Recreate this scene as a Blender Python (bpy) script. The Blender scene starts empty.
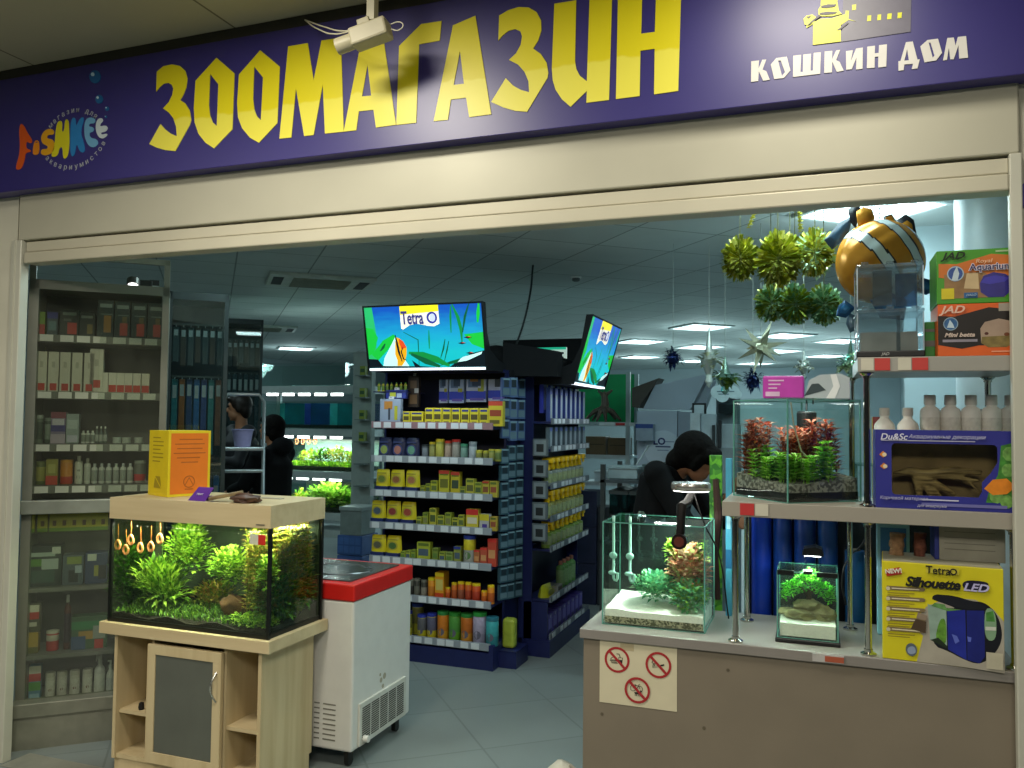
import bpy, bmesh, math, random
from mathutils import Matrix, Vector, Quaternion, noise
rnd = random.Random(7)
S = bpy.context.scene
COL = S.collection
R = math.radians

# ------------------------------------------------------------------ camera
FPX = 830.0
CAM = Vector((0, -3.03, 1.65))
YAW, PITCH, ROLL = R(20.2), R(2.45), R(0.63)
def cam_axes():
    cy, sy, cp, sp = math.cos(YAW), math.sin(YAW), math.cos(PITCH), math.sin(PITCH)
    f = Vector((-sy*cp, cy*cp, sp)); r0 = Vector((cy, sy, 0)); u0 = Vector((sy*sp, -cy*sp, cp))
    c, s = math.cos(ROLL), math.sin(ROLL)
    return (c*r0 + s*u0), (c*u0 - s*r0), f
AX, AY, AF = cam_axes()
def ray(x, y): return AF + (x-512)/FPX*AX + (384-y)/FPX*AY
def on(x, y, n, p):
    n = Vector(n); v = ray(x, y)
    return CAM + v*((Vector(p)-CAM).dot(n)/v.dot(n))
def aty(x, y, Y): return on(x, y, (0, 1, 0), (0, Y, 0))
def atz(x, y, Z): return on(x, y, (0, 0, 1), (0, 0, Z))
def atx(x, y, X): return on(x, y, (1, 0, 0), (X, 0, 0))
cd = bpy.data.cameras.new('camera'); cam = bpy.data.objects.new('camera', cd); COL.objects.link(cam)
cam.matrix_world = Matrix.Translation(CAM) @ Matrix((AX, AY, -AF)).transposed().to_4x4()
cd.sensor_width = 36; cd.lens = FPX*36/1024; cd.clip_start = .05; cd.clip_end = 100
S.camera = cam

# ------------------------------------------------------------------ materials
def lin(h):
    h = h.lstrip('#'); v = [int(h[i:i+2], 16)/255 for i in (0, 2, 4)]
    return tuple(((c+.055)/1.055)**2.4 if c > .04045 else c/12.92 for c in v) + (1,)
MC = {}
def M(hexa, rough=.55, metal=0, em=0, nz=.10, sc=14, spec=.4, trans=0, bump=0):
    key = (hexa, rough, metal, em, nz, sc, spec, trans, bump)
    if key in MC: return MC[key]
    m = bpy.data.materials.new('surface_'+hexa.strip('#')); m.use_nodes = True
    nt = m.node_tree; b = nt.nodes['Principled BSDF']
    c = lin(hexa)
    b.inputs['Base Color'].default_value = c
    if nz:
        tc = nt.nodes.new('ShaderNodeTexCoord'); n = nt.nodes.new('ShaderNodeTexNoise'); n.inputs['Scale'].default_value = sc
        n.inputs['Detail'].default_value = 4
        nt.links.new(tc.outputs['Object'], n.inputs['Vector'])
        r = nt.nodes.new('ShaderNodeValToRGB')
        r.color_ramp.elements[0].position = .3; r.color_ramp.elements[1].position = .7
        r.color_ramp.elements[0].color = tuple(x*(1-nz) for x in c[:3])+(1,)
        r.color_ramp.elements[1].color = tuple(min(1, x*(1+nz)) for x in c[:3])+(1,)
        nt.links.new(n.outputs['Fac'], r.inputs['Fac']); nt.links.new(r.outputs['Color'], b.inputs['Base Color'])
        if bump:
            bp = nt.nodes.new('ShaderNodeBump'); bp.inputs['Strength'].default_value = bump; bp.inputs['Distance'].default_value = .01
            nt.links.new(n.outputs['Fac'], bp.inputs['Height']); nt.links.new(bp.outputs['Normal'], b.inputs['Normal'])
    b.inputs['Roughness'].default_value = rough; b.inputs['Metallic'].default_value = metal
    b.inputs['Specular IOR Level'].default_value = spec
    if em:
        b.inputs['Emission Color'].default_value = c; b.inputs['Emission Strength'].default_value = em
    if trans:
        b.inputs['Transmission Weight'].default_value = 0
        tr = nt.nodes.new('ShaderNodeBsdfTranslucent'); tr.inputs['Color'].default_value = c
        mx = nt.nodes.new('ShaderNodeMixShader'); mx.inputs[0].default_value = trans
        nt.links.new(b.outputs[0], mx.inputs[1]); nt.links.new(tr.outputs[0], mx.inputs[2])
        nt.links.new(mx.outputs[0], nt.nodes['Material Output'].inputs['Surface'])
    MC[key] = m; return m
def glass(hexa='#eefaf6', refl=.06, haze=0, hz='#9aa59f', rough=.02, fres=.35):
    key = ('glass', hexa, refl, haze, hz, rough, fres)
    if key in MC: return MC[key]
    m = bpy.data.materials.new('clear_glass'); m.use_nodes = True; nt = m.node_tree
    for n in list(nt.nodes):
        if n.type != 'OUTPUT_MATERIAL': nt.nodes.remove(n)
    out = nt.nodes['Material Output']
    t = nt.nodes.new('ShaderNodeBsdfTransparent'); t.inputs[0].default_value = lin(hexa)
    g = nt.nodes.new('ShaderNodeBsdfGlossy'); g.inputs['Roughness'].default_value = rough; g.inputs[0].default_value = (1, 1, 1, 1)
    lw = nt.nodes.new('ShaderNodeLayerWeight'); lw.inputs[0].default_value = .12
    ma = nt.nodes.new('ShaderNodeMath'); ma.operation = 'MULTIPLY_ADD'; ma.inputs[1].default_value = fres; ma.inputs[2].default_value = refl
    nt.links.new(lw.outputs['Fresnel'], ma.inputs[0])
    mx = nt.nodes.new('ShaderNodeMixShader'); nt.links.new(ma.outputs[0], mx.inputs[0])
    nt.links.new(t.outputs[0], mx.inputs[1]); nt.links.new(g.outputs[0], mx.inputs[2])
    last = mx
    if haze:
        d = nt.nodes.new('ShaderNodeBsdfDiffuse'); d.inputs[0].default_value = lin(hz)
        nx = nt.nodes.new('ShaderNodeTexNoise'); nx.inputs['Scale'].default_value = 6
        mm = nt.nodes.new('ShaderNodeMath'); mm.operation = 'MULTIPLY'; mm.inputs[1].default_value = haze*2
        nt.links.new(nx.outputs['Fac'], mm.inputs[0])
        m2 = nt.nodes.new('ShaderNodeMixShader'); nt.links.new(mm.outputs[0], m2.inputs[0])
        nt.links.new(mx.outputs[0], m2.inputs[1]); nt.links.new(d.outputs[0], m2.inputs[2]); last = m2
    nt.links.new(last.outputs[0], out.inputs['Surface'])
    MC[key] = m; return m
def tiled(hexa, line, size, mortar, rough, nz=.12, coord='Object', sc=2.2, turn=0, spec=.4, off=0):
    m = bpy.data.materials.new('tiled_surface'); m.use_nodes = True; nt = m.node_tree; b = nt.nodes['Principled BSDF']
    tc = nt.nodes.new('ShaderNodeTexCoord'); mp = nt.nodes.new('ShaderNodeMapping')
    mp.inputs['Rotation'].default_value[2] = -turn
    nt.links.new(tc.outputs[coord], mp.inputs['Vector'])
    br = nt.nodes.new('ShaderNodeTexBrick'); br.offset = off; br.squash = 1
    br.inputs['Scale'].default_value = 1; br.inputs['Brick Width'].default_value = size; br.inputs['Row Height'].default_value = size
    br.inputs['Mortar Size'].default_value = mortar; br.inputs['Mortar Smooth'].default_value = .2
    c = lin(hexa)
    br.inputs['Color1'].default_value = c; br.inputs['Color2'].default_value = tuple(x*.9 for x in c[:3])+(1,)
    br.inputs['Mortar'].default_value = lin(line)
    nt.links.new(mp.outputs[0], br.inputs['Vector'])
    n = nt.nodes.new('ShaderNodeTexNoise'); n.inputs['Scale'].default_value = sc; n.inputs['Detail'].default_value = 6
    nt.links.new(tc.outputs[coord], n.inputs['Vector'])
    mr = nt.nodes.new('ShaderNodeMapRange'); mr.inputs['To Min'].default_value = 1-nz; mr.inputs['To Max'].default_value = 1+nz
    nt.links.new(n.outputs['Fac'], mr.inputs['Value'])
    mu = nt.nodes.new('ShaderNodeVectorMath'); mu.operation = 'MULTIPLY'
    nt.links.new(br.outputs['Color'], mu.inputs[0]); nt.links.new(mr.outputs[0], mu.inputs[1])
    nt.links.new(mu.outputs[0], b.inputs['Base Color']); b.inputs['Roughness'].default_value = rough
    b.inputs['Specular IOR Level'].default_value = spec
    return m
def wood(hexa, dark, scale=3.0, axis='Z', rough=.5):
    key = ('wood', hexa, dark, scale, axis)
    if key in MC: return MC[key]
    m = bpy.data.materials.new('wood_grain'); m.use_nodes = True; nt = m.node_tree; b = nt.nodes['Principled BSDF']
    tc = nt.nodes.new('ShaderNodeTexCoord'); mp = nt.nodes.new('ShaderNodeMapping')
    s = {'X': (1.2, 14, 14), 'Z': (14, 14, 1.2)}[axis]; mp.inputs['Scale'].default_value = tuple(scale*v for v in s)
    n = nt.nodes.new('ShaderNodeTexNoise'); n.inputs['Scale'].default_value = 1; n.inputs['Detail'].default_value = 5
    r = nt.nodes.new('ShaderNodeValToRGB'); r.color_ramp.elements[0].color = lin(dark); r.color_ramp.elements[1].color = lin(hexa)
    r.color_ramp.elements[0].position = .3; r.color_ramp.elements[1].position = .6
    nt.links.new(tc.outputs['Object'], mp.inputs[0]); nt.links.new(mp.outputs[0], n.inputs['Vector'])
    nt.links.new(n.outputs['Fac'], r.inputs[0]); nt.links.new(r.outputs[0], b.inputs['Base Color']); b.inputs['Roughness'].default_value = rough
    MC[key] = m; return m

# ------------------------------------------------------------------ mesh builder
class MB:
    def __init__(s): s.bm = bmesh.new()
    def _set(s, verts, mat, Mx=None):
        if Mx is not None: bmesh.ops.transform(s.bm, matrix=Mx, verts=verts)
        fs = {f for v in verts for f in v.link_faces}
        for f in fs: f.material_index = mat
        return verts
    def box(s, c, d, mat=0, rz=0, bev=0, Mx=None, rot=None):
        r = bmesh.ops.create_cube(s.bm, size=1)['verts']
        T = Matrix.Translation(Vector(c)) @ (rot.to_4x4() if rot else Matrix.Rotation(rz, 4, 'Z')) @ Matrix.Diagonal((d[0], d[1], d[2], 1))
        bmesh.ops.transform(s.bm, matrix=T, verts=r)
        if bev:
            e = list({e for v in r for e in v.link_edges})
            n0 = set(s.bm.faces)
            g = bmesh.ops.bevel(s.bm, geom=e, offset=min(bev, min(d)*.45), segments=2, affect='EDGES', profile=.5)
            r = list({v for f in g['faces'] for v in f.verts} | {v for v in r if v.is_valid})
        s._set(r, mat, Mx); return r
    def bx(s, x0, x1, y0, y1, z0, z1, mat=0, bev=0):
        return s.box(((x0+x1)/2, (y0+y1)/2, (z0+z1)/2), (abs(x1-x0), abs(y1-y0), abs(z1-z0)), mat, 0, bev)
    def poly(s, pts, mat=0):
        f = s.bm.faces.new([s.bm.verts.new(p) for p in pts]); f.material_index = mat; return f
    def prism(s, pts, vec, mat=0):
        vec = Vector(vec); a = [s.bm.verts.new(p) for p in pts]; b = [s.bm.verts.new(Vector(p)+vec) for p in pts]
        fs = [s.bm.faces.new(a), s.bm.faces.new(b[::-1])]
        n = len(a)
        for i in range(n): fs.append(s.bm.faces.new((a[i], b[i], b[(i+1) % n], a[(i+1) % n])))
        for f in fs: f.material_index = mat
        bmesh.ops.recalc_face_normals(s.bm, faces=fs)
    def lathe(s, prof, n=16, c=(0, 0, 0), mat=0, Mx=None, mats=None):
        rings = []
        for (r, z) in prof:
            rings.append([s.bm.verts.new((c[0]+r*math.cos(2*math.pi*k/n), c[1]+r*math.sin(2*math.pi*k/n), c[2]+z)) for k in range(n)])
        for i in range(len(rings)-1):
            for k in range(n):
                f = s.bm.faces.new((rings[i][k], rings[i][(k+1) % n], rings[i+1][(k+1) % n], rings[i+1][k]))
                f.material_index = mats[i] if mats else mat
        for ring, fl in ((rings[0], True), (rings[-1], False)):
            f = s.bm.faces.new(ring[::-1] if fl else ring); f.material_index = (mats[0] if fl else mats[-1]) if mats else mat
        vs = [v for r in rings for v in r]
        if Mx is not None: bmesh.ops.transform(s.bm, matrix=Mx, verts=vs)
        return vs
    def tube(s, pts, rad, n=8, mat=0, cap=True):
        pts = [Vector(p) for p in pts]; rs = rad if isinstance(rad, (list, tuple)) else [rad]*len(pts)
        rings = []; up = None
        for i, p in enumerate(pts):
            t = (pts[min(i+1, len(pts)-1)]-pts[max(i-1, 0)])
            if t.length < 1e-9: t = Vector((0, 0, 1))
            t.normalize()
            if up is None: up = t.orthogonal().normalized()
            a = up-t*up.dot(t)
            a = a.normalized() if a.length > 1e-6 else t.orthogonal().normalized()
            up = a; b = t.cross(a)
            rings.append([s.bm.verts.new(p+rs[i]*(math.cos(2*math.pi*k/n)*a+math.sin(2*math.pi*k/n)*b)) for k in range(n)])
        for i in range(len(rings)-1):
            for k in range(n):
                s.bm.faces.new((rings[i][k], rings[i][(k+1) % n], rings[i+1][(k+1) % n], rings[i+1][k])).material_index = mat
        if cap:
            s.bm.faces.new(rings[0][::-1]).material_index = mat; s.bm.faces.new(rings[-1]).material_index = mat
    def ball(s, c, r, mat=0, u=16, v=10, Mx=None, rot=None):
        if not isinstance(r, (list, tuple)): r = (r, r, r)
        vs = bmesh.ops.create_uvsphere(s.bm, u_segments=u, v_segments=v, radius=1)['verts']
        T = Matrix.Translation(Vector(c)) @ (rot.to_4x4() if rot else Matrix()) @ Matrix.Diagonal((r[0], r[1], r[2], 1))
        bmesh.ops.transform(s.bm, matrix=T, verts=vs); s._set(vs, mat, Mx); return vs
    def build(s, name, mats, parent=None, smooth=False, loc=None, rz=0):
        me = bpy.data.meshes.new(name); s.bm.to_mesh(me); s.bm.free()
        for m in (mats if isinstance(mats, (list, tuple)) else [mats]): me.materials.append(m)
        if smooth:
            me.shade_smooth(); me.set_sharp_from_angle(angle=R(40))
        return link(name, me, parent, loc, rz)
def link(name, me, parent=None, loc=None, rz=0):
    o = bpy.data.objects.new(name, me); COL.objects.link(o)
    if parent: o.parent = parent
    if loc is not None: o.location = loc
    if rz: o.rotation_euler.z = rz
    return o
def tag(o, label, cat, group=None, kind=None):
    o['label'] = label; o['category'] = cat
    if group: o['group'] = group
    if kind: o['kind'] = kind
    return o
def thing(name, label, cat, loc=(0, 0, 0), rz=0, group=None):
    o = bpy.data.objects.new(name, None); COL.objects.link(o); o.location = loc; o.rotation_euler = (0, 0, rz)
    o.empty_display_size = .05
    return tag(o, label, cat, group)
def struct(o): o['kind'] = 'structure'; return o
KIDS = {}
def kids(o): return [c for c in bpy.data.objects if c.parent == o]
def dup(root, loc, label, rz=None, group=None, ks=None):
    r = root.copy(); COL.objects.link(r); r.location = loc; r['label'] = label
    if rz is not None: r.rotation_euler.z = rz
    if group: r['group'] = group
    for ch in (ks if ks is not None else kids(root)):
        c = ch.copy(); COL.objects.link(c); c.parent = r
    return r

RX90 = Matrix.Rotation(R(90), 4, 'X')
def shape2d(loops, depth=.002):
    """flat outline (with holes) in XY, extruded by depth -> mesh"""
    cu = bpy.data.curves.new('outline', 'CURVE'); cu.dimensions = '2D'; cu.fill_mode = 'BOTH'; cu.extrude = depth
    for lp in loops:
        sp = cu.splines.new('POLY'); sp.points.add(len(lp)-1); sp.use_cyclic_u = True
        for p, q in zip(sp.points, lp): p.co = (q[0], q[1], 0, 1)
    o = bpy.data.objects.new('outline', cu)
    me = bpy.data.meshes.new_from_object(o); bpy.data.objects.remove(o); bpy.data.curves.remove(cu)
    return me
def text_mesh(body, size, depth=.0008, align='CENTER', shear=0, bold=0, space=1.0):
    cu = bpy.data.curves.new('writing', 'FONT'); cu.body = body; cu.size = size; cu.extrude = depth; cu.align_x = align; cu.align_y = 'CENTER'
    cu.shear = shear; cu.offset = bold; cu.resolution_u = 3; cu.space_character = space
    o = bpy.data.objects.new('writing', cu)
    me = bpy.data.meshes.new_from_object(o); bpy.data.objects.remove(o); bpy.data.curves.remove(cu)
    return me
def text(body, size, mat, parent, loc, name='lettering', rot=None, sx=1, **k):
    me = text_mesh(body, size, **k); me.materials.clear(); me.materials.append(mat)
    me.transform(Matrix.Translation(Vector(loc)) @ (rot if rot is not None else RX90) @ Matrix.Diagonal((sx, 1, 1, 1)))
    return link(name, me, parent)
class Art:
    """flat print: polygons (u,v) at stacked hair-thin layers on a front facing -Y (or any frame matrix)"""
    def __init__(s, frame): s.mb = MB(); s.f = frame; s.k = 0; s.mats = []
    def mi(s, m):
        if m not in s.mats: s.mats.append(m)
        return s.mats.index(m)
    def p(s, pts, m, step=True):
        if step: s.k += 1
        s.mb.poly([s.f @ Vector((u, -.00012*s.k, v)) for u, v in pts], s.mi(m)); return s
    def r(s, u0, v0, u1, v1, m, step=True): return s.p([(u0, v0), (u1, v0), (u1, v1), (u0, v1)], m, step)
    def c(s, u, v, ru, rv, m, n=20, a=0):
        ca, sa = math.cos(a), math.sin(a)
        return s.p([(u+ru*math.cos(2*math.pi*k/n)*ca-rv*math.sin(2*math.pi*k/n)*sa, v+ru*math.cos(2*math.pi*k/n)*sa+rv*math.sin(2*math.pi*k/n)*ca) for k in range(n)], m)
    def ring(s, u, v, ro, ri, m, n=28):
        s.k += 1
        for k in range(n):
            a, b = 2*math.pi*k/n, 2*math.pi*(k+1)/n
            s.p([(u+ri*math.cos(a), v+ri*math.sin(a)), (u+ro*math.cos(a), v+ro*math.sin(a)), (u+ro*math.cos(b), v+ro*math.sin(b)), (u+ri*math.cos(b), v+ri*math.sin(b))], m, False)
        return s
    def line(s, pts, w, m):
        s.k += 1
        for (a, b), (c, d) in zip(pts[:-1], pts[1:]):
            L = math.hypot(c-a, d-b) or 1; nx, ny = -(d-b)/L*w/2, (c-a)/L*w/2
            s.p([(a-nx, b-ny), (c-nx, d-ny), (c+nx, d+ny), (a+nx, b+ny)], m, False)
        return s
    def blade(s, pts, w, m):
        n = len(pts); L, Rr = [], []
        for i, (u, v) in enumerate(pts):
            a = pts[max(i-1, 0)]; b = pts[min(i+1, n-1)]; l = math.hypot(b[0]-a[0], b[1]-a[1]) or 1
            k = w*math.sin(math.pi*(i+.4)/(n-.2))/2
            L.append((u-(b[1]-a[1])/l*k, v+(b[0]-a[0])/l*k)); Rr.append((u+(b[1]-a[1])/l*k, v-(b[0]-a[0])/l*k))
        return s.p(L+Rr[::-1], m)
    def sm(s, pts, m):
        for _ in range(2):
            o = []
            for i in range(len(pts)):
                a, b = pts[i], pts[(i+1) % len(pts)]; o += [(a[0]*.75+b[0]*.25, a[1]*.75+b[1]*.25), (a[0]*.25+b[0]*.75, a[1]*.25+b[1]*.75)]
            pts = o
        return s.p(pts, m)
    def build(s, name, parent):
        return s.mb.build(name, s.mats, parent)
def frame(loc, rz=0): return Matrix.Translation(Vector(loc)) @ Matrix.Rotation(rz, 4, 'Z')

# ------------------------------------------------------------------ foliage
def leaf(mb, p, d, L, W, mat, bend=.35):
    d = d.normalized(); sd = d.cross(Vector((0, 0, 1)))
    sd = sd.normalized() if sd.length > .05 else Vector((1, 0, 0))
    up = sd.cross(d)
    m = p+d*L*.5+up*L*.06; e = p+d*L+Vector((0, 0, -1))*L*bend*.5
    a = mb.bm.verts.new(p); b = mb.bm.verts.new(m+sd*W/2); c = mb.bm.verts.new(e); f = mb.bm.verts.new(m-sd*W/2); g = mb.bm.verts.new(m-up*W*.12)
    for t in ((a, b, g), (b, c, g), (c, f, g), (f, a, g)): mb.bm.faces.new(t).material_index = mat
def bush(mb, c, rad, n, L, W, nm, rg, up=.5, shell=.35):
    c = Vector(c)
    for _ in range(n):
        v = Vector((rg.gauss(0, 1), rg.gauss(0, 1), rg.gauss(0, 1))).normalized()*(shell+(1-shell)*rg.random())
        p = c+Vector((v.x*rad[0], v.y*rad[1], v.z*rad[2]))
        d = Vector((v.x, v.y, v.z*.6+up))+Vector((rg.uniform(-.4, .4), rg.uniform(-.4, .4), rg.uniform(-.3, .3)))
        k = rg.uniform(.7, 1.25)
        leaf(mb, p, d, L*k, W*k, rg.randrange(nm))
def stems(mb, c, rad, h, n, L, W, nm, rg, whorl=9, stem=None):
    for _ in range(n):
        a = rg.uniform(0, 6.283); q = math.sqrt(rg.random()); x = c[0]+rad[0]*q*math.cos(a); y = c[1]+rad[1]*q*math.sin(a)
        hh = h*rg.uniform(.65, 1.05); lx, ly = rg.uniform(-.08, .08)*hh, rg.uniform(-.08, .08)*hh
        pts = [(x+lx*t*t, y+ly*t*t, c[2]+hh*t) for t in (0, .33, .66, 1)]
        mb.tube(pts, .0015, 4, 0 if stem is None else stem)
        for k in range(whorl):
            t = .15+.85*k/(whorl-1); p = Vector((x+lx*t*t, y+ly*t*t, c[2]+hh*t)); a0 = rg.uniform(0, 6.28)
            for j in range(4):
                b = a0+j*1.571; mt = rg.randrange(nm)
                leaf(mb, p, Vector((math.cos(b), math.sin(b), .55)), L*rg.uniform(.7, 1.1), W, mt)
ORD = ['first', 'second', 'third', 'fourth', 'fifth', 'sixth', 'seventh', 'eighth', 'ninth', 'tenth', 'eleventh', 'twelfth', 'thirteenth', 'fourteenth', 'fifteenth']
# ------------------------------------------------------------------ the setting
def slab(name, x0, x1, y0, y1, z0, z1, m):
    mb = MB(); mb.bx(x0, x1, y0, y1, z0, z1); return struct(mb.build(name, m))
FLOORM = tiled('#777f7d', '#656c6a', .6, .006, .38, .2, sc=1.7, turn=R(40))
SHOP = R(40)   # the shop's own grid is turned against the entrance
CEILM = tiled('#cfd8d7', '#8d9896', .6, .007, .85, .10, sc=3, turn=SHOP)
slab('floor', -12, 5, -7, 18, -.14, -.04, FLOORM)
slab('ceiling', -12, 5, .14, 18, 2.9, 3.0, CEILM)
slab('ceiling_hall', -12, 5, -7, .0, 3.36, 3.46, tiled('#b0aa92', '#6a6652', 1.2, .006, .8, .1))
WALLM = M('#c9c6b4', .7, nz=.05, sc=5)
slab('wall_front_left', -7, -3.765, -.01, .03, 0, 3.36, WALLM)
slab('wall_front_right', .612, 4, -.01, .05, 0, 3.36, WALLM)
slab('wall_front_top', -3.775, .612, .02, .14, 2.42, 3.36, WALLM)
slab('wall_back', -12, 5, 16.9, 17.05, 0, 2.9, M('#a3b2b8', .8, nz=.06, sc=2))
slab('wall_left', -11.1, -11, .14, 16.9, 0, 2.9, M('#8e9a9c', .8, nz=.06, sc=2))
slab('wall_right', 1.7, 1.8, .14, 16.9, 0, 2.9, M('#9fb0b6', .8, nz=.06, sc=2))
slab('wall_partition', .52, 1.7, 2.75, 2.85, 0, 2.9, M('#a8b8bd', .8, nz=.06, sc=2))
mb = MB(); mb.lathe([(.19, 0), (.19, 2.9)], 40, (.86, 1.75, 0))
o = mb.build('trim_1', M('#c3d0d6', .35, nz=.04, spec=.6), smooth=True); struct(o); o['label'] = 'pale round column behind the shelving'
# threshold strip at the shutter line
slab('trim_2', -3.69, .577, -.06, .1, -.0395, -.036, M('#a7a79c', .4, .6))

# ------------------------------------------------------------------ roller shutter
SH = '#b9b6a3'
t = thing('roller_shutter', 'cream roller shutter rolled up above the shop entrance', 'shutter', (-1.556, 0, 0))
mb = MB(); mb.bx(-2.182, 2.165, -.03, .13, 2.515, 2.80, bev=.006); mb.build('housing', M(SH, .45, .15, nz=.04, sc=3), t)
mb = MB(); mb.bx(-2.134, 2.134, -.022, .05, 2.455, 2.505, bev=.004); mb.bx(-2.134, 2.134, -.034, .05, 2.397, 2.452, bev=.006)
mb.build('bottom_bar', M('#c2bda8', .42, .15, nz=.04, sc=3), t)
for sx, x0, x1 in ((-1, -2.22, -2.150), (1, 2.134, 2.170)):
    mb = MB()
    mb.bx(x0, x1, -.036, .012 if sx < 0 else .0, 0, 2.515, bev=.004)
    if sx < 0: mb.bx(x0+.02, x0+.032, -.041, -.034, 0, 2.515)
    mb.build('guide_rail', M('#c4c3b4', .42, .15, nz=.04, sc=4), t)

# ------------------------------------------------------------------ fascia sign
SY = -.1
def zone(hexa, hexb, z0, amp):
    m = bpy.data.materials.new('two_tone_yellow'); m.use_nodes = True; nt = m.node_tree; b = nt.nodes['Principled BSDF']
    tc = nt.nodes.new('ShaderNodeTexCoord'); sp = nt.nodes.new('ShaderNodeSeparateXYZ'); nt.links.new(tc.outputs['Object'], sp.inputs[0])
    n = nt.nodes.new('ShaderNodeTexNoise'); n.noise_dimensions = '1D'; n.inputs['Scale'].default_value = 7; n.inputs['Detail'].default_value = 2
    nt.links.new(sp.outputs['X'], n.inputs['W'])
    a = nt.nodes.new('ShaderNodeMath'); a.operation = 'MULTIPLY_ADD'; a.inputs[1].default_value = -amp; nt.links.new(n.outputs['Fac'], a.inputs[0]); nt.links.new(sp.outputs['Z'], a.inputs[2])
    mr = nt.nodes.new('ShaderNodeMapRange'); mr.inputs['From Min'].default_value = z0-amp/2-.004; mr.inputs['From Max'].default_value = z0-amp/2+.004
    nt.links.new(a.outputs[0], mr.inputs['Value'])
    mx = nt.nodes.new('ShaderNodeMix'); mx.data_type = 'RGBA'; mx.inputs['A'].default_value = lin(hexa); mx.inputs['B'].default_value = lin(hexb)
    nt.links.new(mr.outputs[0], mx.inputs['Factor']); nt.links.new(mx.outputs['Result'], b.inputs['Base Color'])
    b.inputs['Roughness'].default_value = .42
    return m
t = thing('shop_sign', 'long purple shop sign with big yellow lettering over the entrance', 'sign', (0, 0, 0))
mb = MB(); mb.bx(-4.5, 1.4, SY, -.012, 2.742, 3.31, bev=.003); mb.build('panel', M('#281f70', .40, nz=.05, sc=2, spec=.8), t)
mb = MB(); mb.bx(-4.5, 1.4, -.095, -.02, 3.31, 3.358); mb.build('gap_strip', M('#33322b', .6), t)  # dark strip stands for the shaded gap under the hall ceiling
def mp(org, sc, pts):
    out = []
    for x, y in pts:
        v = aty(org[0]+x/sc, org[1]+y/sc, SY-.002); out.append((v.x, v.z))
    return out
def chaikin(l, n=2):
    for _ in range(n):
        o = []
        for i in range(len(l)):
            a, b = l[i], l[(i+1) % len(l)]; o += [(a[0]*.75+b[0]*.25, a[1]*.75+b[1]*.25), (a[0]*.25+b[0]*.75, a[1]*.25+b[1]*.75)]
        l = o
    return l
def sign_part(name, org, sc, loops, m, d=.0015, lay=0):
    me = shape2d([mp(org, sc, l) for l in loops], d)
    me.materials.clear(); me.materials.append(m)
    me.transform(Matrix.Translation((0, SY-.0016-.0012*lay, 0)) @ RX90)
    return link(name, me, t)
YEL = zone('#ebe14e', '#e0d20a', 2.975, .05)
A_ = ((140, 30), 6.4); B_ = ((270, 10), 5.4875); C_ = ((390, 0), 5.906); D_ = ((540, 0), 6.4)
LET = [
 (A_, [[(108,268),(150,232),(205,220),(255,230),(290,262),(304,310),(297,365),(280,410),(258,448),(290,470),(318,515),(328,575),(320,605),(228,775),(160,768),(105,752),(60,730),(132,602),(160,635),(195,662),(236,680),(232,620),(214,565),(185,528),(148,502),(185,462),(207,415),(214,375),(203,350),(180,338),(150,345),(125,368),(104,395)]]),
 (A_, [[(490,178),(605,278),(592,635),(475,758),(420,722),(375,665),(350,590),(345,500),(356,325)], [(450,282),(441,480),(448,545),(465,590),(492,615),(502,348)]]),
 (A_, [[(770,130),(895,235),(880,595),(762,722),(705,690),(655,630),(628,560),(622,470),(634,285)], [(732,235),(724,440),(732,510),(748,552),(774,578),(788,305)]]),
 (B_, [[(100,200),(208,182),(240,385),(283,168),(390,152),(405,668),(302,678),(290,410),(240,686),(188,692),(143,430),(118,700),(52,706)]]),
 (B_, [[(497,190),(545,150),(622,150),(692,630),(582,645),(568,548),(488,556),(474,660),(405,668)], [(536,300),(505,475),(556,470)]]),
 (C_, [[(185,142),(305,124),(294,240),(172,262),(155,725),(38,738),(54,272)]]),
 (C_, [[(372,150),(505,93),(598,675),(468,692),(450,577),(360,588),(342,708),(258,716)], [(414,300),(376,502),(437,495)]]),
 (C_, [[(645,92),(700,60),(760,42),(820,45),(866,72),(892,120),(894,180),(875,240),(845,287),(890,318),(925,370),(935,430),(930,460),(810,660),(740,655),(670,635),(598,602),(684,462),(730,508),(775,532),(822,545),(818,480),(795,425),(755,380),(703,354),(745,315),(772,265),(780,215),(770,185),(740,172),(700,182),(665,210),(640,240)]]),
 (D_, [[(92,24),(232,2),(224,390),(232,440),(255,485),(300,520),(318,-22),(462,-44),(442,640),(297,658),(300,582),(196,684),(140,635),(100,575),(82,515),(76,440)]]),
 (D_, [[(500,-52),(655,-76),(648,216),(735,205),(745,-88),(905,-112),(885,582),(730,604),(734,312),(643,325),(638,615),(486,634)]]),
]
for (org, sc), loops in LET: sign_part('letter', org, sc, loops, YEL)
WHT = M('#d9d6cf', .35, nz=.04)
E_ = ((740, 30), 8.533); F_ = ((860, 20), 8.533)
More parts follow.
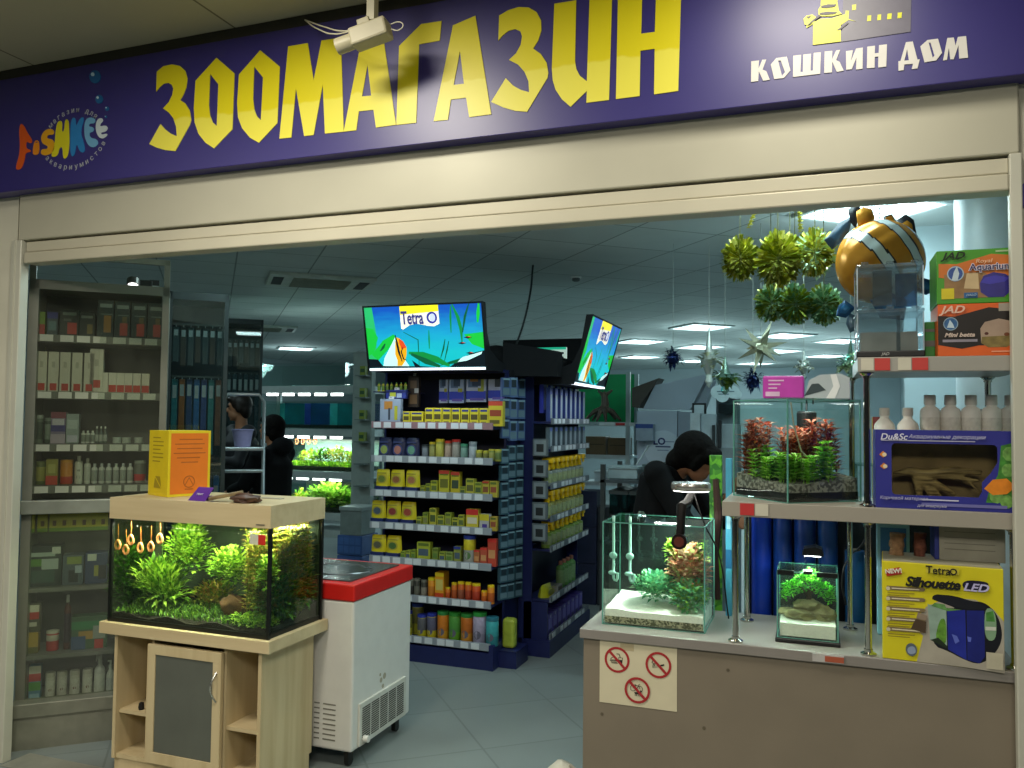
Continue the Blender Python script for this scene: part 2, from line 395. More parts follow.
SUB = [
 (E_, [[(96,268),(162,260),(158,330),(190,255),(224,252),(192,338),(225,352),(255,425),(198,434),(160,352),(156,436),(94,444)]]),
 (E_, [[(262,295),(310,240),(400,228),(430,345),(375,410),(292,420)], [(325,262),(358,392),(384,360),(348,262)]]),
 (E_, [[(454,220),(522,212),(516,360),(536,358),(540,210),(606,203),(602,348),(622,346),(628,196),(690,190),(684,374),(452,402)]]),
 (E_, [[(722,184),(788,178),(785,250),(820,175),(855,170),(820,258),(850,272),(885,348),(826,358),(787,272),(784,362),(718,368)]]),
 (F_, [[(-120,266),(-60,258),(-78,352),(-34,244),(24,236),(22,416),(-34,424),(-30,320),(-70,420),(-118,426)]]),
 (F_, [[(62,228),(128,220),(126,285),(160,281),(162,216),(230,208),(224,398),(155,406),(156,312),(126,316),(124,408),(58,412)]]),
 (F_, [[(392,190),(450,184),(490,338),(510,336),(490,414),(440,420),(452,374),(378,380),(372,428),(328,434),(328,352),(345,350)], [(402,250),(378,348),(418,344)]]),
 (F_, [[(515,225),(575,172),(665,160),(700,280),(650,345),(550,362)], [(585,192),(620,322),(636,302),(602,196)]]),
 (F_, [[(745,155),(800,150),(815,220),(835,145),(905,138),(922,322),(846,330),(840,215),(800,335),(770,336),(758,235),(742,340),(708,346)]]),
]
for (org, sc), loops in SUB: sign_part('letter', org, sc, loops, WHT)
# emblem: yellow house shape with striped top and a grey row of lit windows
G_ = ((790, 0), 7.877)
GRY = M('#6f6c78', .35); LY = M('#e3e23c', .35)
e = sign_part('emblem', *G_, [[(420,-45),(560,-60),(600,-20),(955,-20),(950,250),(405,330)]], GRY, .001)
for q in ([(490,40),(522,35),(520,78),(488,82)], [(610,125),(640,121),(638,165),(606,169)], [(690,118),(718,114),(716,158),(686,161)], [(768,110),(802,106),(798,150),(764,154)], [(848,102),(882,98),(878,142),(846,146)]):
    sign_part('emblem_window', *G_, [q], LY, .001, 1)
sign_part('emblem_house', *G_, [[(182,190),(130,222),(128,205),(185,180),(235,150),(330,145),(400,120),(435,115),(438,85),(465,85),(460,150),(520,170),(460,158),(400,200),(402,328),(180,355)]], LY, .001, 1)
sign_part('emblem_house', *G_, [[(245,-30),(365,-40),(385,85),(410,110),(330,130),(225,130),(222,75),(240,50)]], LY, .001, 1)
sign_part('emblem_house', *G_, [[(105,150),(130,125),(175,115),(205,135),(195,175),(150,205),(115,195)]], LY, .001, 1)
DK = M('#57525a', .4)
for q in ([(245,50),(300,38),(365,38),(350,55),(290,66),(248,64)], [(235,105),(290,95),(372,98),(350,112),(280,120),(236,116)], [(180,160),(230,118),(245,130),(200,160),(130,210)], [(370,240),(455,178),(462,186),(400,235)], [(130,135),(165,128),(150,150)]):
    sign_part('emblem_stripe', *G_, [q], DK, .0006, 3)
# round logo of the aquarium corner: fish shaped rainbow lettering
H_ = ((10, 60), 6.682)
for col, loops in (
 ('#d9591a', [[(70,420),(95,440),(112,480),(140,520),(150,545),(135,560),(110,540),(105,590),(138,600),(140,615),(102,620),(98,670),(75,730),(40,735),(42,700),(62,640),(68,560),(60,480)]]),
 ('#e08a1c', [[(162,540),(188,535),(196,560),(194,630),(160,636),(150,620)], [(168,545),(185,545),(186,552),(170,553)]]),
 ('#e0a31c', [[(205,510),(240,462),(290,460),(296,500),(250,500),(245,525),(290,530),(300,580),(285,620),(240,640),(205,630),(210,595),(250,595),(255,575),(215,560)]]),
 ('#d8cf22', [[(318,410),(350,405),(345,480),(362,478),(368,395),(392,400),(394,470),(398,560),(385,650),(355,665),(352,580),(330,585),(318,640),(285,650),(275,635),(300,560),(305,470)]]),
 ('#2a7fc0', [[(408,390),(440,384),(440,450),(470,385),(500,382),(470,480),(490,540),(502,600),(490,620),(465,612),(445,550),(432,640),(405,645),(402,520)]]),
 ('#6fa9cf', [[(500,400),(540,380),(572,395),(565,425),(530,425),(525,445),(560,448),(558,480),(528,485),(535,520),(580,528),(592,560),(560,588),(520,570),(495,500)]]),
 ('#c9d6dc', [[(580,400),(610,385),(625,405),(605,425),(600,445),(640,435),(655,455),(640,480),(605,485),(612,500),(650,490),(650,505),(620,528),(590,515),(570,460)]])):
    sign_part('logo_letter', *H_, [chaikin(l) for l in loops], M(col, .35, nz=.03), .0012, 0)
for cx, cy, r in ((568, 112, 40), (596, 262, 27), (648, 325, 14), (640, 380, 8)):
    ring = [(cx+r*.95*math.cos(a*.4), cy+r*1.1*math.sin(a*.4)) for a in range(16)]
    sign_part('logo_bubble', *H_, [ring], M('#1c5f96', .35), .001)
    sign_part('logo_highlight', *H_, [[(cx-r*.35+r*.3*math.cos(a*.6), cy-r*.4+r*.32*math.sin(a*.6)) for a in range(10)]], M('#b7d3e2', .35), .0008, 1)
def arc_text(body, cx, cy, rx, ry, a0, a1, size, flip):
    """letters one by one along an arc given in the logo's own grid"""
    c0 = aty(H_[0][0]+cx/H_[1], H_[0][1]+cy/H_[1], SY)
    c1 = aty(H_[0][0]+(cx+100)/H_[1], H_[0][1]+cy/H_[1], SY); k = abs(c1.x-c0.x)/100
    c2 = aty(H_[0][0]+cx/H_[1], H_[0][1]+(cy+100)/H_[1], SY); kz = abs(c2.z-c0.z)/100; kx = k
    mbx = bmesh.new()
    for i, ch in enumerate(body):
        if ch == ' ': continue
        a = R(a0+(a1-a0)*i/(len(body)-1)); x, z = rx*kx*math.cos(a), ry*kz*math.sin(a)
        tx, tz = -rx*kx*math.sin(a), ry*kz*math.cos(a)
        if (a1 < a0): tx, tz = -tx, -tz
        me = text_mesh(ch, size*kz, .0008); me.transform(Matrix.Translation((c0.x+x, SY-.002, c0.z+z)) @ Matrix.Rotation(-math.atan2(tz, tx), 4, 'Y') @ RX90)
        mbx.from_mesh(me); bpy.data.meshes.remove(me)
    me = bpy.data.meshes.new('logo_writing'); mbx.to_mesh(me); mbx.free(); me.materials.append(M('#a9adb5', .4, nz=0)); link('logo_writing', me, t)
arc_text('магазин для', 425, 575, 212, 238, 138, 48, 50, 0)
arc_text('аквариумистов', 425, 470, 228, 245, 222, 332, 50, 1)

# ------------------------------------------------------------------ surveillance camera under the hall ceiling
p = aty(372, 34, -.34)
t = thing('surveillance_camera', 'beige surveillance camera on a ceiling bracket before the sign', 'camera', (p.x, p.y, 3.36))
dz = p.z-3.36; BE = M('#aaa387', .45, nz=.05)
mb = MB(); mb.bx(-.016, .016, -.016, .016, dz+.05, 0); mb.box((0, 0, -.006), (.09, .09, .012), bev=.003); mb.build('bracket', M('#b9b39a', .45), t)
rot = (Matrix.Rotation(R(6), 3, 'Z') @ Matrix.Rotation(R(-14), 3, 'Y'))
mb = MB(); mb.box((-.005, 0, dz), (.15, .075, .07), bev=.008, rot=rot)
mb.box((-.03, 0, dz+.045), (.05, .05, .025), bev=.004, rot=rot); mb.build('body', BE, t)
q = Vector((-.07, 0, 0)); q = rot @ q; q2 = rot @ Vector((-.145, 0, 0))
mb = MB(); mb.tube([q+Vector((0, 0, dz)), q2+Vector((0, 0, dz))], [.030, .031], 18); mb.build('lens_hood', BE, t, True)
q3 = rot @ Vector((-.147, 0, 0))
mb = MB(); mb.tube([q2+Vector((0, 0, dz)), q3+Vector((0, 0, dz))], .024, 18); mb.build('lens', M('#101214', .15), t, True)
w = M('#c9c4ae', .5, nz=0)
def cable(name, pts, r, m, label=None, parent=None, cat='cable'):
    cu = bpy.data.curves.new(name, 'CURVE'); cu.dimensions = '3D'; cu.bevel_depth = r; cu.bevel_resolution = 2; cu.resolution_u = 8
    sp = cu.splines.new('BEZIER'); sp.bezier_points.add(len(pts)-1)
    for b, q in zip(sp.bezier_points, pts): b.co = q; b.handle_left_type = b.handle_right_type = 'AUTO'
    o = bpy.data.objects.new(name, cu); me = bpy.data.meshes.new_from_object(o); bpy.data.objects.remove(o)
    me.materials.clear(); me.materials.append(m); me.shade_smooth()
    o = link(name, me, parent)
    if label: tag(o, label, cat)
    return o
def loc(px, py, y=-.34): v = aty(px, py, y); return (v.x-p.x, v.y-p.y, v.z-3.36)
cable('wire', [loc(305, 20, -.12), loc(325, 27, -.25), loc(342, 31, -.32), loc(356, 30)], .0028, w, None, t)
cable('wire', [loc(305, 20, -.12), loc(318, 29, -.25), loc(336, 34, -.32), loc(356, 30)], .0028, w, None, t)
cable('wire', [loc(391, 24), loc(399, 22), loc(403, 25), loc(399, 30), loc(391, 29)], .0022, w, None, t)

# ------------------------------------------------------------------ round sign on the pillar
p = aty(1036, 195, -.012)
mb = MB(); mb.tube([(0, .001, 0), (0, -.012, 0)], .052, 40)
o = mb.build('round_sign', M('#3a2c92', .35), None, False, p); tag(o, 'round purple sign on the pillar right of the entrance', 'sign')

# ------------------------------------------------------------------ ceiling fittings
LIGHTS = [(870, 208), (701, 326.5), (785, 335), (842, 340.5), (640, 341), (700, 346.5), (779, 350.5), (640, 356.5), (826, 355.5), (694, 360.5), (755, 363), (296, 348)]
wh = M('#d7dedd', .5, nz=0); lum = M('#e8fbff', .5, em=4.5, nz=0)
first = None; lgt_pos = []
pl = ['largest ceiling light, close behind the gold garlands', 'bright ceiling light above the white fluted ornament', 'ceiling light just behind the silver star', 'ceiling light further right behind the silver star', 'ceiling light peeking out beside the right picture box',
      'ceiling light right of the small blue ornament', 'ceiling light low behind the silver star', 'second ceiling light down beside the right picture box', 'ceiling light above the pink hood box', 'dim small ceiling light above the leaning white panel', 'small ceiling light under the silver star', 'ceiling light in front of the aquarium rack wall']
for i, (x, y) in enumerate(LIGHTS):
    v = atz(x, y, 2.9); lgt_pos.append(v)
    if first is None:
        t = thing('ceiling_light', pl[0], 'ceiling light', (v.x, v.y, 2.9), SHOP, 'square louvred ceiling lights'); first = t
        mb = MB()
        for a, b, c, d in ((-.31, .31, -.31, -.28), (-.31, .31, .28, .31), (-.31, -.28, -.28, .28), (.28, .31, -.28, .28)): mb.bx(a, b, c, d, -.02, -.001)
        mb.build('frame', wh, t)
        mb = MB(); mb.bx(-.28, .28, -.28, .28, -.006, -.002); mb.build('diffuser', lum, t)
        mb = MB()
        for k in range(1, 7):
            q = -.28+.08*k; mb.bx(q-.003, q+.003, -.28, .28, -.012, -.006); mb.bx(-.28, .28, q-.003, q+.003, -.0115, -.0065)
        mb.build('louvre', M('#c9d4d6', .25, .8, nz=0), t); lk = kids(t)
    else: dup(first, (v.x, v.y, 2.9), pl[i], ks=lk)
for i, (x, y, lab) in enumerate(((320, 280, 'white ceiling air conditioner cassette nearer the entrance'), (262, 327, 'white ceiling air conditioner cassette further back above the cabinets'))):
    v = atz(x, y, 2.9)
    if i == 0:
        t0 = t = thing('air_conditioner', lab, 'air conditioner', (v.x, v.y, 2.9), SHOP, 'ceiling air conditioners')
        mb = MB(); mb.bx(-.46, .46, -.33, .33, -.03, -.001, bev=.008); mb.build('panel', M('#c2c9c0', .5), t)
        mb = MB(); mb.bx(-.25, .25, -.22, .22, -.036, -.03)
        for k in range(16): mb.bx(-.25, .25, -.215+k*.0285, -.205+k*.0285, -.042, -.036)
        mb.build('grille', M('#8f9484', .6), t)
        for a, b, c, d in ((-.25, .25, .25, .30), (-.42, -.33, -.2, .22), (.33, .42, -.2, .22)):
            mb = MB(); mb.bx(a, b, c, d, -.033, -.0302); mb.build('air_slot', M('#23282a', .7), t)
        ak = kids(t)
    else: dup(t0, (v.x, v.y, 2.9), lab, ks=ak)
v = atz(576, 277, 2.9)
t = thing('smoke_detector', 'small round smoke detector on the ceiling above the display', 'smoke detector', v)
mb = MB(); mb.lathe([(.045, -.012), (.05, -.004), (.05, 0)], 18); mb.build('base', M('#dfe3e0', .5), t, True)
mb = MB(); mb.lathe([(.02, -.04), (.032, -.035), (.034, -.012)], 18); mb.build('sensor', M('#5d6466', .5), t, True)
a = atz(533, 265, 2.9)
cable('cable', [(a.x, a.y, 2.9), aty(529, 300, 2.95), aty(523, 325, 2.9), aty(515, 348, 2.85)], .008, M('#1a2022', .6, nz=0), 'black cable hanging from the ceiling to the picture boxes')
# ------------------------------------------------------------------ small goods builders (origin at base centre, front faces -Y)
def carton(name, w, d, h, base, arts=(), back=None, rough=.45):
    mb = MB(); mats = [M(base, rough, nz=.04)]
    mb.box((0, 0, h/2), (w, d, h), 0, 0, min(w, d, h)*.03)
    for i, (u0, v0, u1, v1, c) in enumerate(arts):
        m = M(c, .45, nz=.06)
        if m not in mats: mats.append(m)
        y = -d/2-.0004*(i+1)
        mb.poly([(u0*w, y, v0*h), (u1*w, y, v0*h), (u1*w, y, v1*h), (u0*w, y, v1*h)], mats.index(m))
    return mb.build(name, mats)
def oval(name, w, d, h, base, arts=()):
    return carton(name, w, d, h, base, arts)
def jar(name, r, h, body, lid, label=None, band=(.15, .75), lidh=.13, neck=1.0, emblem=None):
    mb = MB(); mats = [M(body, .4, nz=.05)]; b0, b1 = band
    hb = h*(1-lidh)
    if label: mats.append(M(label, .45, nz=.12, sc=60))
    prof = [(r*.94, 0), (r, h*.02), (r, h*b0), (r*1.006, h*b0+.0005), (r*1.006, h*b1), (r, h*b1+.0005), (r, hb*.97), (r*neck*.96, hb)]
    mb.lathe(prof, 18, mats=[0, 0, 0, 1 if label else 0, 0, 0, 0])
    if emblem:
        mats.append(M(emblem, .45, nz=.1, sc=50)); k = len(mats)-1; n = 14; q = []
        for i in range(n):
            a = 2*math.pi*i/n; u = r*.55*math.cos(a); z = h*.32+r*.6*math.sin(a); q.append((u, -math.sqrt((r*1.02)**2-u*u), z))
        mb.poly(q, k)
    o = mb.build(name, mats, smooth=True)
    mb = MB(); mb.lathe([(r*neck*.98, hb), (r*neck*1.03, hb+.001), (r*neck*1.03, h*.99), (r*neck*.96, h)], 18)
    mb.build('lid', M(lid, .35, nz=.04), o, True)
    return o
def bottle(name, r, h, body, cap, label=None, shoulder=.78, nr=.4, kind='cap', mark=None):
    mb = MB(); mats = [M(body, .35, nz=.04)]
    if label: mats.append(M(label, .45, nz=.12, sc=60))
    hs = h*shoulder; hn = h*(.86 if kind == 'cap' else .56 if kind == 'trigger' else .8)
    prof = [(r*.9, 0), (r, h*.02), (r, h*.12), (r*1.006, h*.125), (r*1.006, hs*.85), (r, hs*.86), (r, hs*.93), (r*.9, hs), (r*nr, hs+(hn-hs)*.7), (r*nr, hn)]
    mb.lathe(prof, 18, mats=[0, 0, 0, 1 if label else 0, 0, 0, 0, 0, 0])
    if mark:
        mats.append(M(mark, .5)); k = len(mats)-1
        for (u0, v0, u1, v1) in ((-.4, .2, .3, .3), (-.15, .45, .35, .52)):
            mb.poly([(u*r, -math.sqrt((r*1.02)**2-(u*r)**2), v*h) for u, v in ((u0, v0), (u1, v0), (u1, v1), (u0, v1))], k)
    o = mb.build(name, mats, smooth=True)
    mb = MB()
    if kind == 'cap': mb.lathe([(r*nr*1.15, hn), (r*nr*1.2, hn+.001), (r*nr*1.15, h*.99), (r*nr*1.0, h)], 14)
    elif kind == 'spray':
        mb.lathe([(r*nr*1.1, hn), (r*nr*1.1, h*.88), (r*.3, h*.9)], 12); mb.box((-.2*r, 0, h*.94), (r*1.1, r*.5, h*.09), bev=.002); mb.box((-.7*r, 0, h*.88), (r*.15, r*.3, h*.08))
    elif kind == 'trigger':
        mb.lathe([(r*.5, h*.55), (r*.62, h*.56), (r*.62, h*.74), (r*.4, h*.78), (r*.4, h*.84)], 12); mb.box((0, -.25*r, h*.9), (r*1.5, r*2.1, h*.17), bev=.004); mb.box((0, -r*1.0, h*.78), (r*.5, r*.4, h*.2), bev=.003)
    elif kind == 'pump':
        mb.lathe([(r*nr*1.15, hn), (r*nr*1.2, hn+.001), (r*nr*1.2, h*.88), (r*.3, h*.885), (r*.22, h*.96), (r*.22, h*.965)], 12); mb.box((-.25*r, 0, h*.975), (r*1.0, r*.45, h*.04), bev=.002)
    mb.build('cap' if kind == 'cap' else kind+'_head', M(cap, .35, nz=.04), o, True)
    return o
def pouch(name, w, h, d, body, disc, label, tab=True):
    """stand-up bag: pillow shape with a round print"""
    mb = MB(); n = 8; g = {}
    for s in (-1, 1):
        for i in range(n+1):
            for j in range(n+1):
                u, v = i/n*2-1, j/n
                if s == 1 and (i in (0, n) or j == n): continue
                k = (1-u*u)**.5*(1-v)**.5 if v > 0 else (1-u*u)**.5
                taper = 1 - .12*v
                g[s, i, j] = mb.bm.verts.new((u*w/2*taper, s*d/2*k, v*h))
    for (i, j) in [(i, j) for i in range(n+1) for j in range(n+1)]:
        if (1, i, j) not in g: g[1, i, j] = g[-1, i, j]
    for s in (-1, 1):
        for i in range(n):
            for j in range(n):
                vs = [g[s, i, j], g[s, i+1, j], g[s, i+1, j+1], g[s, i, j+1]]
                vs = list(dict.fromkeys(vs))
                if len(vs) > 2:
                    try: mb.bm.faces.new(vs)
                    except ValueError: pass
    mats = [M(body, .3, nz=.05)]
    o = mb.build(name, mats, smooth=True)
    a = Art(Matrix.Translation((0, -d/2*.93, 0)))
    a.c(0, h*.42, w*.33, h*.27, M(label, .4, nz=.1, sc=40)); a.c(0, h*.42, w*.24, h*.2, M(disc, .4, nz=.2, sc=60)); a.r(-w*.3, h*.74, w*.3, h*.82, M(label, .4))
    a.build('print', o)
    return o
def row(proto, place, spots, desc, where, cat, group, rz=0, count='from left'):
    """first spot takes the prototype, the others are copies; every one gets its own label"""
    ks = kids(proto); out = []
    for i, s in enumerate(spots):
        lab = f'{desc}, {ORD[i]} {count} {where}' if len(spots) > 1 else f'{desc} {where}'
        if i == 0: o = proto; o.location = s; o.rotation_euler.z = rz; tag(o, lab, cat, group)
        else: o = dup(proto, s, lab, rz, group, ks)
        out.append(o)
    return out

# ------------------------------------------------------------------ glazed showcase on the left, turned towards the entrance
SA = R(42); SO = Vector((-3.66, .30, 0)); SD = Vector((math.cos(SA), math.sin(SA), 0)); SN = Vector((-math.sin(SA), math.cos(SA), 0))
def sc(px, py):
    v = on(px, py, SN, SO)-SO; return v.dot(SD), v.z
s0 = sc(24.5, 420)[0]; s1 = sc(166, 420)[0]; W = s1-s0; sm = (s0+s1)/2
SCC = SO+SD*sm
t = thing('display_cabinet', 'grey glass fronted display cabinet left of the planted aquarium', 'display cabinet', SCC, SA)
LC = SO+SD*s0
mb = MB(); mb.prism([(-3.775, .032, 0), (-3.722, .014, 0), (LC.x-.004, LC.y-.004, 0), (LC.x-.05, LC.y+.02, 0)], (0, 0, 2.44)); struct(mb.build('trim_3', M('#5f6058', .5, .2, nz=.05)))
ztop = sc(100, 283)[1]; DEP = .30
fr = M('#77786c', .45, .3, nz=.05); dk = M('#4c4b45', .6, nz=.08)
mb = MB()
mb.bx(-W/2, -W/2+.045, 0, DEP, 0, ztop); mb.bx(W/2-.035, W/2, 0, DEP, 0, ztop); mb.bx(-W/2, W/2, 0, DEP, ztop-.05, ztop); mb.bx(-W/2, W/2, .0, DEP, 0, .17)
mb.build('frame', fr, t)
mb = MB(); mb.bx(-W/2+.045, W/2-.035, DEP-.015, DEP, .17, ztop-.05); mb.build('back_panel', M('#5d5d57', .7, nz=.06), t)
zl = sc(66, 510)[1]
mb = MB(); mb.bx(-W/2, W/2, -.04, .02, zl-.015, zl+.055, bev=.004); mb.build('middle_rail', M('#8d9186', .4, .3), t)
mb = MB(); mb.bx(-W/2-.01, W/2+.02, -.08, .02, .12, .19, bev=.004); mb.bx(-W/2-.01, W/2+.02, -.07, .02, 0, .12); mb.build('plinth', M('#7f8072', .4, .3), t)
zs = [sc(100, y)[1] for y in (341.5, 397.5, 449.5, 490.5)]
lowz = [sc(66, y)[1] for y in (589, 660)] 
lowz = [sc(66, 541)[1], sc(66, 589)[1], sc(60, 656)[1], sc(60, 712)[1]]
for i, z in enumerate(zs+lowz[1:]):
    mb = MB(); mb.bx(-W/2+.045, W/2-.035, .01, DEP-.015, z-.012, z+.028 if i < 4 else z+.008)
    s = mb.build('shelf', M('#6a6a63', .5), t)
    if i < 4:
        k = 0; x = -W/2+.055; tg = None
        while x < W/2-.1:
            if tg is None: mb = MB(); mb.bx(0, .062, .004, .0095, -.017, .017); tg = mb.build('price_tag', M('#b9baae', .6), s, loc=(x, 0, z+.009))
            else: c_ = tg.copy(); COL.objects.link(c_); c_.location = (x, 0, z+.009)
            x += .078 if (k % 3) else .095; k += 1
mb = MB()
mb.bx(-W/2+.045, 0, .002, .008, zl+.06, ztop-.05); mb.bx(0, W/2-.035, -.006, 0, zl+.06, ztop-.05); mb.bx(-W/2+.045, W/2-.035, -.006, 0, .19, zl-.015)
mb.build('glass_door', glass('#f2f6f0', .03, .075, '#86867a'), t)  # pale haze in the pane stands for light reflected off the glass
# upper glazing above the cabinet and its lamp
mb = MB(); mb.bx(-W/2, W/2, .0, .03, ztop+.12, ztop+.15); mb.bx(W/2-.03, W/2, 0, .03, ztop, ztop+.15); mb.bx(-W/2, -W/2+.03, 0, .03, ztop, ztop+.15)
mb.build('top_frame', fr, t)
def scw(s, z, dep): v = SO+SD*s+SN*dep; return (v.x, v.y, z)
a = sc(138, 282)
lt = thing('spotlight', 'small lit spotlight on top of the display cabinet', 'spotlight', scw(a[0], ztop, .06), SA)
mb = MB(); mb.box((.02, .02, .02), (.10, .07, .04), bev=.006); mb.box((.08, .02, .03), (.05, .03, .03)); mb.build('body', M('#2c2c2a', .4), lt)
mb = MB(); mb.tube([(-.025, -.03, .0), (-.025, -.01, .035)], .034, 16); mb.build('bezel', M('#54544f', .35, .6), lt)
mb = MB(); mb.tube([(-.025, -.0325, -.0045), (-.025, -.0305, -.001)], .027, 16); mb.build('lamp', M('#ffffff', .4, em=6, nz=0), lt)
def scrow(proto, xs, py, desc, where, cat, group, dep=.1, z=None, base=None):
    zz = base if base is not None else z
    return row(proto, None, [scw(sc(x, py)[0], zz, dep) for x in xs], desc, where, cat, group, SA)
def wpx(px0, px1, py=420): return abs(sc(px1, py)[0]-sc(px0, py)[0])
def hpx(x, y0, y1): return abs(sc(x, y0)[1]-sc(x, y1)[1])
z = zs[0]+.03
dkart = lambda b, r: [(-.42, .72, .42, .84, '#6f7d78'), (-.25, .1, .3, .45, r), (-.1, .4, .2, .6, '#8b7a3a')]
scrow(carton('carton', wpx(36, 43), .08, hpx(39, 311, 334), '#6d8a20', [(-.5, 0, .5, .45, '#a8332a')]), [39.5], 330, 'green and red carton', 'at left end of top showcase shelf', 'carton', 'cartons in the left showcase', z=z)
scrow(carton('carton', wpx(45, 56), .08, hpx(50, 312, 335), '#3a4a52', [(-.5, .72, .5, 1, '#2c2f8a'), (-.35, .2, .35, .6, '#5d7a80')]), [50.5], 330, 'grey carton with blue top', 'on top showcase shelf', 'carton', 'cartons in the left showcase', z=z)
scrow(carton('carton', wpx(57, 77), .1, hpx(65, 311, 337), '#1c2622', [(-.35, .78, .35, .9, '#7d857e'), (-.1, .05, .38, .5, '#b03428'), (-.3, .55, .1, .65, '#5d655e')]), [68], 330, 'black carton with large red print', 'on top showcase shelf', 'carton', 'cartons in the left showcase', z=z)
scrow(carton('carton', wpx(78, 94), .1, hpx(85, 314, 338), '#1a2723', [(-.4, .75, .35, .86, '#7d857e'), (0, .1, .35, .5, '#7d6a32')]), [86], 330, 'black carton with small gold print', 'on top showcase shelf', 'carton', 'cartons in the left showcase', z=z)
scrow(carton('carton', wpx(96, 112.5), .12, hpx(104, 303, 340), '#16302f', [(-.36, .8, .4, .9, '#8d9a96'), (-.3, .6, .4, .63, '#6d7d78'), (-.1, .12, .35, .58, '#a0722c')]), [104.5], 330, 'tall dark teal carton with orange print', 'on top showcase shelf', 'carton', 'cartons in the left showcase', z=z)
scrow(carton('carton', wpx(113.5, 129), .12, hpx(120, 305, 341), '#16302f', [(-.36, .8, .4, .9, '#8d9a96'), (-.3, .6, .4, .63, '#6d7d78'), (-.15, .05, .35, .4, '#b03a2c'), (0, .4, .3, .58, '#6a5a30')]), [121.5, 138.5, 155], 330, 'tall dark teal carton with red print', 'on top showcase shelf', 'carton', 'cartons in the left showcase', z=z)
z = zs[1]+.03
scrow(carton('carton', wpx(34, 44.8), .08, hpx(50, 349, 389), '#c4bfae', [(-.3, .02, .35, .2, '#b23322'), (-.15, .6, .15, .75, '#a9a493')]), [33.8+.0+5.5, 51.4, 63.2, 75.4, 87.6], 380, 'tall white carton with red square', 'on second showcase shelf', 'carton', 'cartons in the left showcase', z=z)
scrow(carton('carton', wpx(85, 99), .08, hpx(92, 346, 390), '#c4bfae', [(-.2, .1, .3, .28, '#b23322'), (-.15, .6, .15, .75, '#a9a493')]), [95], 380, 'tallest white carton, right of the tall row', 'on second showcase shelf', 'carton', 'cartons in the left showcase', z=z)
scrow(carton('carton', wpx(100, 108.2), .07, hpx(110, 371, 391), '#c7c2b2', [(-.46, .02, .46, .38, '#b23322')]), [111.3, 119.5, 127.6, 136, 144.2+.6], 390, 'small white carton with red base', 'on second showcase shelf', 'carton', 'cartons in the left showcase', z=z)
scrow(carton('carton', wpx(100, 107), .07, hpx(102, 370, 390), '#c7c2b2'), [103.2], 390, 'plain small white carton before the red ones', 'on second showcase shelf', 'carton', 'cartons in the left showcase', z=z)
z = zs[2]+.03
scrow(jar('jar', wpx(29, 37)/2, hpx(33, 411, 440), '#5d6a5d', '#8d968c', '#3d4a40'), [36.5], 430, 'dark green jar with pale lid', 'at left of third showcase shelf', 'jar', 'jars in the left showcase', z=z)
scrow(jar('jar', wpx(39, 48)/2, hpx(43, 415, 441), '#4a574c', '#79847a', '#7d8a7d'), [46], 430, 'squat green jar with grey lid', 'on third showcase shelf', 'jar', 'jars in the left showcase', z=z)
scrow(carton('carton', wpx(48, 63), .08, hpx(55, 406, 438), '#7a6f88', [(-.5, .8, .5, 1, '#7d3a4a'), (-.4, .45, .4, .78, '#b9b4bc'), (-.5, .38, .5, .58, '#3a3576'), (-.5, 0, .5, .3, '#a89aa8')]), [56.5], 430, 'purple and white carton', 'on third showcase shelf', 'carton', 'cartons in the left showcase', z=z)
scrow(carton('carton', wpx(64, 77), .08, hpx(70, 408, 438), '#8d9896', [(-.4, .5, .4, .8, '#aab4b0'), (-.4, .05, .4, .28, '#b2b0bd')]), [71], 430, 'pale grey carton', 'on third showcase shelf', 'carton', 'cartons in the left showcase', z=z)
scrow(bottle('bottle', wpx(79, 83.6)/2, hpx(80, 426, 439), '#c9ccc0', '#dcdccf', '#7d8478'), [81.5, 86, 91], 430, 'tiny white bottle', 'on third showcase shelf', 'bottle', 'bottles in the left showcase', z=z)
scrow(bottle('bottle', wpx(93, 97)/2, hpx(94, 421, 438.5), '#5d655e', '#d2d4cb', '#a5aaa0', shoulder=.6), [95.3, 99.5, 103.8], 430, 'small dark bottle with white nozzle', 'on third showcase shelf', 'bottle', 'bottles in the left showcase', z=z)
scrow(jar('tin', wpx(111, 120)/2, hpx(115, 434, 440), '#a4aba0', '#b9c0b4'), [116, 125.5, 138], 435, 'flat grey tin', 'on third showcase shelf', 'tin', 'flat tins in the left showcase', z=z)
z = zs[3]+.03
scrow(jar('jar', wpx(32, 43)/2, hpx(37, 458, 482), '#55602e', '#6a7240', '#8d8a3c'), [38], 475, 'olive jar', 'at left of fourth showcase shelf', 'jar', 'jars in the left showcase', z=z)
scrow(carton('carton', wpx(44, 56), .08, hpx(50, 456, 482), '#8a8438', [(-.5, 0, .5, .35, '#b03a26'), (-.3, .45, .3, .8, '#aaa55a')]), [50], 475, 'olive carton with red base', 'on fourth showcase shelf', 'carton', 'cartons in the left showcase', z=z)
scrow(jar('jar', wpx(57, 70)/2, hpx(62, 457, 482), '#c07a1c', '#c98a2a', '#b03a22', band=(.02, .32)), [64], 475, 'orange jar with red base', 'on fourth showcase shelf', 'jar', 'jars in the left showcase', z=z)
scrow(bottle('bottle', wpx(72, 80.5)/2, hpx(75, 453, 481.5), '#c9c9b9', '#d6d6c8', None, shoulder=.8, mark='#2e2f2c'), [76.5], 475, 'tallest white bottle with black mark', 'on fourth showcase shelf', 'bottle', 'bottles in the left showcase', z=z)
scrow(bottle('bottle', wpx(81.5, 88.5)/2, hpx(85, 456, 482), '#c4c5b8', '#d2d3c6', '#b4b6aa'), [85.3], 475, 'white bottle beside the tallest one', 'on fourth showcase shelf', 'bottle', 'bottles in the left showcase', z=z)
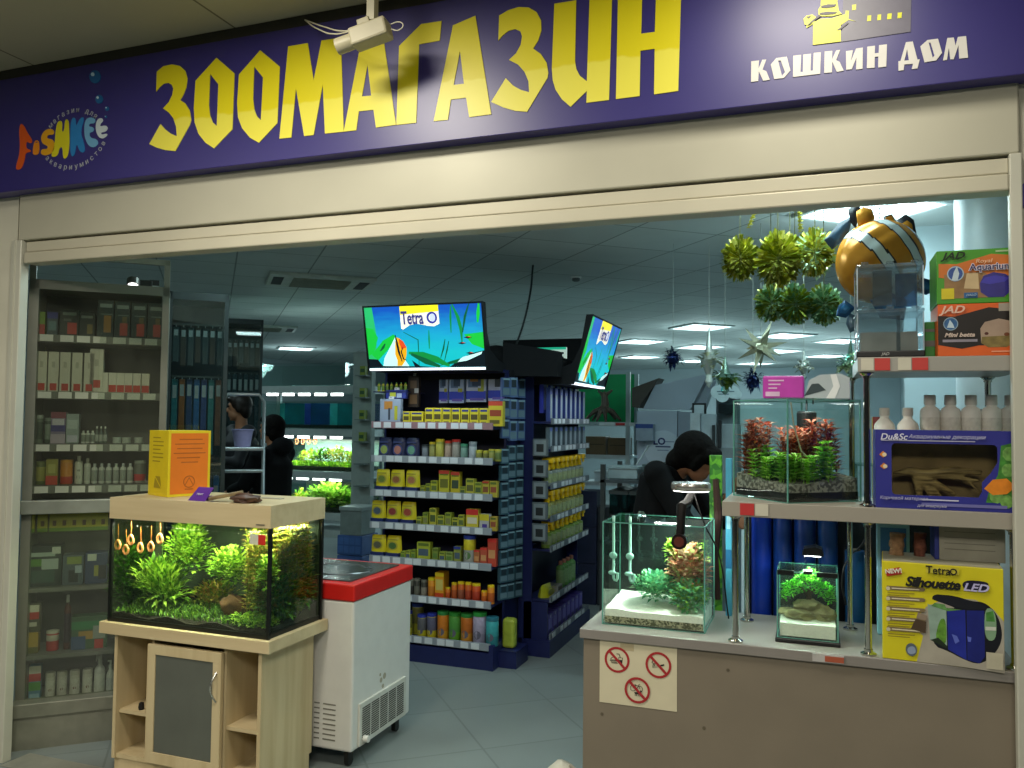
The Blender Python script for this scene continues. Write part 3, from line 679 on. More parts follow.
scrow(bottle('bottle', wpx(89, 95.6)/2, hpx(92, 461.5, 482), '#bfc2b8', '#b4b9b6', '#8f948c'), [92.6, 100, 107.2, 114.6, 121.8, 129], 475, 'small white bottle', 'on fourth showcase shelf', 'bottle', 'bottles in the left showcase', z=z)
scrow(jar('jar', wpx(133, 145)/2, hpx(139, 459, 482), '#5d5f55', '#8b8f84', '#b03030', band=(.1, .4)), [139], 475, 'dark jar with red and white label', 'at right of fourth showcase shelf', 'jar', 'jars in the left showcase', z=z)
# lower half of the showcase
z = zl-.016
hz = hpx(60, 514, 533)
scrow(carton('hanging_pack', wpx(24, 34.5), .03, hz, '#9a9326', [(-.5, 0, .5, .2, '#5d7a22'), (-.18, .3, .18, .58, '#57401c')]), [28.5, 41.5, 53.5, 63.5, 73.5, 83.5, 93, 102.5], 525, 'yellow pack with a dark dot', 'under the showcase middle rail', 'pack', 'yellow packs under the middle rail', dep=.05, base=z-hz)
mb = MB(); mb.bx(-W/2+.045, W/2-.035, .06, .075, z-hz-.012, z); mb.build('hook_rail', dk, t)
zb = lowz[1]+.01
scrow(carton('carton', wpx(26, 60), .1, hpx(40, 547, 588), '#1e2a26', [(-.42, .74, .3, .84, '#9aa79c'), (-.45, .5, -.1, .68, '#4f7a26'), (-.1, .42, .4, .68, '#9ca6a0'), (-.4, .1, .3, .4, '#2c463c'), (.2, .8, .46, .97, '#b4b8ac')]), [43], 580, 'large dark carton with green and white print', 'on lower showcase shelf', 'carton', 'lower cartons in the left showcase', base=zb)
scrow(carton('carton', wpx(61, 82), .1, hpx(70, 555, 585), '#46525a', [(-.3, .7, .4, .95, '#7d8a3c'), (-.2, .1, .25, .5, '#141a1c'), (.1, .4, .42, .65, '#9aa6ae')]), [71.5], 580, 'grey carton picturing a black pump', 'on lower showcase shelf', 'carton', 'lower cartons in the left showcase', base=zb)
scrow(carton('carton', wpx(83.5, 106), .1, hpx(95, 552, 583), '#2c3a5a', [(-.4, .75, 0, .97, '#b4b8ac'), (-.1, .25, .2, .6, '#8a8a30'), (.1, .15, .45, .6, '#1c2026')]), [95], 580, 'dark blue carton with yellow print', 'on lower showcase shelf', 'carton', 'lower cartons in the left showcase', base=zb)
zb = lowz[2]+.01
scrow(carton('carton', wpx(18, 34), .08, hpx(26, 634, 655), '#a88a2c', [(-.5, 0, .5, .3, '#5d5a22')]), [28], 650, 'yellow carton', 'on red and white goods shelf', 'carton', 'lower cartons in the left showcase', base=zb)
scrow(carton('carton', wpx(18, 37), .07, hpx(26, 604, 633), '#4a4638', [(-.1, .5, .4, .95, '#c4bfae'), (-.1, .45, .4, .7, '#b02c22'), (-.45, .2, .3, .35, '#b4afa0')]), [29], 630, 'dark pack with red and white print', 'standing on the yellow carton', 'pack', 'lower cartons in the left showcase', base=zb+hpx(26, 634, 655)+.001)
scrow(jar('jar', wpx(43, 56)/2, hpx(50, 628, 648), '#b02c22', '#c9c4b4', '#b8b0a0', band=(.5, .8)), [50], 640, 'round red jar with white lid', 'on lower showcase shelf', 'jar', 'jars in the left showcase', base=zb)
scrow(bottle('bottle', wpx(61, 68)/2, hpx(65, 590, 645), '#5a2a26', '#c9c9c4', '#3a2a3a'), [64.5], 640, 'slim dark red bottle', 'beside the round red jar', 'bottle', 'bottles in the left showcase', base=zb)
scrow(carton('carton', wpx(70, 106), .08, hpx(88, 607, 640), '#3d5c40', [(-.5, .6, .4, .85, '#2f7a4a'), (-.3, .3, .3, .55, '#a8802c'), (-.5, 0, -.1, .4, '#34507a'), (.1, .3, .45, .7, '#8d948c'), (.15, 0, .4, .28, '#b02c26')]), [88], 640, 'wide colourful green carton', 'on lower showcase shelf', 'carton', 'lower cartons in the left showcase', base=zb)
zb = lowz[3]+.01
scrow(carton('carton', wpx(16, 24.5), .06, hpx(20, 664, 707), '#3d3226', [(-.5, .78, .5, .98, '#bdb9aa'), (-.5, .62, .5, .78, '#b02c26'), (-.4, .3, .4, .55, '#5d7a2c'), (-.5, .0, .5, .16, '#8a3026')]), [20.5], 700, 'narrow dark carton with red stripe', 'at left of bottom showcase shelf', 'carton', 'lower cartons in the left showcase', base=zb)
scrow(carton('carton', wpx(26, 38), .06, hpx(31, 663, 706), '#4a7a9a', [(-.5, .82, .5, 1, '#c4c0b0'), (-.5, .64, .5, .82, '#b02c26'), (-.5, .42, .5, .62, '#4a8a36'), (-.4, .15, .4, .35, '#8ab0c4')]), [32], 700, 'blue and green carton with red stripe', 'on bottom showcase shelf', 'carton', 'lower cartons in the left showcase', base=zb)
scrow(bottle('bottle', wpx(41.5, 52)/2, hpx(47, 671, 705), '#c2bfb4', '#b4b2a6', '#c9c6bc', shoulder=.9, nr=.85, mark='#7a3a34'), [47, 59, 72, 85], 700, 'white rounded bottle', 'on bottom showcase shelf', 'bottle', 'bottles in the left showcase', base=zb)
scrow(bottle('spray_bottle', wpx(91, 102)/2, hpx(96, 651, 698), '#b4b7b4', '#a4a8a4', '#c4c6c0', shoulder=.7, kind='spray'), [97.5], 695, 'tall pale spray bottle', 'on bottom showcase shelf', 'spray bottle', 'bottles in the left showcase', base=zb)
scrow(bottle('pump_bottle', wpx(103.5, 112)/2, hpx(108, 656, 696), '#b9bdb9', '#c9ccc8', '#a9aeb0', shoulder=.66, kind='pump'), [108.5], 695, 'pale pump bottle', 'at right of bottom showcase shelf', 'pump bottle', 'bottles in the left showcase', base=zb)
t = None
# ------------------------------------------------------------------ planted aquarium on its cabinet
TY = .05
v = aty(271, 506, TY); TXR = v.x; ZLT = v.z                     # lid: right front corner
TXL = aty(110, 500.7, TY).x
ZLB = aty(270.4, 528.8, TY).z; ZBT = aty(262, 640, TY).z; ZBB = aty(262, 652.5, TY).z
TW = TXR-TXL; TD = .43; TC = (TXL+TXR)/2
BIR = wood('#c9b78f', '#bba880', 1.2, 'X'); BIRZ = wood('#c9b78f', '#b9a57c', 1.2, 'Z')
t = thing('aquarium_cabinet', 'light birch cabinet with grey glass door under the planted aquarium', 'cabinet', (TC, TY, 0))
w = TW/2-.035
xl = aty(113, 700, TY+.01).x-TC; xd0 = aty(148, 700, TY).x-TC; xd1 = aty(222, 700, TY).x-TC; xr = aty(259.5, 700, TY).x-TC
zb = ZBB-.002
mb = MB()
mb.bx(xl, xl+.018, .01, TD-.02, .04, zb); mb.bx(xr-.018, xr, .01, TD-.02, .04, zb); mb.bx(xl+.018, xr-.018, TD-.03, TD-.02, .04, zb)
mb.bx(xd0-.004, xd0+.012, .02, TD-.03, .06, zb); mb.bx(xd1-.012, xd1+.004, .02, TD-.03, .06, zb); mb.bx(xl+.018, xr-.018, .02, TD-.03, .04, .06)
mb.bx(xl, xr, .03, TD-.04, 0, .04)
mb.build('carcass', BIRZ, t)
zsh = aty(133, 711, TY+.03).z; zsh2 = aty(238, 728, TY+.03).z
for a, b, z in ((xl+.018, xd0-.004, zsh), (xd1+.004, xr-.018, zsh2)):
    mb = MB(); mb.bx(a, b, .03, TD-.03, z-.016, z); mb.build('shelf', BIR, t)
dt = aty(185, 645, TY).z-.012
mb = MB()
for a, b, c, d in ((xd0, xd1, dt-.045, dt), (xd0, xd1, .06, .11), (xd0, xd0+.045, .11, dt-.045), (xd1-.045, xd1, .11, dt-.045)): mb.bx(a, b, -.012, .008, c, d, bev=.001)
dr = mb.build('door', BIRZ, t)
mb = MB(); mb.bx(xd0+.044, xd1-.044, -.006, .002, .108, dt-.043); mb.build('door_glass', M('#5c5f57', .3, nz=.08, sc=6), dr)
h = [(xd1-.022+.01*math.sin(k/6*math.pi)*-1, -.014-.028*math.sin(k/6*math.pi), dt-.085-.13*k/6) for k in range(7)]
mb = MB(); mb.tube(h, .0045, 8); mb.build('handle', M('#c7c7c0', .25, .9, nz=0), dr, True)
mb = MB(); mb.lathe([(.012, 0), (.014, .01), (.012, .03), (.006, .034)], 12, (aty(140, 700, TY+.05).x, TY+.06, zsh+.0005)); tag(mb.build('black_cap', M('#151515', .5), smooth=True), 'small black cap on the left open shelf of birch cabinet', 'cap')

t = thing('aquarium', 'large planted aquarium with birch coloured hood', 'aquarium', (TC, TY, ZBB))
Z0 = ZBT-ZBB; Z1 = ZLB-ZBB; Z2 = ZLT-ZBB; hw = TW/2-.008
mb = MB(); mb.bx(-TW/2-.025, TW/2+.02, -.018, TD+.015, 0, Z0, bev=.002); mb.build('base_frame', BIR, t)
mb = MB()
for a, b, c, d in ((-TW/2, TW/2, 0, .018), (-TW/2, TW/2, TD-.018, TD), (-TW/2, -TW/2+.018, .018, TD-.018), (TW/2-.018, TW/2, .018, TD-.018)): mb.bx(a, b, c, d, Z1, Z2-.0121)
mb.bx(-TW/2, TW/2, 0, TD, Z2-.012, Z2)
hd = mb.build('hood', BIR, t)
mb = MB(); mb.bx(TW/2-.075, TW/2-.03, -.003, 0, Z1+.012, Z1+.017); mb.build('badge', M('#8a8578', .3, .6), hd)
mb = MB(); mb.bx(.20, .32, .26, .29, Z2, Z2+.004); mb.build('feeding_flap', M('#9b9584', .5), hd)
G = glass('#f8fcf6', .03)
mb = MB(); g = .006
mb.bx(-hw, hw, .008, .008+g, Z0, Z1); mb.bx(-hw, hw, TD-.014, TD-.014+g, Z0, Z1); mb.bx(-hw, -hw+g, .015, TD-.015, Z0, Z1); mb.bx(hw-g, hw, .015, TD-.015, Z0, Z1)
mb.build('glass_tank', G, t)
mb = MB()
for x in (-hw, hw):
    for y in (.012, TD-.012): mb.bx(x-.007, x+.007, y-.007, y+.007, Z0, Z1)
mb.build('corner_seal', M('#0e120e', .4, nz=0), t)
mb = MB(); mb.bx(-hw-.001, hw+.001, .006, TD-.006, Z0, Z0+.02); mb.build('bottom_trim', M('#12150f', .4, nz=0), t)
mb = MB(); mb.bx(-hw+.02, hw-.02, .035, .05, Z1-.004, Z1+.010); mb.bx(hw-.05, hw-.035, .05, TD-.04, Z1-.004, Z1+.010); mb.build('light_tube', M('#fbffec', .4, em=2.6, nz=0), t)
mb = MB(); mb.bx(-hw+.008, hw-.008, TD-.026, TD-.016, Z0+.01, Z1); mb.build('back_print', M('#3f4c3c', .8, nz=.3, sc=9), t)
# soil with rising back
mb = MB(); n = 16; vs = {}
for i in range(n+1):
    for j in range(7):
        x = -hw+.009+(2*hw-.018)*i/n; y = .017+(TD-.046)*j/6
        vs[i, j] = mb.bm.verts.new((x, y, Z0+.035+.05*(j/6)**1.5+.012*math.sin(i*1.3+j)))
for i in range(n):
    for j in range(6): mb.bm.faces.new((vs[i, j], vs[i+1, j], vs[i+1, j+1], vs[i, j+1]))
fr_ = [vs[i, 0] for i in range(n+1)]; bl = [mb.bm.verts.new((q.co.x, q.co.y, Z0+.018)) for q in fr_]
for i in range(n): mb.bm.faces.new((bl[i], bl[i+1], fr_[i+1], fr_[i]))
rt = [vs[n, j] for j in range(7)]; br = [mb.bm.verts.new((q.co.x, q.co.y, Z0+.018)) for q in rt]
for j in range(6): mb.bm.faces.new((br[j], br[j+1], rt[j+1], rt[j]))
mb.build('substrate', M('#1f1a12', .95, nz=.35, sc=60), t)
mb = MB(); mb.bx(-hw+.0065, hw-.0065, .0145, TD-.0145, Z0+.02, Z1-.03); mb.build('water', glass('#f6fbee', .003, fres=.01), t)
mb = MB(); mb.bx(hw-.105, hw-.06, .0062, .0074, Z1-.075, Z1-.03); mb.build('price_label', M('#c9c9b4', .5), t)
mb = MB(); mb.bx(hw-.06, hw-.022, .0062, .0074, Z1-.075, Z1-.03); mb.build('price_label', M('#c02a1e', .5), t)
def tl(x, y, dep=.1):
    v = aty(x, y, TY+dep); return (v.x, TY+dep, v.z)
GR = [M(c, .5, nz=.15, trans=.3) for c in ('#6a9a24', '#8ab434', '#4c7a1a', '#a8c848')]
DG = [M(c, .5, nz=.15, trans=.3) for c in ('#3c6a1c', '#527f26', '#2c5014')]
OL = [M(c, .5, nz=.15, trans=.3) for c in ('#7d8a24', '#96952c', '#5d7a20', '#a8903a', '#8a6a2a')]
def plant(name, label, fn, mats, group='plants in the planted aquarium'):
    mb = MB(); fn(mb, random.Random(len(label)*7+3)); return tag(mb.build(name, mats), label, 'aquarium plant', group)
soil = ZBT+.05
def fern(c, n, L, W, spread):
    def f(mb, rg):
        for _ in range(n):
            a = rg.uniform(0, 6.28); el = rg.uniform(.15, 1.1); p = Vector(c); d = Vector((math.cos(a)*math.cos(el), .6*math.sin(a)*math.cos(el), math.sin(el)))
            LL = L*rg.uniform(.6, 1.1); pts = []
            for k in range(7): t_ = k/6; pts.append(p+d*LL*t_+Vector((0, 0, -LL*.45*t_*t_)))
            m = rg.randrange(4); side = d.cross(Vector((0, 0, 1))).normalized()
            for k in range(6):
                w0 = W*math.sin(math.pi*(k+.3)/6.6); w1 = W*math.sin(math.pi*(k+1.3)/7.4)
                f_ = mb.bm.faces.new([mb.bm.verts.new(q) for q in (pts[k]-side*w0/2, pts[k]+side*w0/2, pts[k+1]+side*w1/2, pts[k+1]-side*w1/2)]); f_.material_index = m
    return f
c = tl(160, 580, .15); plant('fern_plant', 'bright green long leaved clump in the middle of the planted aquarium', lambda mb, rg: (bush(mb, (c[0], c[1], c[2]), (.125, .075, .085), 620, .075, .015, 4, rg, .9, .2), bush(mb, (c[0]+.05, c[1]-.02, c[2]-.05), (.12, .06, .05), 260, .06, .016, 4, rg, .5, .2)), GR)
c = tl(188, 548, .20); plant('bushy_plant', 'tall bushy green plant behind the fern clump', lambda mb, rg: bush(mb, c, (.125, .07, .13), 900, .03, .022, 4, rg), GR)
c2 = tl(128, 575, .20); plant('bushy_plant', 'dark green plant at the left end of the planted aquarium', lambda mb, rg: bush(mb, (c2[0]+.02, c2[1], c2[2]), (.10, .08, .19), 700, .04, .018, 3, rg), DG)
c3 = tl(232, 566, .16); plant('bushy_plant', 'round leaved green plant right of the fern clump', lambda mb, rg: bush(mb, c3, (.125, .07, .09), 760, .026, .022, 4, rg), GR)
c7 = tl(140, 600, .26); plant('bushy_plant', 'dark green undergrowth behind the fern clump', lambda mb, rg: bush(mb, (c7[0]+.06, c7[1], c7[2]), (.17, .06, .11), 900, .035, .02, 3, rg), DG)
c8 = tl(215, 598, .24); plant('bushy_plant', 'olive undergrowth behind the brown rocks', lambda mb, rg: bush(mb, (c8[0], c8[1], c8[2]), (.13, .06, .08), 700, .03, .016, 5, rg), OL)
plant('stem_plant', 'fine yellow green stems along the right side pane at the back', lambda mb, rg: stems(mb, (TXR-.045, TY+.29, soil), (.03, .10), Z1-Z0-.06, 46, .04, .012, 5, rg, 16), OL)
plant('bushy_plant', 'dark foliage at the back right corner of the aquarium', lambda mb, rg: bush(mb, (TXR-.06, TY+.32, soil+.13), (.05, .07, .14), 620, .04, .016, 3, rg), DG)
c4 = tl(252, 600, .22); c4b = tl(303, 600, .2)
plant('stem_plant', 'tall yellow brown stem plant at the right end of the aquarium', lambda mb, rg: stems(mb, (TXR-.13, TY+.21, soil), (.10, .15), Z1-Z0-.05, 95, .04, .012, 5, rg, 16), OL)
plant('bushy_plant', 'dark green bush low at the right pane of the aquarium', lambda mb, rg: bush(mb, (TXR-.075, TY+.19, soil+.10), (.07, .15, .13), 900, .04, .016, 3, rg), DG)
c5 = tl(272, 580, .06); plant('bushy_plant', 'green leafy plant behind the right front corner seal', lambda mb, rg: bush(mb, (TXR-.06, TY+.06, c5[2]+.03), (.05, .04, .07), 220, .026, .018, 4, rg), GR)
def carpet(mb, rg):
    for _ in range(2600):
        x = rg.uniform(TC-hw+.02, TC+hw-.02); q = rg.random(); y = TY+.025+q*.2
        if x > TC+.1 and rg.random() < .3: continue
        z = ZBT+.036+.05*((y-TY)/TD)**1.5
        leaf(mb, Vector((x, y, z)), Vector((rg.gauss(0, .4), rg.gauss(0, .4), 1)), rg.uniform(.018, .04)*(1+q*.5), .007, rg.choice((0, 0, 1, 2, 2)))
o = plant('carpet_plant', 'low mossy green carpet along the aquarium floor', carpet, [M(c, .6, nz=.2, trans=.25) for c in ('#4f7a1e', '#78a02c', '#34541a')]); o['kind'] = 'stuff'
plant('carpet_plant', 'bright green low clump at the right front of the aquarium floor', lambda mb, rg: bush(mb, (TXR-.13, TY+.07, ZBT+.06), (.13, .05, .03), 520, .02, .015, 4, rg), GR)
# dark brown rocks / wood in the middle
def lump(mb, c, r, rg, mat=0, amp=.25, fq=6):
    vs = bmesh.ops.create_icosphere(mb.bm, subdivisions=3, radius=1)['verts']; off = Vector((rg.random()*50, rg.random()*50, 0))
    for q in vs:
        n_ = noise.noise(q.co*1.6+off)*amp+noise.noise(q.co*fq*.8+off)*amp*.4
        q.co = Vector(c)+Vector((q.co.x*r[0], q.co.y*r[1], q.co.z*r[2]))*(1+n_)
    for f in {f for q in vs for f in q.link_faces}: f.material_index = mat
rg = random.Random(5); c6 = tl(232, 595, .12)
mb = MB(); lump(mb, (c6[0], TY+.13, ZBT+.10), (.07, .04, .05), rg); o = mb.build('rock', M('#5a3d24', .85, nz=.3, sc=25), smooth=True); tag(o, 'reddish brown rock among the plants in the aquarium', 'rock')
mb = MB(); lump(mb, (c6[0]+.10, TY+.14, ZBT+.085), (.06, .04, .04), rg); o = mb.build('rock', M('#43321f', .85, nz=.3, sc=25), smooth=True); tag(o, 'dark brown rock right of the reddish one in the aquarium', 'rock')
# orange drop shaped rings hanging on threads inside
OR = M('#d98a5a', .4, nz=.1)
def drop():
    mb = MB(); pts = []
    for k in range(20):
        a = 2*math.pi*k/20; r = .0145; pts.append((r*1.05*math.sin(a)*(1-.35*max(0, math.cos(a))), 0, r*math.cos(a)*1.45-.022))
    pts.append(pts[0]); mb.tube(pts, .0058, 7)
    o = mb.build('hanging_ring', OR, smooth=True)
    mb = MB(); mb.tube([(0, 0, -.004), (.002, 0, .03), (-.001, 0, .075)], .0012, 5); mb.build('thread', M('#a9642c', .6), o, True)
    return o
ds = [(118, 546), (131, 541), (140.5, 549), (151, 548), (160, 540), (126, 551)]
names = ['leftmost', 'second from left, brightest', 'middle lower', 'second from right', 'rightmost', 'lowest left']
pr = drop(); ks = kids(pr)
for i, (x, y) in enumerate(ds):
    q = tl(x, y-6, .05+.012*(i % 3)); lb = f'orange drop shaped ring hanging in the aquarium, {names[i]} of six'
    if i == 0: pr.location = q; tag(pr, lb, 'hanging ring', 'orange rings hanging in the aquarium')
    else: dup(pr, q, lb, ks=ks)
# things on the hood
q = aty(167, 500, TY+.10)
t = thing('sign_box', 'yellow box with orange front panel standing on the aquarium hood', 'box', (q.x, q.y, ZLT+.001), 0)
bh = aty(167, 431, TY+.1).z-ZLT; bw = aty(209.5, 470, TY+.1).x-aty(167, 470, TY+.1).x; bd = .155
bw2 = bw
YB = M('#d8bf1c', .45, nz=.05); OB = M('#d9741c', .45, nz=.05)
# corner nearest the viewer at the origin: front face to the right, side face turned to the left
fa = R(68)
fd = Vector((math.cos(fa), math.sin(fa), 0)); lw = .205; bw = .215
ld = Vector((-math.sin(fa), math.cos(fa), 0))
mb = MB(); mb.prism([(0, 0, 0), fd*bw, fd*bw+ld*lw, ld*lw], (0, 0, bh)); mb.build('carton', YB, t)
fm = Matrix(((fd.x, -fd.y, 0, 0), (fd.y, fd.x, 0, 0), (0, 0, 1, 0), (0, 0, 0, 1)))
a = Art(fm); a.r(.012, .012, bw-.012, bh-.012, OB)
ink = M('#a8591c', .5, nz=0)
for k, (u0, u1) in enumerate(((.25, .8), (.15, .85), (.2, .8), (.12, .88), (.2, .75), (.3, .7))): a.r(bw*u0, bh*(.86-.07*k), bw*u1, bh*(.86-.07*k)+.005, ink)
a.ring(bw*.5, bh*.22, .03, .025, ink); a.line([(bw*.5-.02, bh*.22-.015), (bw*.5, bh*.22+.02), (bw*.5+.02, bh*.22-.015)], .004, ink); a.r(bw*.4, bh*.1, bw*.6, bh*.115, ink)
a.build('front_panel', t)
sd_ = -ld
fm2 = Matrix(((sd_.x, -sd_.y, 0, ld.x*lw), (sd_.y, sd_.x, 0, ld.y*lw), (0, 0, 1, 0), (0, 0, 0, 1)))
a = Art(fm2); ink2 = M('#a08a1c', .5, nz=0)
for k in range(7): a.r(lw*.2, bh*(.88-.06*k), lw*(.75 if k % 3 else .6), bh*(.88-.06*k)+.006, ink2)
a.p([(lw*.3, bh*.12), (lw*.7, bh*.12), (lw*.62, bh*.3), (lw*.36, bh*.3)], ink2); a.line([(lw*.34, bh*.3), (lw*.7, bh*.12)], .006, YB)
a.build('side_print', t)
q = aty(197, 497, TY+.03)
mb = MB(); mb.prism([(-.052, .0, 0), (.048, -.004, 0), (.06, .04, .058), (-.035, .05, .058)], (0, .004, .001)); mb.box((0, .05, .01), (.08, .03, .02))
o = mb.build('card_holder', M('#5a2f8f', .4)); o.location = (q.x, TY+.03, ZLT+.0012); tag(o, 'small purple card stand leaning on the yellow box', 'card stand')
text('тент', .018, M('#c9c4d8', .5, nz=0), o, (.004, .014, .03), rot=Matrix.Rotation(R(52), 4, 'X'))
q = aty(226, 497, TY+.07)
mb = MB(); mb.box((0, 0, .008), (.15, .045, .016), bev=.004, rot=(Matrix.Rotation(R(28), 3, 'Z')@Matrix.Rotation(R(-11), 3, 'Y'))); o = mb.build('wooden_stick', wood('#8a7650', '#5a4a30', 2, 'X')); o.location = (q.x, TY+.07, ZLT+.020); tag(o, 'flat brown stick lying on the aquarium hood', 'stick')
q = aty(247, 497, TY+.06)
mb = MB(); lump(mb, (0, 0, .02), (.065, .042, .022), random.Random(3), amp=.5); o = mb.build('wood_piece', wood('#5d4030', '#2f1f18', 3, 'X'), smooth=True); o.location = (q.x, TY+.06, ZLT+.0); o.rotation_euler.z = R(20); tag(o, 'dark reddish wood piece lying at the end of the hood', 'wood piece')

# ------------------------------------------------------------------ chest freezer behind the aquarium
FX = -2.10
n0 = atx(354, 602, FX); f0 = atx(411.5, 585, FX)
fy0, fy1 = n0.y, f0.y; ztp = atx(354, 585, FX).z; zbd = n0.z; fw = .62
fy0 = max(fy0, TY+TD+.022)
t = thing('chest_freezer', 'white chest freezer with red lid frame right of the planted aquarium', 'freezer', (FX-fw/2, fy0, 0))
fy0 = max(fy0, TY+TD+.022); L = fy1-fy0
mb = MB(); mb.bx(-fw/2, fw/2, 0, L, .045, zbd, bev=.012); mb.build('body', M('#d3d1cb', .35, nz=.03), t)
mb = MB(); mb.bx(-fw/2-.006, fw/2+.006, -.006, L+.006, zbd, ztp, bev=.008); mb.build('lid_frame', M('#c41f1a', .35, nz=.05), t)
mb = MB(); mb.bx(-fw/2+.05, fw/2-.05, .05, L-.05, ztp-.002, ztp+.006, bev=.002); lg = mb.build('lid_glass', M('#3a3d3c', .12, nz=.05, spec=.8), t)
pts = [(.02+.2*math.cos(k/14*2*math.pi), L/2+.15*math.sin(k/14*2*math.pi), ztp+.007) for k in range(15)]
mb = MB(); mb.tube(pts, .004, 6); mb.build('bowl_rim', M('#8d9294', .25, .7), lg, True)
gm = M('#6d6d66', .6)
gy0 = atx(357, 760, FX).y-fy0; gy1 = atx(404, 700, FX).y-fy0; gz1 = atx(358, 704, FX).z; gz0 = .055
gy0 = max(gy0, .03)
mb = MB(); mb.bx(fw/2, fw/2+.012, gy0, gy1, gz0, gz1, bev=.003); gr = mb.build('grille', M('#c9c7bd', .45), t)
ncol, nrow = 5, 15
for i in range(ncol):
    cx0 = gy0+.022+(gy1-gy0-.04)*i/ncol; cx1 = cx0+(gy1-gy0-.04)/ncol-.012
    mb = MB()
    for j in range(nrow):
        z = gz0+.025+(gz1-gz0-.045)*j/nrow; mb.bx(fw/2+.0115, fw/2+.0135, cx0, cx1, z, z+.006)
    mb.build('grille_slots', M('#4a4842', .8), gr)
mb = MB(); mb.tube([(fw/2+.012, gy0+.04, .085), (fw/2+.04, gy0+.04, .085)], .016, 14); mb.build('drain_cap', M('#dcdad2', .4), gr, True)
mb = MB()
for j in range(8):
    z = .09+j*.024; mb.bx(fw/2-.16, fw/2-.09, -.002, .004, z, z+.006); mb.bx(fw/2-.21, fw/2-.18, -.002, .004, z, z+.006)
mb.build('side_slots', M('#77756c', .7), t)
mb = MB(); k0 = atx(381, 680, FX)
for dy, dz, r in ((0, 0, .013), (.035, .012, .016), (.02, -.035, .011), (-.01, .03, .008)): mb.tube([(fw/2, k0.y-fy0+dy, k0.z+dz), (fw/2+.0015, k0.y-fy0+dy, k0.z+dz)], r, 10)
mb.build('sticker_residue', M('#a39c88', .7), t)
for x, y in ((fw/2-.05, .06), (fw/2-.05, L-.07), (-fw/2+.05, .06), (-fw/2+.05, L-.07)):
    mb = MB(); mb.tube([(x-.012, y, .024), (x+.012, y, .024)], .023, 14); mb.bx(x-.016, x+.016, y-.016, y+.016, .03, .046); mb.build('caster', M('#1d1d1c', .5), t, True)
# ------------------------------------------------------------------ four sided blue display with picture boxes on top
GY = 2.23
GX0, GX1 = -3.02, -2.06
BLU = M('#1d2454', .4, .1, nz=.08); DBL = M('#10142e', .45, nz=.08); STR = M('#8f97a0', .4, .2, nz=.05); TAG = M('#c4cbd0', .5, nz=.05)
t = thing('display_rack', 'blue shop display rack with shelves of fish food facing the entrance', 'display rack', (0, 0, 0))
mb = MB(); mb.bx(GX0, GX1, GY+.42, GY+.47, 0, 2.0); mb.build('back_panel', DBL, t)
mb = MB(); mb.bx(GX0, GX1+.01, GY, GY+.52, 0, .075); mb.prism([(GX1-.02, GY-.005, 0), (GX1+.012, GY-.005, 0), (GX1+.012, GY-.005, .13), (GX1-.02, GY-.005, .13)], (0, .5, 0)); mb.build('plinth', BLU, t)
mb = MB(); mb.bx(GX1-.012, GX1+.004, GY+.22, GY+.52, .075, 2.0); mb.build('side_panel', BLU, t)
mb = MB(); mb.bx(GX0-.004, GX0+.012, GY+.22, GY+.52, .075, 2.0); mb.build('side_panel', BLU, t)
mb = MB(); mb.bx(GX0, GX1, GY+.2, GY+.5, 1.98, 2.0); mb.build('top_board', BLU, t)
FZ = [1.578, 1.338, 1.094, .865, .625, .37, .09]
FXL = [370, 377, 375, 373, 371, 371, 371]
for i, z in enumerate(FZ):
    mb = MB(); mb.bx(GX0+.012, GX1-.012, GY+.012, GY+.42, z+.004, z+.024); sh = mb.build('shelf', BLU, t)
    mb = MB(); mb.bx(GX0+.012, GX1-.012, GY, GY+.012, z, z+.048); mb.build('price_strip', STR if i else M('#8a6a70', .5), sh)
    x = GX0+.03+.013*(i % 3); k = 0; tg = None
    while x < GX1-.07:
        if tg is None: mb = MB(); mb.bx(0, .058, -.003, -.0002, .004, .044); tg = mb.build('price_tag', TAG, sh, loc=(x, GY, z))
        else: c_ = tg.copy(); COL.objects.link(c_); c_.location = (x, GY, z)
        x += (.082, .095, .066, .110, .078)[(k+i) % 5]; k += 1
def fx(px, y=GY+.03): return aty(px, 480, y).x
def goods(z, proto, pxs, desc, where, cat, group, dy=.06, up=.0):
    return row(proto, None, [(fx(x, GY+dy), GY+dy, z+.0245+up) for x in pxs], desc, where, cat, group)
def wp(px): return px*.00745
def Pc(w, h, base, arts=(), d=.05): return carton('carton', wp(w), d, wp(h), base, arts)
FG = 'fish food packs on the front of the display rack'
Y1, Y2 = '#c2b52a', '#a89c24'
ya = [(-.4, .35, .4, .65, '#4a4420'), (-.3, .1, .3, .25, '#7d7428'), (-.4, .8, .4, .92, '#2c3a7a')]
w0 = 'on the top food shelf'
goods(FZ[0], Pc(7, 13, Y1, ya), [406.8], 'short yellow carton', 'at the left end of the yellow row on top food shelf', 'carton', FG)
goods(FZ[0], Pc(13, 13, Y1, ya), [417.3], 'short wide yellow carton', w0, 'carton', FG)
goods(FZ[0], Pc(8.4, 16.5, Y1, ya), [429.5, 438, 447, 456.3, 465.6, 474.8, 484.3], 'upright yellow carton', w0, 'carton', FG)
goods(FZ[0], Pc(14, 23, '#b8a82a', [(-.5, .82, .5, 1, '#b0402c'), (-.4, .4, .4, .65, '#8a3a24'), (-.4, .1, .3, .25, '#5d5424')]), [496], 'tallest yellow carton with red top', 'at the right end of top food shelf', 'carton', FG)
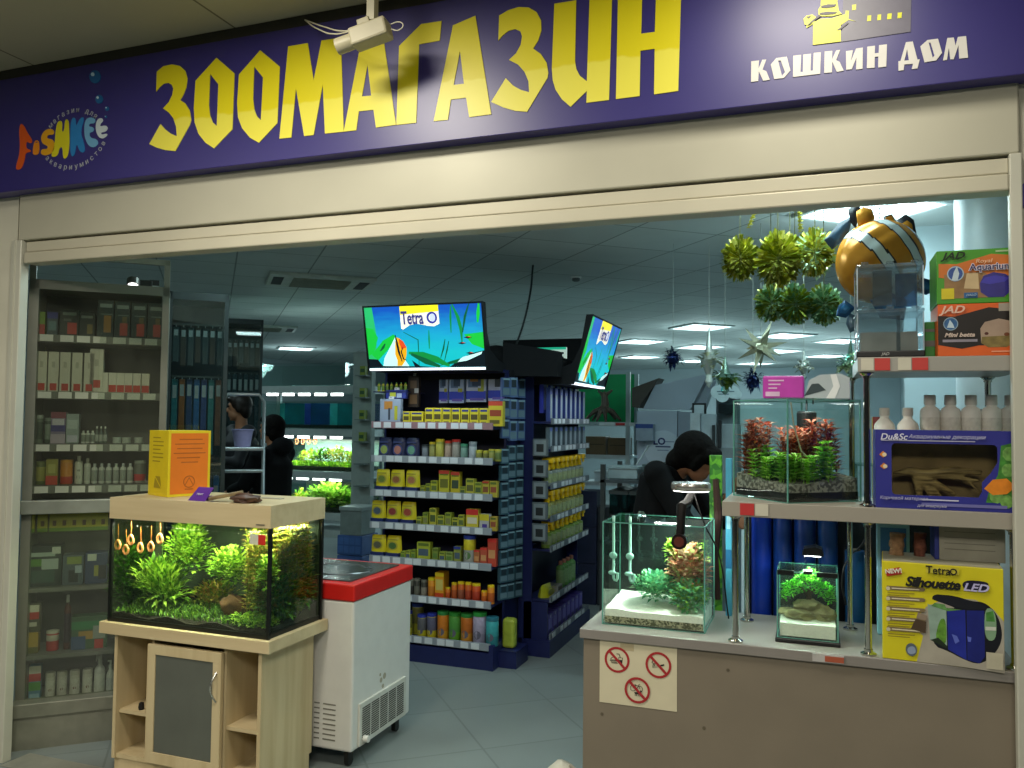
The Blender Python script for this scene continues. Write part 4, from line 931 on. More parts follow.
# hanging packs on the back wall above
def hang(px0, px1, py0, py1, base, arts, label, y=GY+.34, cat='hanging pack'):
    a, b = aty(px0, py1, y), aty(px1, py0, y)
    o = carton('hanging_pack', b.x-a.x, .035, b.z-a.z, base, arts); o.location = ((a.x+b.x)/2, y, a.z)
    mb = MB(); w = b.x-a.x; mb.bx(-w*.12, w*.12, -.004, .004, b.z-a.z, b.z-a.z+.018); mb.build('hang_tab', M('#c9ced6', .5), o)
    mb = MB(); mb.tube([(0, GY+.42-y, b.z-a.z+.012), (0, -.02, b.z-a.z+.010)], .003, 6); mb.build('hook', M('#9aa2a8', .3, .8), o)
    return tag(o, label, cat, 'blister packs hanging on the display rack')
ba = [(-.4, .5, .1, .9, '#5d7aa0'), (-.2, .55, .25, .8, '#39506e'), (-.5, .1, .5, .38, '#2f42c0'), (-.3, .05, .4, .14, '#6a5ab0'), (.1, .36, .4, .48, '#a8a830')]
hang(440, 449, 373, 403, '#b9c8de', ba, 'narrow blue and white hanging pack, left of four above the yellow cartons')
hang(450, 465, 373, 403, '#a9bedc', ba, 'blue and white hanging pack, second of four above the yellow cartons')
hang(467, 487, 373, 402, '#c0cce0', ba[:2]+[(-.3, .7, .1, .95, '#b07a3a')]+ba[2:]+[(.25, .4, .4, .95, '#a8b040')], 'hanging pack with orange spot above the yellow cartons')
hang(489, 511, 373, 401, '#bcc4dc', [(-.2, .5, .2, .9, '#4a5560'), (.3, .3, .45, .95, '#a8b040')]+ba[2:], 'hanging pack with dark round print at the right above the yellow cartons')
hang(381, 402, 399, 422, '#8d9cb0', [(-.3, .55, .1, .9, '#b07a3a'), (-.1, .1, 0, .6, '#3a4450'), (.2, .1, .35, .7, '#a8a830')], 'blue white hanging pack with orange spot at the left of the rack', GY+.1)
hang(387, 407, 390, 398.5, '#2c3a8a', [(-.3, .2, .0, .7, '#b8c040'), (.05, .1, .3, .6, '#a0b0c8')], 'low blue hanging pack above the orange spot pack', GY+.12)
hang(409, 420, 376, 407, '#2c241c', [(-.3, .6, .3, .85, '#5d4a34'), (-.35, .1, .35, .4, '#6a543a'), (.1, .45, .5, .6, '#a0a4a0')], 'dark brown hanging pack with a pale diamond label', GY+.2)
pr = bottle('bottle', wp(3.2)/2, wp(9), '#b4ac2a', '#2f7a30', '#6a8a2c', shoulder=.75)
row(pr, None, [(aty(x, 392, GY+.14).x, GY+.14, aty(392, 391.5, GY+.14).z) for x in (379, 383.2, 387.4, 391.6, 396.5, 401, 405.5)], 'tiny yellow green bottle', 'above the low blue hanging pack', 'bottle', 'tiny bottles on the upper left of the rack')
mb = MB(); zz = aty(392, 391.5, GY+.14).z; mb.bx(aty(376, 392, GY+.14).x, aty(408, 392, GY+.14).x, GY+.10, GY+.42, zz-.008, zz-.0005); mb.build('small_shelf', BLU, t)
# second row
goods(FZ[1], pouch('pouch', wp(15.5), wp(20), .05, '#1f2648', '#8a9a50', '#3a4470'), [385], 'dark blue pouch with green round print', 'second food shelf', 'pouch', FG)
goods(FZ[1], pouch('pouch', wp(15.5), wp(20), .05, '#1f2648', '#a06a60', '#3a4470'), [398.5], 'dark blue pouch with reddish round print', 'second food shelf', 'pouch', FG)
goods(FZ[1], pouch('pouch', wp(15.5), wp(20), .05, '#1f2648', '#5f8f7a', '#3a4470'), [412.2], 'dark blue pouch with teal round print', 'second food shelf', 'pouch', FG)
r1 = [(425, 6.8, 14, '#4a5058', '#2c3438', '#6a727a', 'small grey jar left of the lidded jars'), (432.2, 6.4, 16.5, '#6a6a3a', '#c2a82a', '#8a8a50', 'slim olive jar with yellow lid'), (439.7, 8.3, 19.5, '#8a8a34', '#c2a82a', '#a8a44a', 'tall olive jar with yellow lid'), (448, 7, 18, '#7a6a5a', '#b83a2a', '#a08a7a', 'brown jar with red lid'),
      (456, 8.2, 19.5, '#6d6a64', '#b02c26', '#8d8880', 'tall grey jar with red lid'), (464, 7, 15.5, '#3d6a5a', '#3d8a6a', '#6a8a80', 'green jar with green lid'), (472.5, 7.4, 17.5, '#6d7680', '#8a929a', '#98a0a6', 'pale grey tall jar'), (479, 6.2, 10, '#a8a030', '#b8b040', '#7a7a3a', 'short yellow jar beside the pale grey one'), (485.6, 5.6, 9.5, '#9a9830', '#b8b040', '#6a6a34', 'shortest yellow jar'), (491.8, 6, 11, '#6a7a40', '#b0a838', '#8a8a4a', 'olive jar with yellow lid at the row end'), (498, 6, 11, '#8a8a3a', '#b8b040', '#5a6a3a', 'yellow green jar at the far right')]
for x, w, h, b, l, lb, d in r1: goods(FZ[1], jar('jar', wp(w)/2, wp(h), b, l, lb), [x], d, 'on second food shelf', 'jar', FG)
# third to fifth rows: yellow pouches in blue trays, then small cartons
def trays(z, xs, w, h, discs, nm):
    for x, dc, dn in zip(xs, discs, ('green', 'red', 'pale')):
        mb = MB(); q = wp(w)
        mb.bx(-q/2, q/2, -.035, .035, 0, .045, bev=.003); o = mb.build('tray', M('#1f2a5a', .4))
        o.location = (fx(x, GY+.05), GY+.05, z+.0245); tag(o, f'blue tray under the yellow pouch with {dn} print on the {nm}', 'tray', 'blue trays on the display rack')
        p = pouch('pouch', wp(w)*1.2, wp(h)*1.1, .06, '#c9b81e', dc, '#a89a3a')
        goods(z, p, [x], f'plump yellow pouch with {dn} print', f'on the {nm}', 'pouch', 'yellow pouches on the display rack', .05, .046)
trays(FZ[2], (383.4, 397.8, 413), 13, 14.5, ('#6a7a3a', '#8a5a3a', '#a06a4a'), 'third food shelf')
trays(FZ[3], (379.5, 394.6, 409.6), 13.6, 15, ('#4a5a6a', '#8a3a3a', '#a04a3a'), 'fourth food shelf')
trays(FZ[4], (380.3, 395.4), 14, 14.5, ('#5a5a4a', '#4a6a3a'), 'fifth food shelf')
gs = lambda c: [(-.38, .3, .38, .65, c), (-.4, .8, .4, .95, '#5a6a2a')]
r2 = [(424, 4.5, 8, '#a0a030', '#5a6a3a', 'tiny olive carton next to the pouches'), (429.5, 4.8, 10, '#9aa030', '#4a5a3a', 'small olive carton'), (435.6, 7, 13, '#a8a830', '#5d6a34', 'mid sized olive carton'), (445.5, 10.6, 23, '#b0a830', '#6a6a2a', 'tall yellow carton with red top'), (456.6, 9, 22, '#b8a82a', '#3a4a3a', 'tall yellow carton beside the red topped one'), (464, 5.5, 8.5, '#9a9a34', '#4a5a34', 'tiny olive carton before a tall one'), (471.4, 8.4, 16, '#a8a43a', '#5a5a30', 'upright olive carton'), (479.6, 7, 13, '#9aa038', '#4a5a34', 'olive carton with green print'), (487, 6.6, 14.5, '#b0a43a', '#7a4a30', 'yellow carton with reddish print'), (494.8, 7.4, 14.5, '#a89a38', '#8a4a34', 'yellow carton at the row end')]
for x, w, h, b, c, d in r2:
    ar = gs(c)+([(-.5, .86, .5, 1, '#b03a2a')] if 'red top' in d or 'reddish' in d else [])
    goods(FZ[2], Pc(w, h, b, ar), [x], d, 'on third food shelf', 'carton', FG)
r3 = [(421, 5.4, 9, 'tiny yellow green carton nearest the pouches'), (427.4, 5.4, 13.5, 'slim yellow green carton'), (434.8, 7, 18, 'tall yellow green carton'), (442.6, 7, 11.5, 'squat yellow green carton'), (450, 6.6, 14.5, 'upright yellow green carton'), (457, 6, 10, 'low yellow green carton near the centre'), (463, 5.6, 13, 'yellow green carton left of the red topped pack')]
for i, (x, w, h, d) in enumerate(r3): goods(FZ[3], Pc(w, h, ('#a8a83a', '#8f9a34', '#b0aa3a')[i % 3], gs(('#5a6a3a', '#7a7a4a', '#4a5a34')[i % 3])), [x], d, 'on fourth food shelf', 'carton', FG)
goods(FZ[3], Pc(12, 19, '#c9b83a', [(-.5, .72, .5, 1, '#c0302a'), (-.4, .3, .4, .6, '#d0c8b0'), (-.5, 0, .5, .12, '#1f2a5a')]), [474], 'yellow pack with bright red top', 'on fourth food shelf', 'carton', FG)
goods(FZ[3], Pc(9.4, 15, '#a9a6a6', [(-.5, .6, .5, 1, '#c2b52a'), (-.2, .15, .3, .4, '#4a3a8a')]), [486], 'white and yellow carton with purple mark', 'on fourth food shelf', 'carton', FG)
goods(FZ[3], Pc(6.4, 13, '#b0963a', gs('#8a4a34')), [495], 'small orange yellow carton', 'at the right of fourth food shelf', 'carton', FG)
r4 = [(405.5, 4.6, 8, '#8a9a34', 'tiny green carton beside the pouch'), (410.6, 4.8, 9, '#9aa23a', 'second tiny green carton'), (415.8, 4.8, 10, '#8a9a34', 'third tiny green carton'), (426, 13.6, 18, '#a0a834', 'wide green and yellow carton'), (437.6, 5.6, 13, '#7a8a3a', 'slim green carton'), (444.5, 6, 10, '#98a03a', 'low green carton'), (451.6, 7, 10, '#8a9a50', 'low blue green carton'), (459.6, 7, 16, '#8a9040', 'green carton with blue top')]
for i, (x, w, h, b, d) in enumerate(r4): goods(FZ[4], Pc(w, h, b, gs(('#5a7a3a', '#4a5a6a')[i % 2])+([(-.5, .85, .5, 1, '#2c3a8a')] if 'blue top' in d else [])), [x], d, 'on fifth food shelf', 'carton', FG)
goods(FZ[4], jar('jar', wp(11.4)/2, wp(27), '#a8a8a0', '#2a3f9a', '#c9b82a', band=(.5, .86), emblem='#5a7a4a'), [470.7], 'tall jar with blue lid and yellow label', 'on fifth food shelf', 'jar', FG)
for x, w, h, b, d in ((479, 5.6, 14, '#a0603a', 'orange brown carton'), (485.8, 6.6, 16.5, '#b0503a', 'red carton'), (494, 8.4, 25, '#b0402f', 'tallest red carton')):
    goods(FZ[4], Pc(w, h, b, [(-.5, .88, .5, 1, '#c2302a'), (-.38, .3, .38, .6, '#c08a5a')]), [x], d, 'at the right of fifth food shelf', 'carton', FG)
r5 = [(413.5, 4.6, 17, '#5a5a50', '#8a8a80', '#2c2c28', 'dark slim tube at the left end'), (419, 6.2, 17.5, '#34342e', '#6a6a60', '#5a5a50', 'dark tube with grey label'), (425.8, 6.2, 16.5, '#34342e', '#6a6a60', '#7a7468', 'second dark tube with pale label'), (433.6, 7.6, 19.5, '#d0861e', '#c9b81e', '#b06a1e', 'orange tube with yellow lid'), (449.6, 5, 11.5, '#c86a1e', '#d0b01e', '#b04a1e', 'shortest orange tube'), (456, 5.6, 16.5, '#c86a24', '#d6b81e', '#a04a24', 'orange tube beside the shortest one'), (462.7, 6.6, 18, '#c05a24', '#d6b81e', '#8a4a34', 'orange red tube left of centre'), (470, 6.6, 18, '#c05a24', '#d6b81e', '#9a3a24', 'orange red tube right of centre'), (477.8, 8, 17.5, '#c04a1e', '#d6b81e', '#a0341e', 'wide red orange tube'), (485.8, 5.6, 11.5, '#d07a1e', '#d6b01e', '#b0541e', 'short orange tube near the right'), (492.4, 6.4, 17, '#d0801e', '#d6b41e', '#a8501e', 'orange tube at the right end')]
for x, w, h, b, l, lb, d in r5: goods(FZ[5], jar('tube', wp(w)/2, wp(h), b, l, lb, band=(.1, .6), neck=.96), [x], d, 'on the orange shelf', 'tube', 'tubes on the orange shelf of the display rack')
goods(FZ[5], Pc(9, 25, '#d0901e', [(-.5, .86, .5, 1, '#d8c020'), (-.4, .35, .4, .75, '#c0b060'), (-.5, 0, .5, .25, '#b8401e')], d=.09), [443.5], 'tall orange carton with yellow top', 'on the orange shelf', 'carton', FG, .08)
r6 = [(412, 5, 24, '#b8b030', '#2c3a9a', '#7a7a34', 'yellow tub half hidden by the freezer'), (420, 11.6, 29, '#a8a834', '#2c3f9a', '#6a6a34', 'taller yellow tub with blue lid in the back row'), (424.6, 9.2, 22, '#c2b82a', '#2c3a9a', '#5a5a60', 'small yellow tub with blue lid, left'), (434.2, 9.4, 24, '#c9b82a', '#2c3a9a', '#5a5a70', 'small yellow tub with blue lid, right'), (445.4, 11, 27, '#c8902a', '#2c7a3a', '#c0701e', 'orange tub with green lid, left of the green one'), (457, 11.6, 27, '#5f9a2a', '#2c7a2c', '#4a8a3a', 'green tub with green lid'), (469, 11.6, 27, '#c88a2e', '#2c7a34', '#b0601e', 'orange tub with green lid, right of the green one'), (481.6, 12.6, 29.5, '#8f8aa0', '#2c8a3a', '#a098b0', 'lavender tub with green lid'), (494, 11.6, 26, '#2f7f88', '#2a6a7a', '#3a9aa0', 'teal tub at the right end')]
for i, (x, w, h, b, l, lb, d) in enumerate(r6): goods(FZ[6], jar('tub', wp(w)/2, wp(h), b, l, lb, band=(.35, .86), lidh=.12, emblem=None if i < 2 else '#5d5a6a'), [x], d, 'on the lowest shelf', 'tub', 'tubs on the lowest shelf of the display rack', dy=.16 if i == 1 else .06)
mb = MB(); mb.bx(-.045, .045, -.04, .04, 0, wp(27), bev=.02); o = mb.build('tub', M('#9aa83a', .4, nz=.2)); o.location = (GX1+.055, GY+.20, .076); 
mb = MB(); mb.bx(-.07, .07, -.1, .14, 0, .075-.005); mb.bx(-.07, .07, -.1, .14, .066, .075); s_ = mb.build('side_ledge', BLU, t); s_.location = (GX1+.07, GY+.2, 0)
tag(o, 'yellow green square tub on the side ledge of the rack', 'tub')
# hanging strips of slim packs on the right end
for i, (px, z0, z1, c) in enumerate(((503.5, 1.52, 1.95, '#39507a'), (511, 1.5, 1.96, '#4a5f86'), (519, 1.5, 1.96, '#39507a'), (503, .42, 1.46, '#2c4a58'), (510, .40, 1.48, '#34525e'), (518, .38, 1.48, '#2c4450'))):
    v = atx(px, 480, GX1+.03); nn = 3 if z1 > 1.8 else 9; hh = (z1-z0)/nn
    pr = None
    for k in range(nn):
        z = z0+k*hh
        lab = f'slim blister pack, {ORD[k]} up in the {"nearest" if px < 507 else "middle" if px < 515 else "farthest"} {"upper" if nn == 3 else "lower"} column, rack end'
        if pr is None:
            pr = carton('blister_pack', .075, .022, hh-.012, c, [(-.4, .1, .4, .45, '#5a727e'), (-.3, .5, .3, .9, '#1c2a34'), (-.4, .88, .4, .97, '#76909c')]); kz = []
            mb = MB(); mb.tube([(0, .012, hh-.02), (0, .03, hh-.02)], .003, 6); mb.build('hook', M('#9aa2a8', .3, .8), pr); kz = kids(pr)
            pr.location = (GX1+.036, v.y, z); pr.rotation_euler.z = R(62); tag(pr, lab, 'blister pack', 'blister packs on the rack end')
        else: dup(pr, (GX1+.036, v.y, z), lab, ks=kz)
# right hand block of the display
BX, BY0, BY1 = -1.80, 2.70, 3.78
t = thing('display_rack', 'blue display rack block facing right with yellow capped bottles', 'display rack', (0, 0, 0))
mb = MB(); mb.bx(BX-.24, BX-.2, BY0+.016, BY1, 0, 1.98); mb.build('back_panel', DBL, t)
mb = MB(); mb.bx(BX-.2, BX+.01, BY0-.03, BY1, 0, .075); mb.build('plinth', BLU, t)
mb = MB(); mb.bx(BX-.24, BX-.14, BY0, BY0+.016, .075, 1.98); mb.bx(BX-.2, BX-.02, BY0, BY0+.016, .075, .34); mb.build('side_panel', BLU, t)
mb = MB(); mb.bx(BX-.24, BX-.1, BY1-.016, BY1, .075, 1.98); mb.build('side_panel', BLU, t)
RZ = [1.62, 1.42, 1.15, .915, .70, .34, .075]
for i, z in enumerate(RZ):
    d0 = .24 if i < 5 else .36
    mb = MB(); mb.bx(BX-.2, BX-.012, BY0+.02, BY1-.016, z+.002, z+.018); sh = mb.build('shelf', BLU, t)
    mb = MB(); mb.bx(BX-.012, BX, BY0+.02, BY1-.016, z-.002, z+.042); mb.build('price_strip', M('#6a727a', .45, .2), sh)
    tg = None
    for k in range(10):
        if (k+i) % 4 == 3: continue
        if tg is None: mb = MB(); mb.bx(0, .003, 0, .07, .004, .038); tg = mb.build('price_tag', TAG, sh, loc=(BX, BY0+.06+k*.1, z))
        else: c_ = tg.copy(); COL.objects.link(c_); c_.location = (BX, BY0+.06+k*.1, z)
area_slots = []
RG = 'goods on the right face of the display'
capb = [('#e8b812', '#7f8a84', 'grey bottle with yellow trigger cap', 'upper bottle shelf', 2), ('#ecbc12', '#8a8a4a', 'olive bottle with yellow trigger cap', 'middle bottle shelf', 3), ('#ecc018', '#6f8a3a', 'green bottle with yellow trigger cap', 'lower bottle shelf', 4)]
for cc, bc, d, wh_, i in capb:
    pr = bottle('bottle', .04, .205, bc, cc, '#8f9a70', shoulder=.5, nr=.45, kind='trigger')
    row(pr, None, [(BX-.06, BY0+.09+k*.122, RZ[i]+.0185) for k in range(8)], d, f'on {wh_}', 'bottle', 'yellow capped bottles on the display rack', R(90), 'from the entrance')
for i, (h, c, d) in enumerate(((.25, '#9aa8b0', 'clear tube pack'), (.16, '#8a98a0', 'grey blue tube pack'))):
    pr = carton('blister_pack', .07, .03, h, '#3a4a8a' if i == 0 else '#5a6a74', [(-.3, .1, .3, .9, c), (-.45, .8, .45, .97, '#6a74b8')])
    row(pr, None, [(BX-.05, BY0+.1+k*.13, RZ[i]+.0185) for k in range(8)], d, f'on the {"top" if i == 0 else "second"} shelf of right display face', 'blister pack', RG, R(90), 'from the entrance')
pr = carton('hanging_pack', .12, .03, .26, '#3038a0', [(-.4, .1, .1, .9, '#8a98c0'), (.15, .1, .4, .9, '#a8a860')])
row(pr, None, [(BX-.10, BY0+.12+k*.17, 1.70) for k in range(6)], 'blue hanging pack', 'high on the right display face', 'hanging pack', RG, R(90), 'from the entrance')
pr = carton('blister_pack', .11, .03, .125, '#5a646a', [(-.4, .08, .4, .92, '#7d888e'), (-.25, .25, .25, .7, '#23292c')])
row(pr, None, [(BX-.075, BY0-.02, .78+k*.152) for k in range(5)], 'grey blister pack with a black pump', 'on the display corner', 'blister pack', 'pump blister packs on the display corner', 0, 'from the bottom')
pr = pouch('pouch', .16, .09, .10, '#a8a826', '#7a7a3a', '#8a8a3a'); row(pr, None, [(BX-.075, BY0+.13, RZ[5]+.019)], 'yellow bag lying flat', 'at the near end of the bag shelf', 'bag', RG, R(80))
pr = carton('carton', .12, .1, .05, '#8a8a84', [(-.4, .2, .4, .8, '#5a4a3a')]); row(pr, None, [(BX-.075, BY0+.33, RZ[5]+.019)], 'flat pale carton next to the yellow bag', 'on bag shelf', 'carton', RG, R(90))
pr = bottle('bottle', .035, .2, '#5a8a4a', '#a06a5a', '#7a9a6a'); row(pr, None, [(BX-.075, BY0+.5+k*.1, RZ[5]+.019) for k in range(4)], 'green bottle with brownish cap', 'on bag shelf', 'bottle', RG, R(90), 'from the entrance')
pr = carton('carton', .1, .1, .15, '#4a3f8a', [(-.4, .3, .4, .8, '#6a5fb0'), (-.3, .1, .3, .25, '#2c2a5a'), (-.1, .82, .2, .95, '#9a94c0')])
row(pr, None, [(BX-.075, BY0+.09+k*.118, RZ[6]+.0185) for k in range(8)], 'purple carton', 'on the lowest shelf of right face', 'carton', 'purple cartons at the bottom of the display', R(90), 'from the entrance')
ks = [o for o in bpy.data.objects if o.get('group') == 'purple cartons at the bottom of the display']
pr = carton('carton', .1, .04, .19, '#554a9a', [(-.4, .3, .4, .8, '#7a6fb8')]); row(pr, None, [(BX-.15, BY0+.09+k*.118, RZ[6]+.0185) for k in range(8)], 'taller thin purple carton behind the front ones', 'on the lowest shelf', 'carton', 'purple cartons at the bottom of the display', R(90), 'from the entrance')

# ------------------------------------------------------------------ picture boxes of the display crown
def glow(hexa, s=1.0): return M(hexa, .5, em=s, nz=0)
def grad():
    m = bpy.data.materials.new('lit_picture'); m.use_nodes = True; nt = m.node_tree; b = nt.nodes['Principled BSDF']
    tc = nt.nodes.new('ShaderNodeTexCoord'); sp = nt.nodes.new('ShaderNodeSeparateXYZ'); nt.links.new(tc.outputs['Object'], sp.inputs[0])
    r = nt.nodes.new('ShaderNodeValToRGB'); e = r.color_ramp.elements
    e[0].position = .02; e[0].color = lin('#0fd0d8'); e[1].position = .43; e[1].color = lin('#0d5fd0')
    for p_, c in ((.14, '#16d4dc'), (.27, '#18b4e4')): q = e.new(p_); q.color = lin(c)
    n = nt.nodes.new('ShaderNodeTexNoise'); n.inputs['Scale'].default_value = 9
    mp_ = nt.nodes.new('ShaderNodeMapping'); mp_.inputs['Scale'].default_value = (1, 1, 5); nt.links.new(tc.outputs['Object'], mp_.inputs[0]); nt.links.new(mp_.outputs[0], n.inputs['Vector'])
    a = nt.nodes.new('ShaderNodeMath'); a.operation = 'MULTIPLY_ADD'; a.inputs[1].default_value = .08; nt.links.new(n.outputs['Fac'], a.inputs[0]); nt.links.new(sp.outputs['Z'], a.inputs[2])
    nt.links.new(a.outputs[0], r.inputs[0]); nt.links.new(r.outputs[0], b.inputs['Emission Color']); b.inputs['Base Color'].default_value = (0, 0, 0, 1); b.inputs['Emission Strength'].default_value = .95
    return m
PIC = grad()
def picture_box(label, base, rz, w, h, lean=.10, dep=.36):
    """leaning light box: picture in front, dark shell behind, light slot underneath"""
    t = thing('picture_box', label, 'light box', base, rz, 'lit picture boxes on top of the display')
    sh = M('#07080f', .7, nz=.05)
    mb = MB()
    # shell profile in YZ: leaning front face, top lip, back sweeping down
    for x0, x1 in ((-w/2-.012, -w/2), (w/2, w/2+.012)):
        mb.prism([(x0, -.006, -.02), (x0, -lean-.006, h+.012), (x0, -lean+.045, h+.012), (x0, -lean+.085, h*.55), (x0, -lean+.15, h*.28), (x0, dep*.55, .06), (x0, dep, .03), (x0, dep, -.02)], (x1-x0, 0, 0))
    mb.prism([(-w/2, -lean-.006, h), (-w/2, -lean-.006, h+.012), (-w/2, -lean+.035, h+.012), (-w/2, -lean+.035, h)], (w, 0, 0))
    mb.prism([(-w/2, .012, 0), (-w/2, -lean+.018, h), (-w/2, -lean+.035, h), (-w/2, -lean+.08, h*.55), (-w/2, -lean+.145, h*.28), (-w/2, dep*.5, .055), (-w/2, dep, .025), (-w/2, dep, -.02), (-w/2, .04, -.02)], (w, 0, 0))
    mb.build('shell', sh, t)
    mb = MB(); mb.bx(-w/2, w/2, -.004, .035, -.018, -.004); mb.build('light_slot', glow('#eaf2ff', 1.6), t)
    F = Matrix(((1, 0, 0, -w/2), (0, 1, -lean/h, -.0005), (0, 0, 1, 0), (0, 0, 0, 1)))
    mb = MB(); mb.poly([F @ Vector(q) for q in ((0, 0, 0), (w, 0, 0), (w, 0, h), (0, 0, h))]); mb.poly([F @ Vector(q) for q in ((0, .01, 0), (0, .01, h), (w, .01, h), (w, .01, 0))])
    for a, b in (((0, 0, 0), (w, 0, 0)), ((w, 0, 0), (w, 0, h)), ((w, 0, h), (0, 0, h)), ((0, 0, h), (0, 0, 0))):
        mb.poly([F @ Vector(a), F @ Vector(b), F @ (Vector(b)+Vector((0, .01, 0))), F @ (Vector(a)+Vector((0, .01, 0)))])
    pc = mb.build('picture', PIC, t)
    X = lambda u: u*w
    Yv = lambda v: v*h
    def P(l): return [(X(u), Yv(1-v)) for u, v in l]
    a = Art(F); g1, g2, g3, wh_, bk = glow('#18b83a', .9), glow('#0f8a3c', .8), glow('#0a5f38', .7), glow('#c8f0ec', .9), glow('#0a1822', .5)
    a.p(P([(0, 0), (.07, 0), (.09, .5), (.05, 1), (0, 1)]), glow('#2ab86a', .8))
    a.p(P([(0, .33), (.06, .35), (.1, .5), (.05, .75), (0, .8)]), g1)
    a.p(P([(.03, .78), (.14, .55), (.24, .45), (.26, .5), (.18, .7), (.08, .88)]), g1)
    a.p(P([(.84, .48), (1, .45), (1, .72), (.9, .64)]), g1)
    a.p(P([(.12, 1), (.14, .84), (.2, .66), (.25, .5), (.27, .56), (.3, .8), (.36, 1)]), wh_)
    a.p(P([(0, .85), (.08, .86), (.12, .97), (.4, .98), (.38, .88), (.45, .98), (.6, 1), (0, 1)]), bk)
    a.p(P([(.7, 1), (.8, .86), (.9, .78), (1, .74), (1, 1)]), bk); a.p(P([(.74, .93), (.82, .84), (.98, .76), (.97, .8), (.85, .9)]), wh_)
    a.p(P([(.6, .98), (.72, .9), (.8, .86), (.76, .94)]), g3)
    for pts_, ww, m in (([(.76, 0), (.8, .2), (.82, .4), (.82, .6)], .03, g2), ([(.75, .02), (.74, .2), (.735, .45)], .018, g2), ([(.9, 0), (.86, .2), (.83, .45)], .02, g3), ([(.98, 0), (.97, .15), (.96, .3)], .03, g1), ([(.68, .55), (.66, .7), (.63, .85)], .014, g3), ([(.71, .58), (.69, .72), (.66, .9)], .012, g3),
                        ([(.55, .4), (.545, .55), (.54, .7)], .014, g2), ([(.33, .42), (.45, .55), (.44, .98)], .010, g3), ([(.36, .76), (.48, .8), (.6, .88), (.7, .98)], .055, g2), ([(.38, .78), (.5, .9), (.62, .99)], .045, g3), ([(.16, .6), (.14, .66), (.11, .72)], .02, g3)):
        a.blade(P(pts_), ww*w, m)
    fo, fr_ = glow('#e8a418', .9), glow('#e04a1c', .9)
    a.p(P([(.24, .78), (.25, .58), (.265, .5), (.29, .52), (.32, .58), (.345, .68), (.34, .78), (.32, .9), (.29, .97), (.25, .97), (.255, .88)]), fo)
    a.p(P([(.285, .52), (.32, .57), (.345, .67), (.3, .7), (.285, .6)]), fr_)
    a.blade(P([(.255, .46), (.265, .6), (.275, .75), (.295, .9)]), .02*w, bk); a.blade(P([(.315, .66), (.295, .74), (.31, .86), (.335, .88)]), .012*w, bk)
    for u, v in ((.87, .53), (.82, .62), (.88, .78)):
        a.p(P([(u-.035, v), (u, v-.02), (u+.035, v), (u, v+.02)]), bk); a.p(P([(u-.01, v-.004), (u+.01, v-.016), (u+.03, v-.002)]), fr_)
    a.p(P([(.315, 0), (.645, 0), (.645, .3), (.6, .34), (.55, .33), (.45, .29), (.39, .31), (.33, .38), (.315, .36)]), glow('#f4f0d8', .95))
    a.p(P([(.315, 0), (.645, 0), (.645, .1), (.315, .14)]), glow('#f2e61e', .95))
    a.ring(X(.585), Yv(1-.2), .05*w*.9, .030*w*.9, glow('#3a3a9a', .8)); a.c(X(.59), Yv(1-.2), .024*w, .03*w, glow('#c8d0f0', .9))
    a.build('picture_print', t)
    me = text_mesh('Tetra', .088*w/.96*1.08, .0006, 'LEFT', bold=.0022); me.materials.clear(); me.materials.append(glow('#3c3c86', .6)); me.transform(F @ Matrix.Translation((X(.325), -.011, Yv(1-.205))) @ RX90 @ Matrix.Diagonal((.86, 1.4, 1, 1)))
    link('lettering', me, t)
    return t
a, b = aty(370, 368, 2.14), aty(486, 368, 2.14)
pw = b.x-a.x; ph = aty(420, 306, 2.06).z-a.z
picture_box('lit aquarium picture box facing the entrance above the display', ((a.x+b.x)/2, 2.14, a.z), 0, pw, ph)
a, b = atx(577, 380, -1.62), atx(607, 386, -1.62)
picture_box('lit aquarium picture box facing right above the display', (-1.65, (a.y+b.y)/2+.02, a.z-.01), R(90), .92, .47, .14)
picture_box('lit picture box on the far side of the display, seen from behind', (-2.35, 4.25, 1.97), R(180), .86, .42)
t = thing('crown_hub', 'dark central hub joining the lit picture boxes', 'hub', (-2.35, 3.2, 1.94))
mb = MB(); mb.bx(-.42, .33, -.70, .60, .0, .06); mb.bx(-.14, .62, -.48, -.30, .05, .15, bev=.02); mb.prism([(.25, -.72, .02), (.62, -.6, .02), (.62, -.6, .2), (.25, -.72, .26)], (0, .12, 0)); mb.build('frame', M('#06070d', .85), t)
mb = MB(); mb.ball((.16, -.62, .14), (.14, .1, .11)); mb.tube([(.2, -.6, .05), (.4, -.45, .16), (.62, -.2, .1)], .06, 10); mb.build('cable_cover', M('#05060b', .85), t, True)
a = aty(530, 349, 3.75); b = aty(566, 361, 3.75)
t = thing('sign_strip', 'white lit sign strip with dark letters behind the hub', 'sign', ((a.x+b.x)/2, 3.75, b.z-.05))
w = b.x-a.x; h = a.z-b.z+.06
mb = MB(); mb.bx(-w/2, w/2, 0, .03, 0, h); mb.build('panel', M('#cfe8dc', .5, em=.55, nz=0), t)
mb = MB(); mb.bx(-w/2, w/2, -.004, -.0005, h-.02, h); mb.build('edge', glow('#20b890', .7), t)
text('IBE', .13, M('#2c2a5a', .5, nz=0), t, (.06, -.004, h*.5-.01), bold=.003)
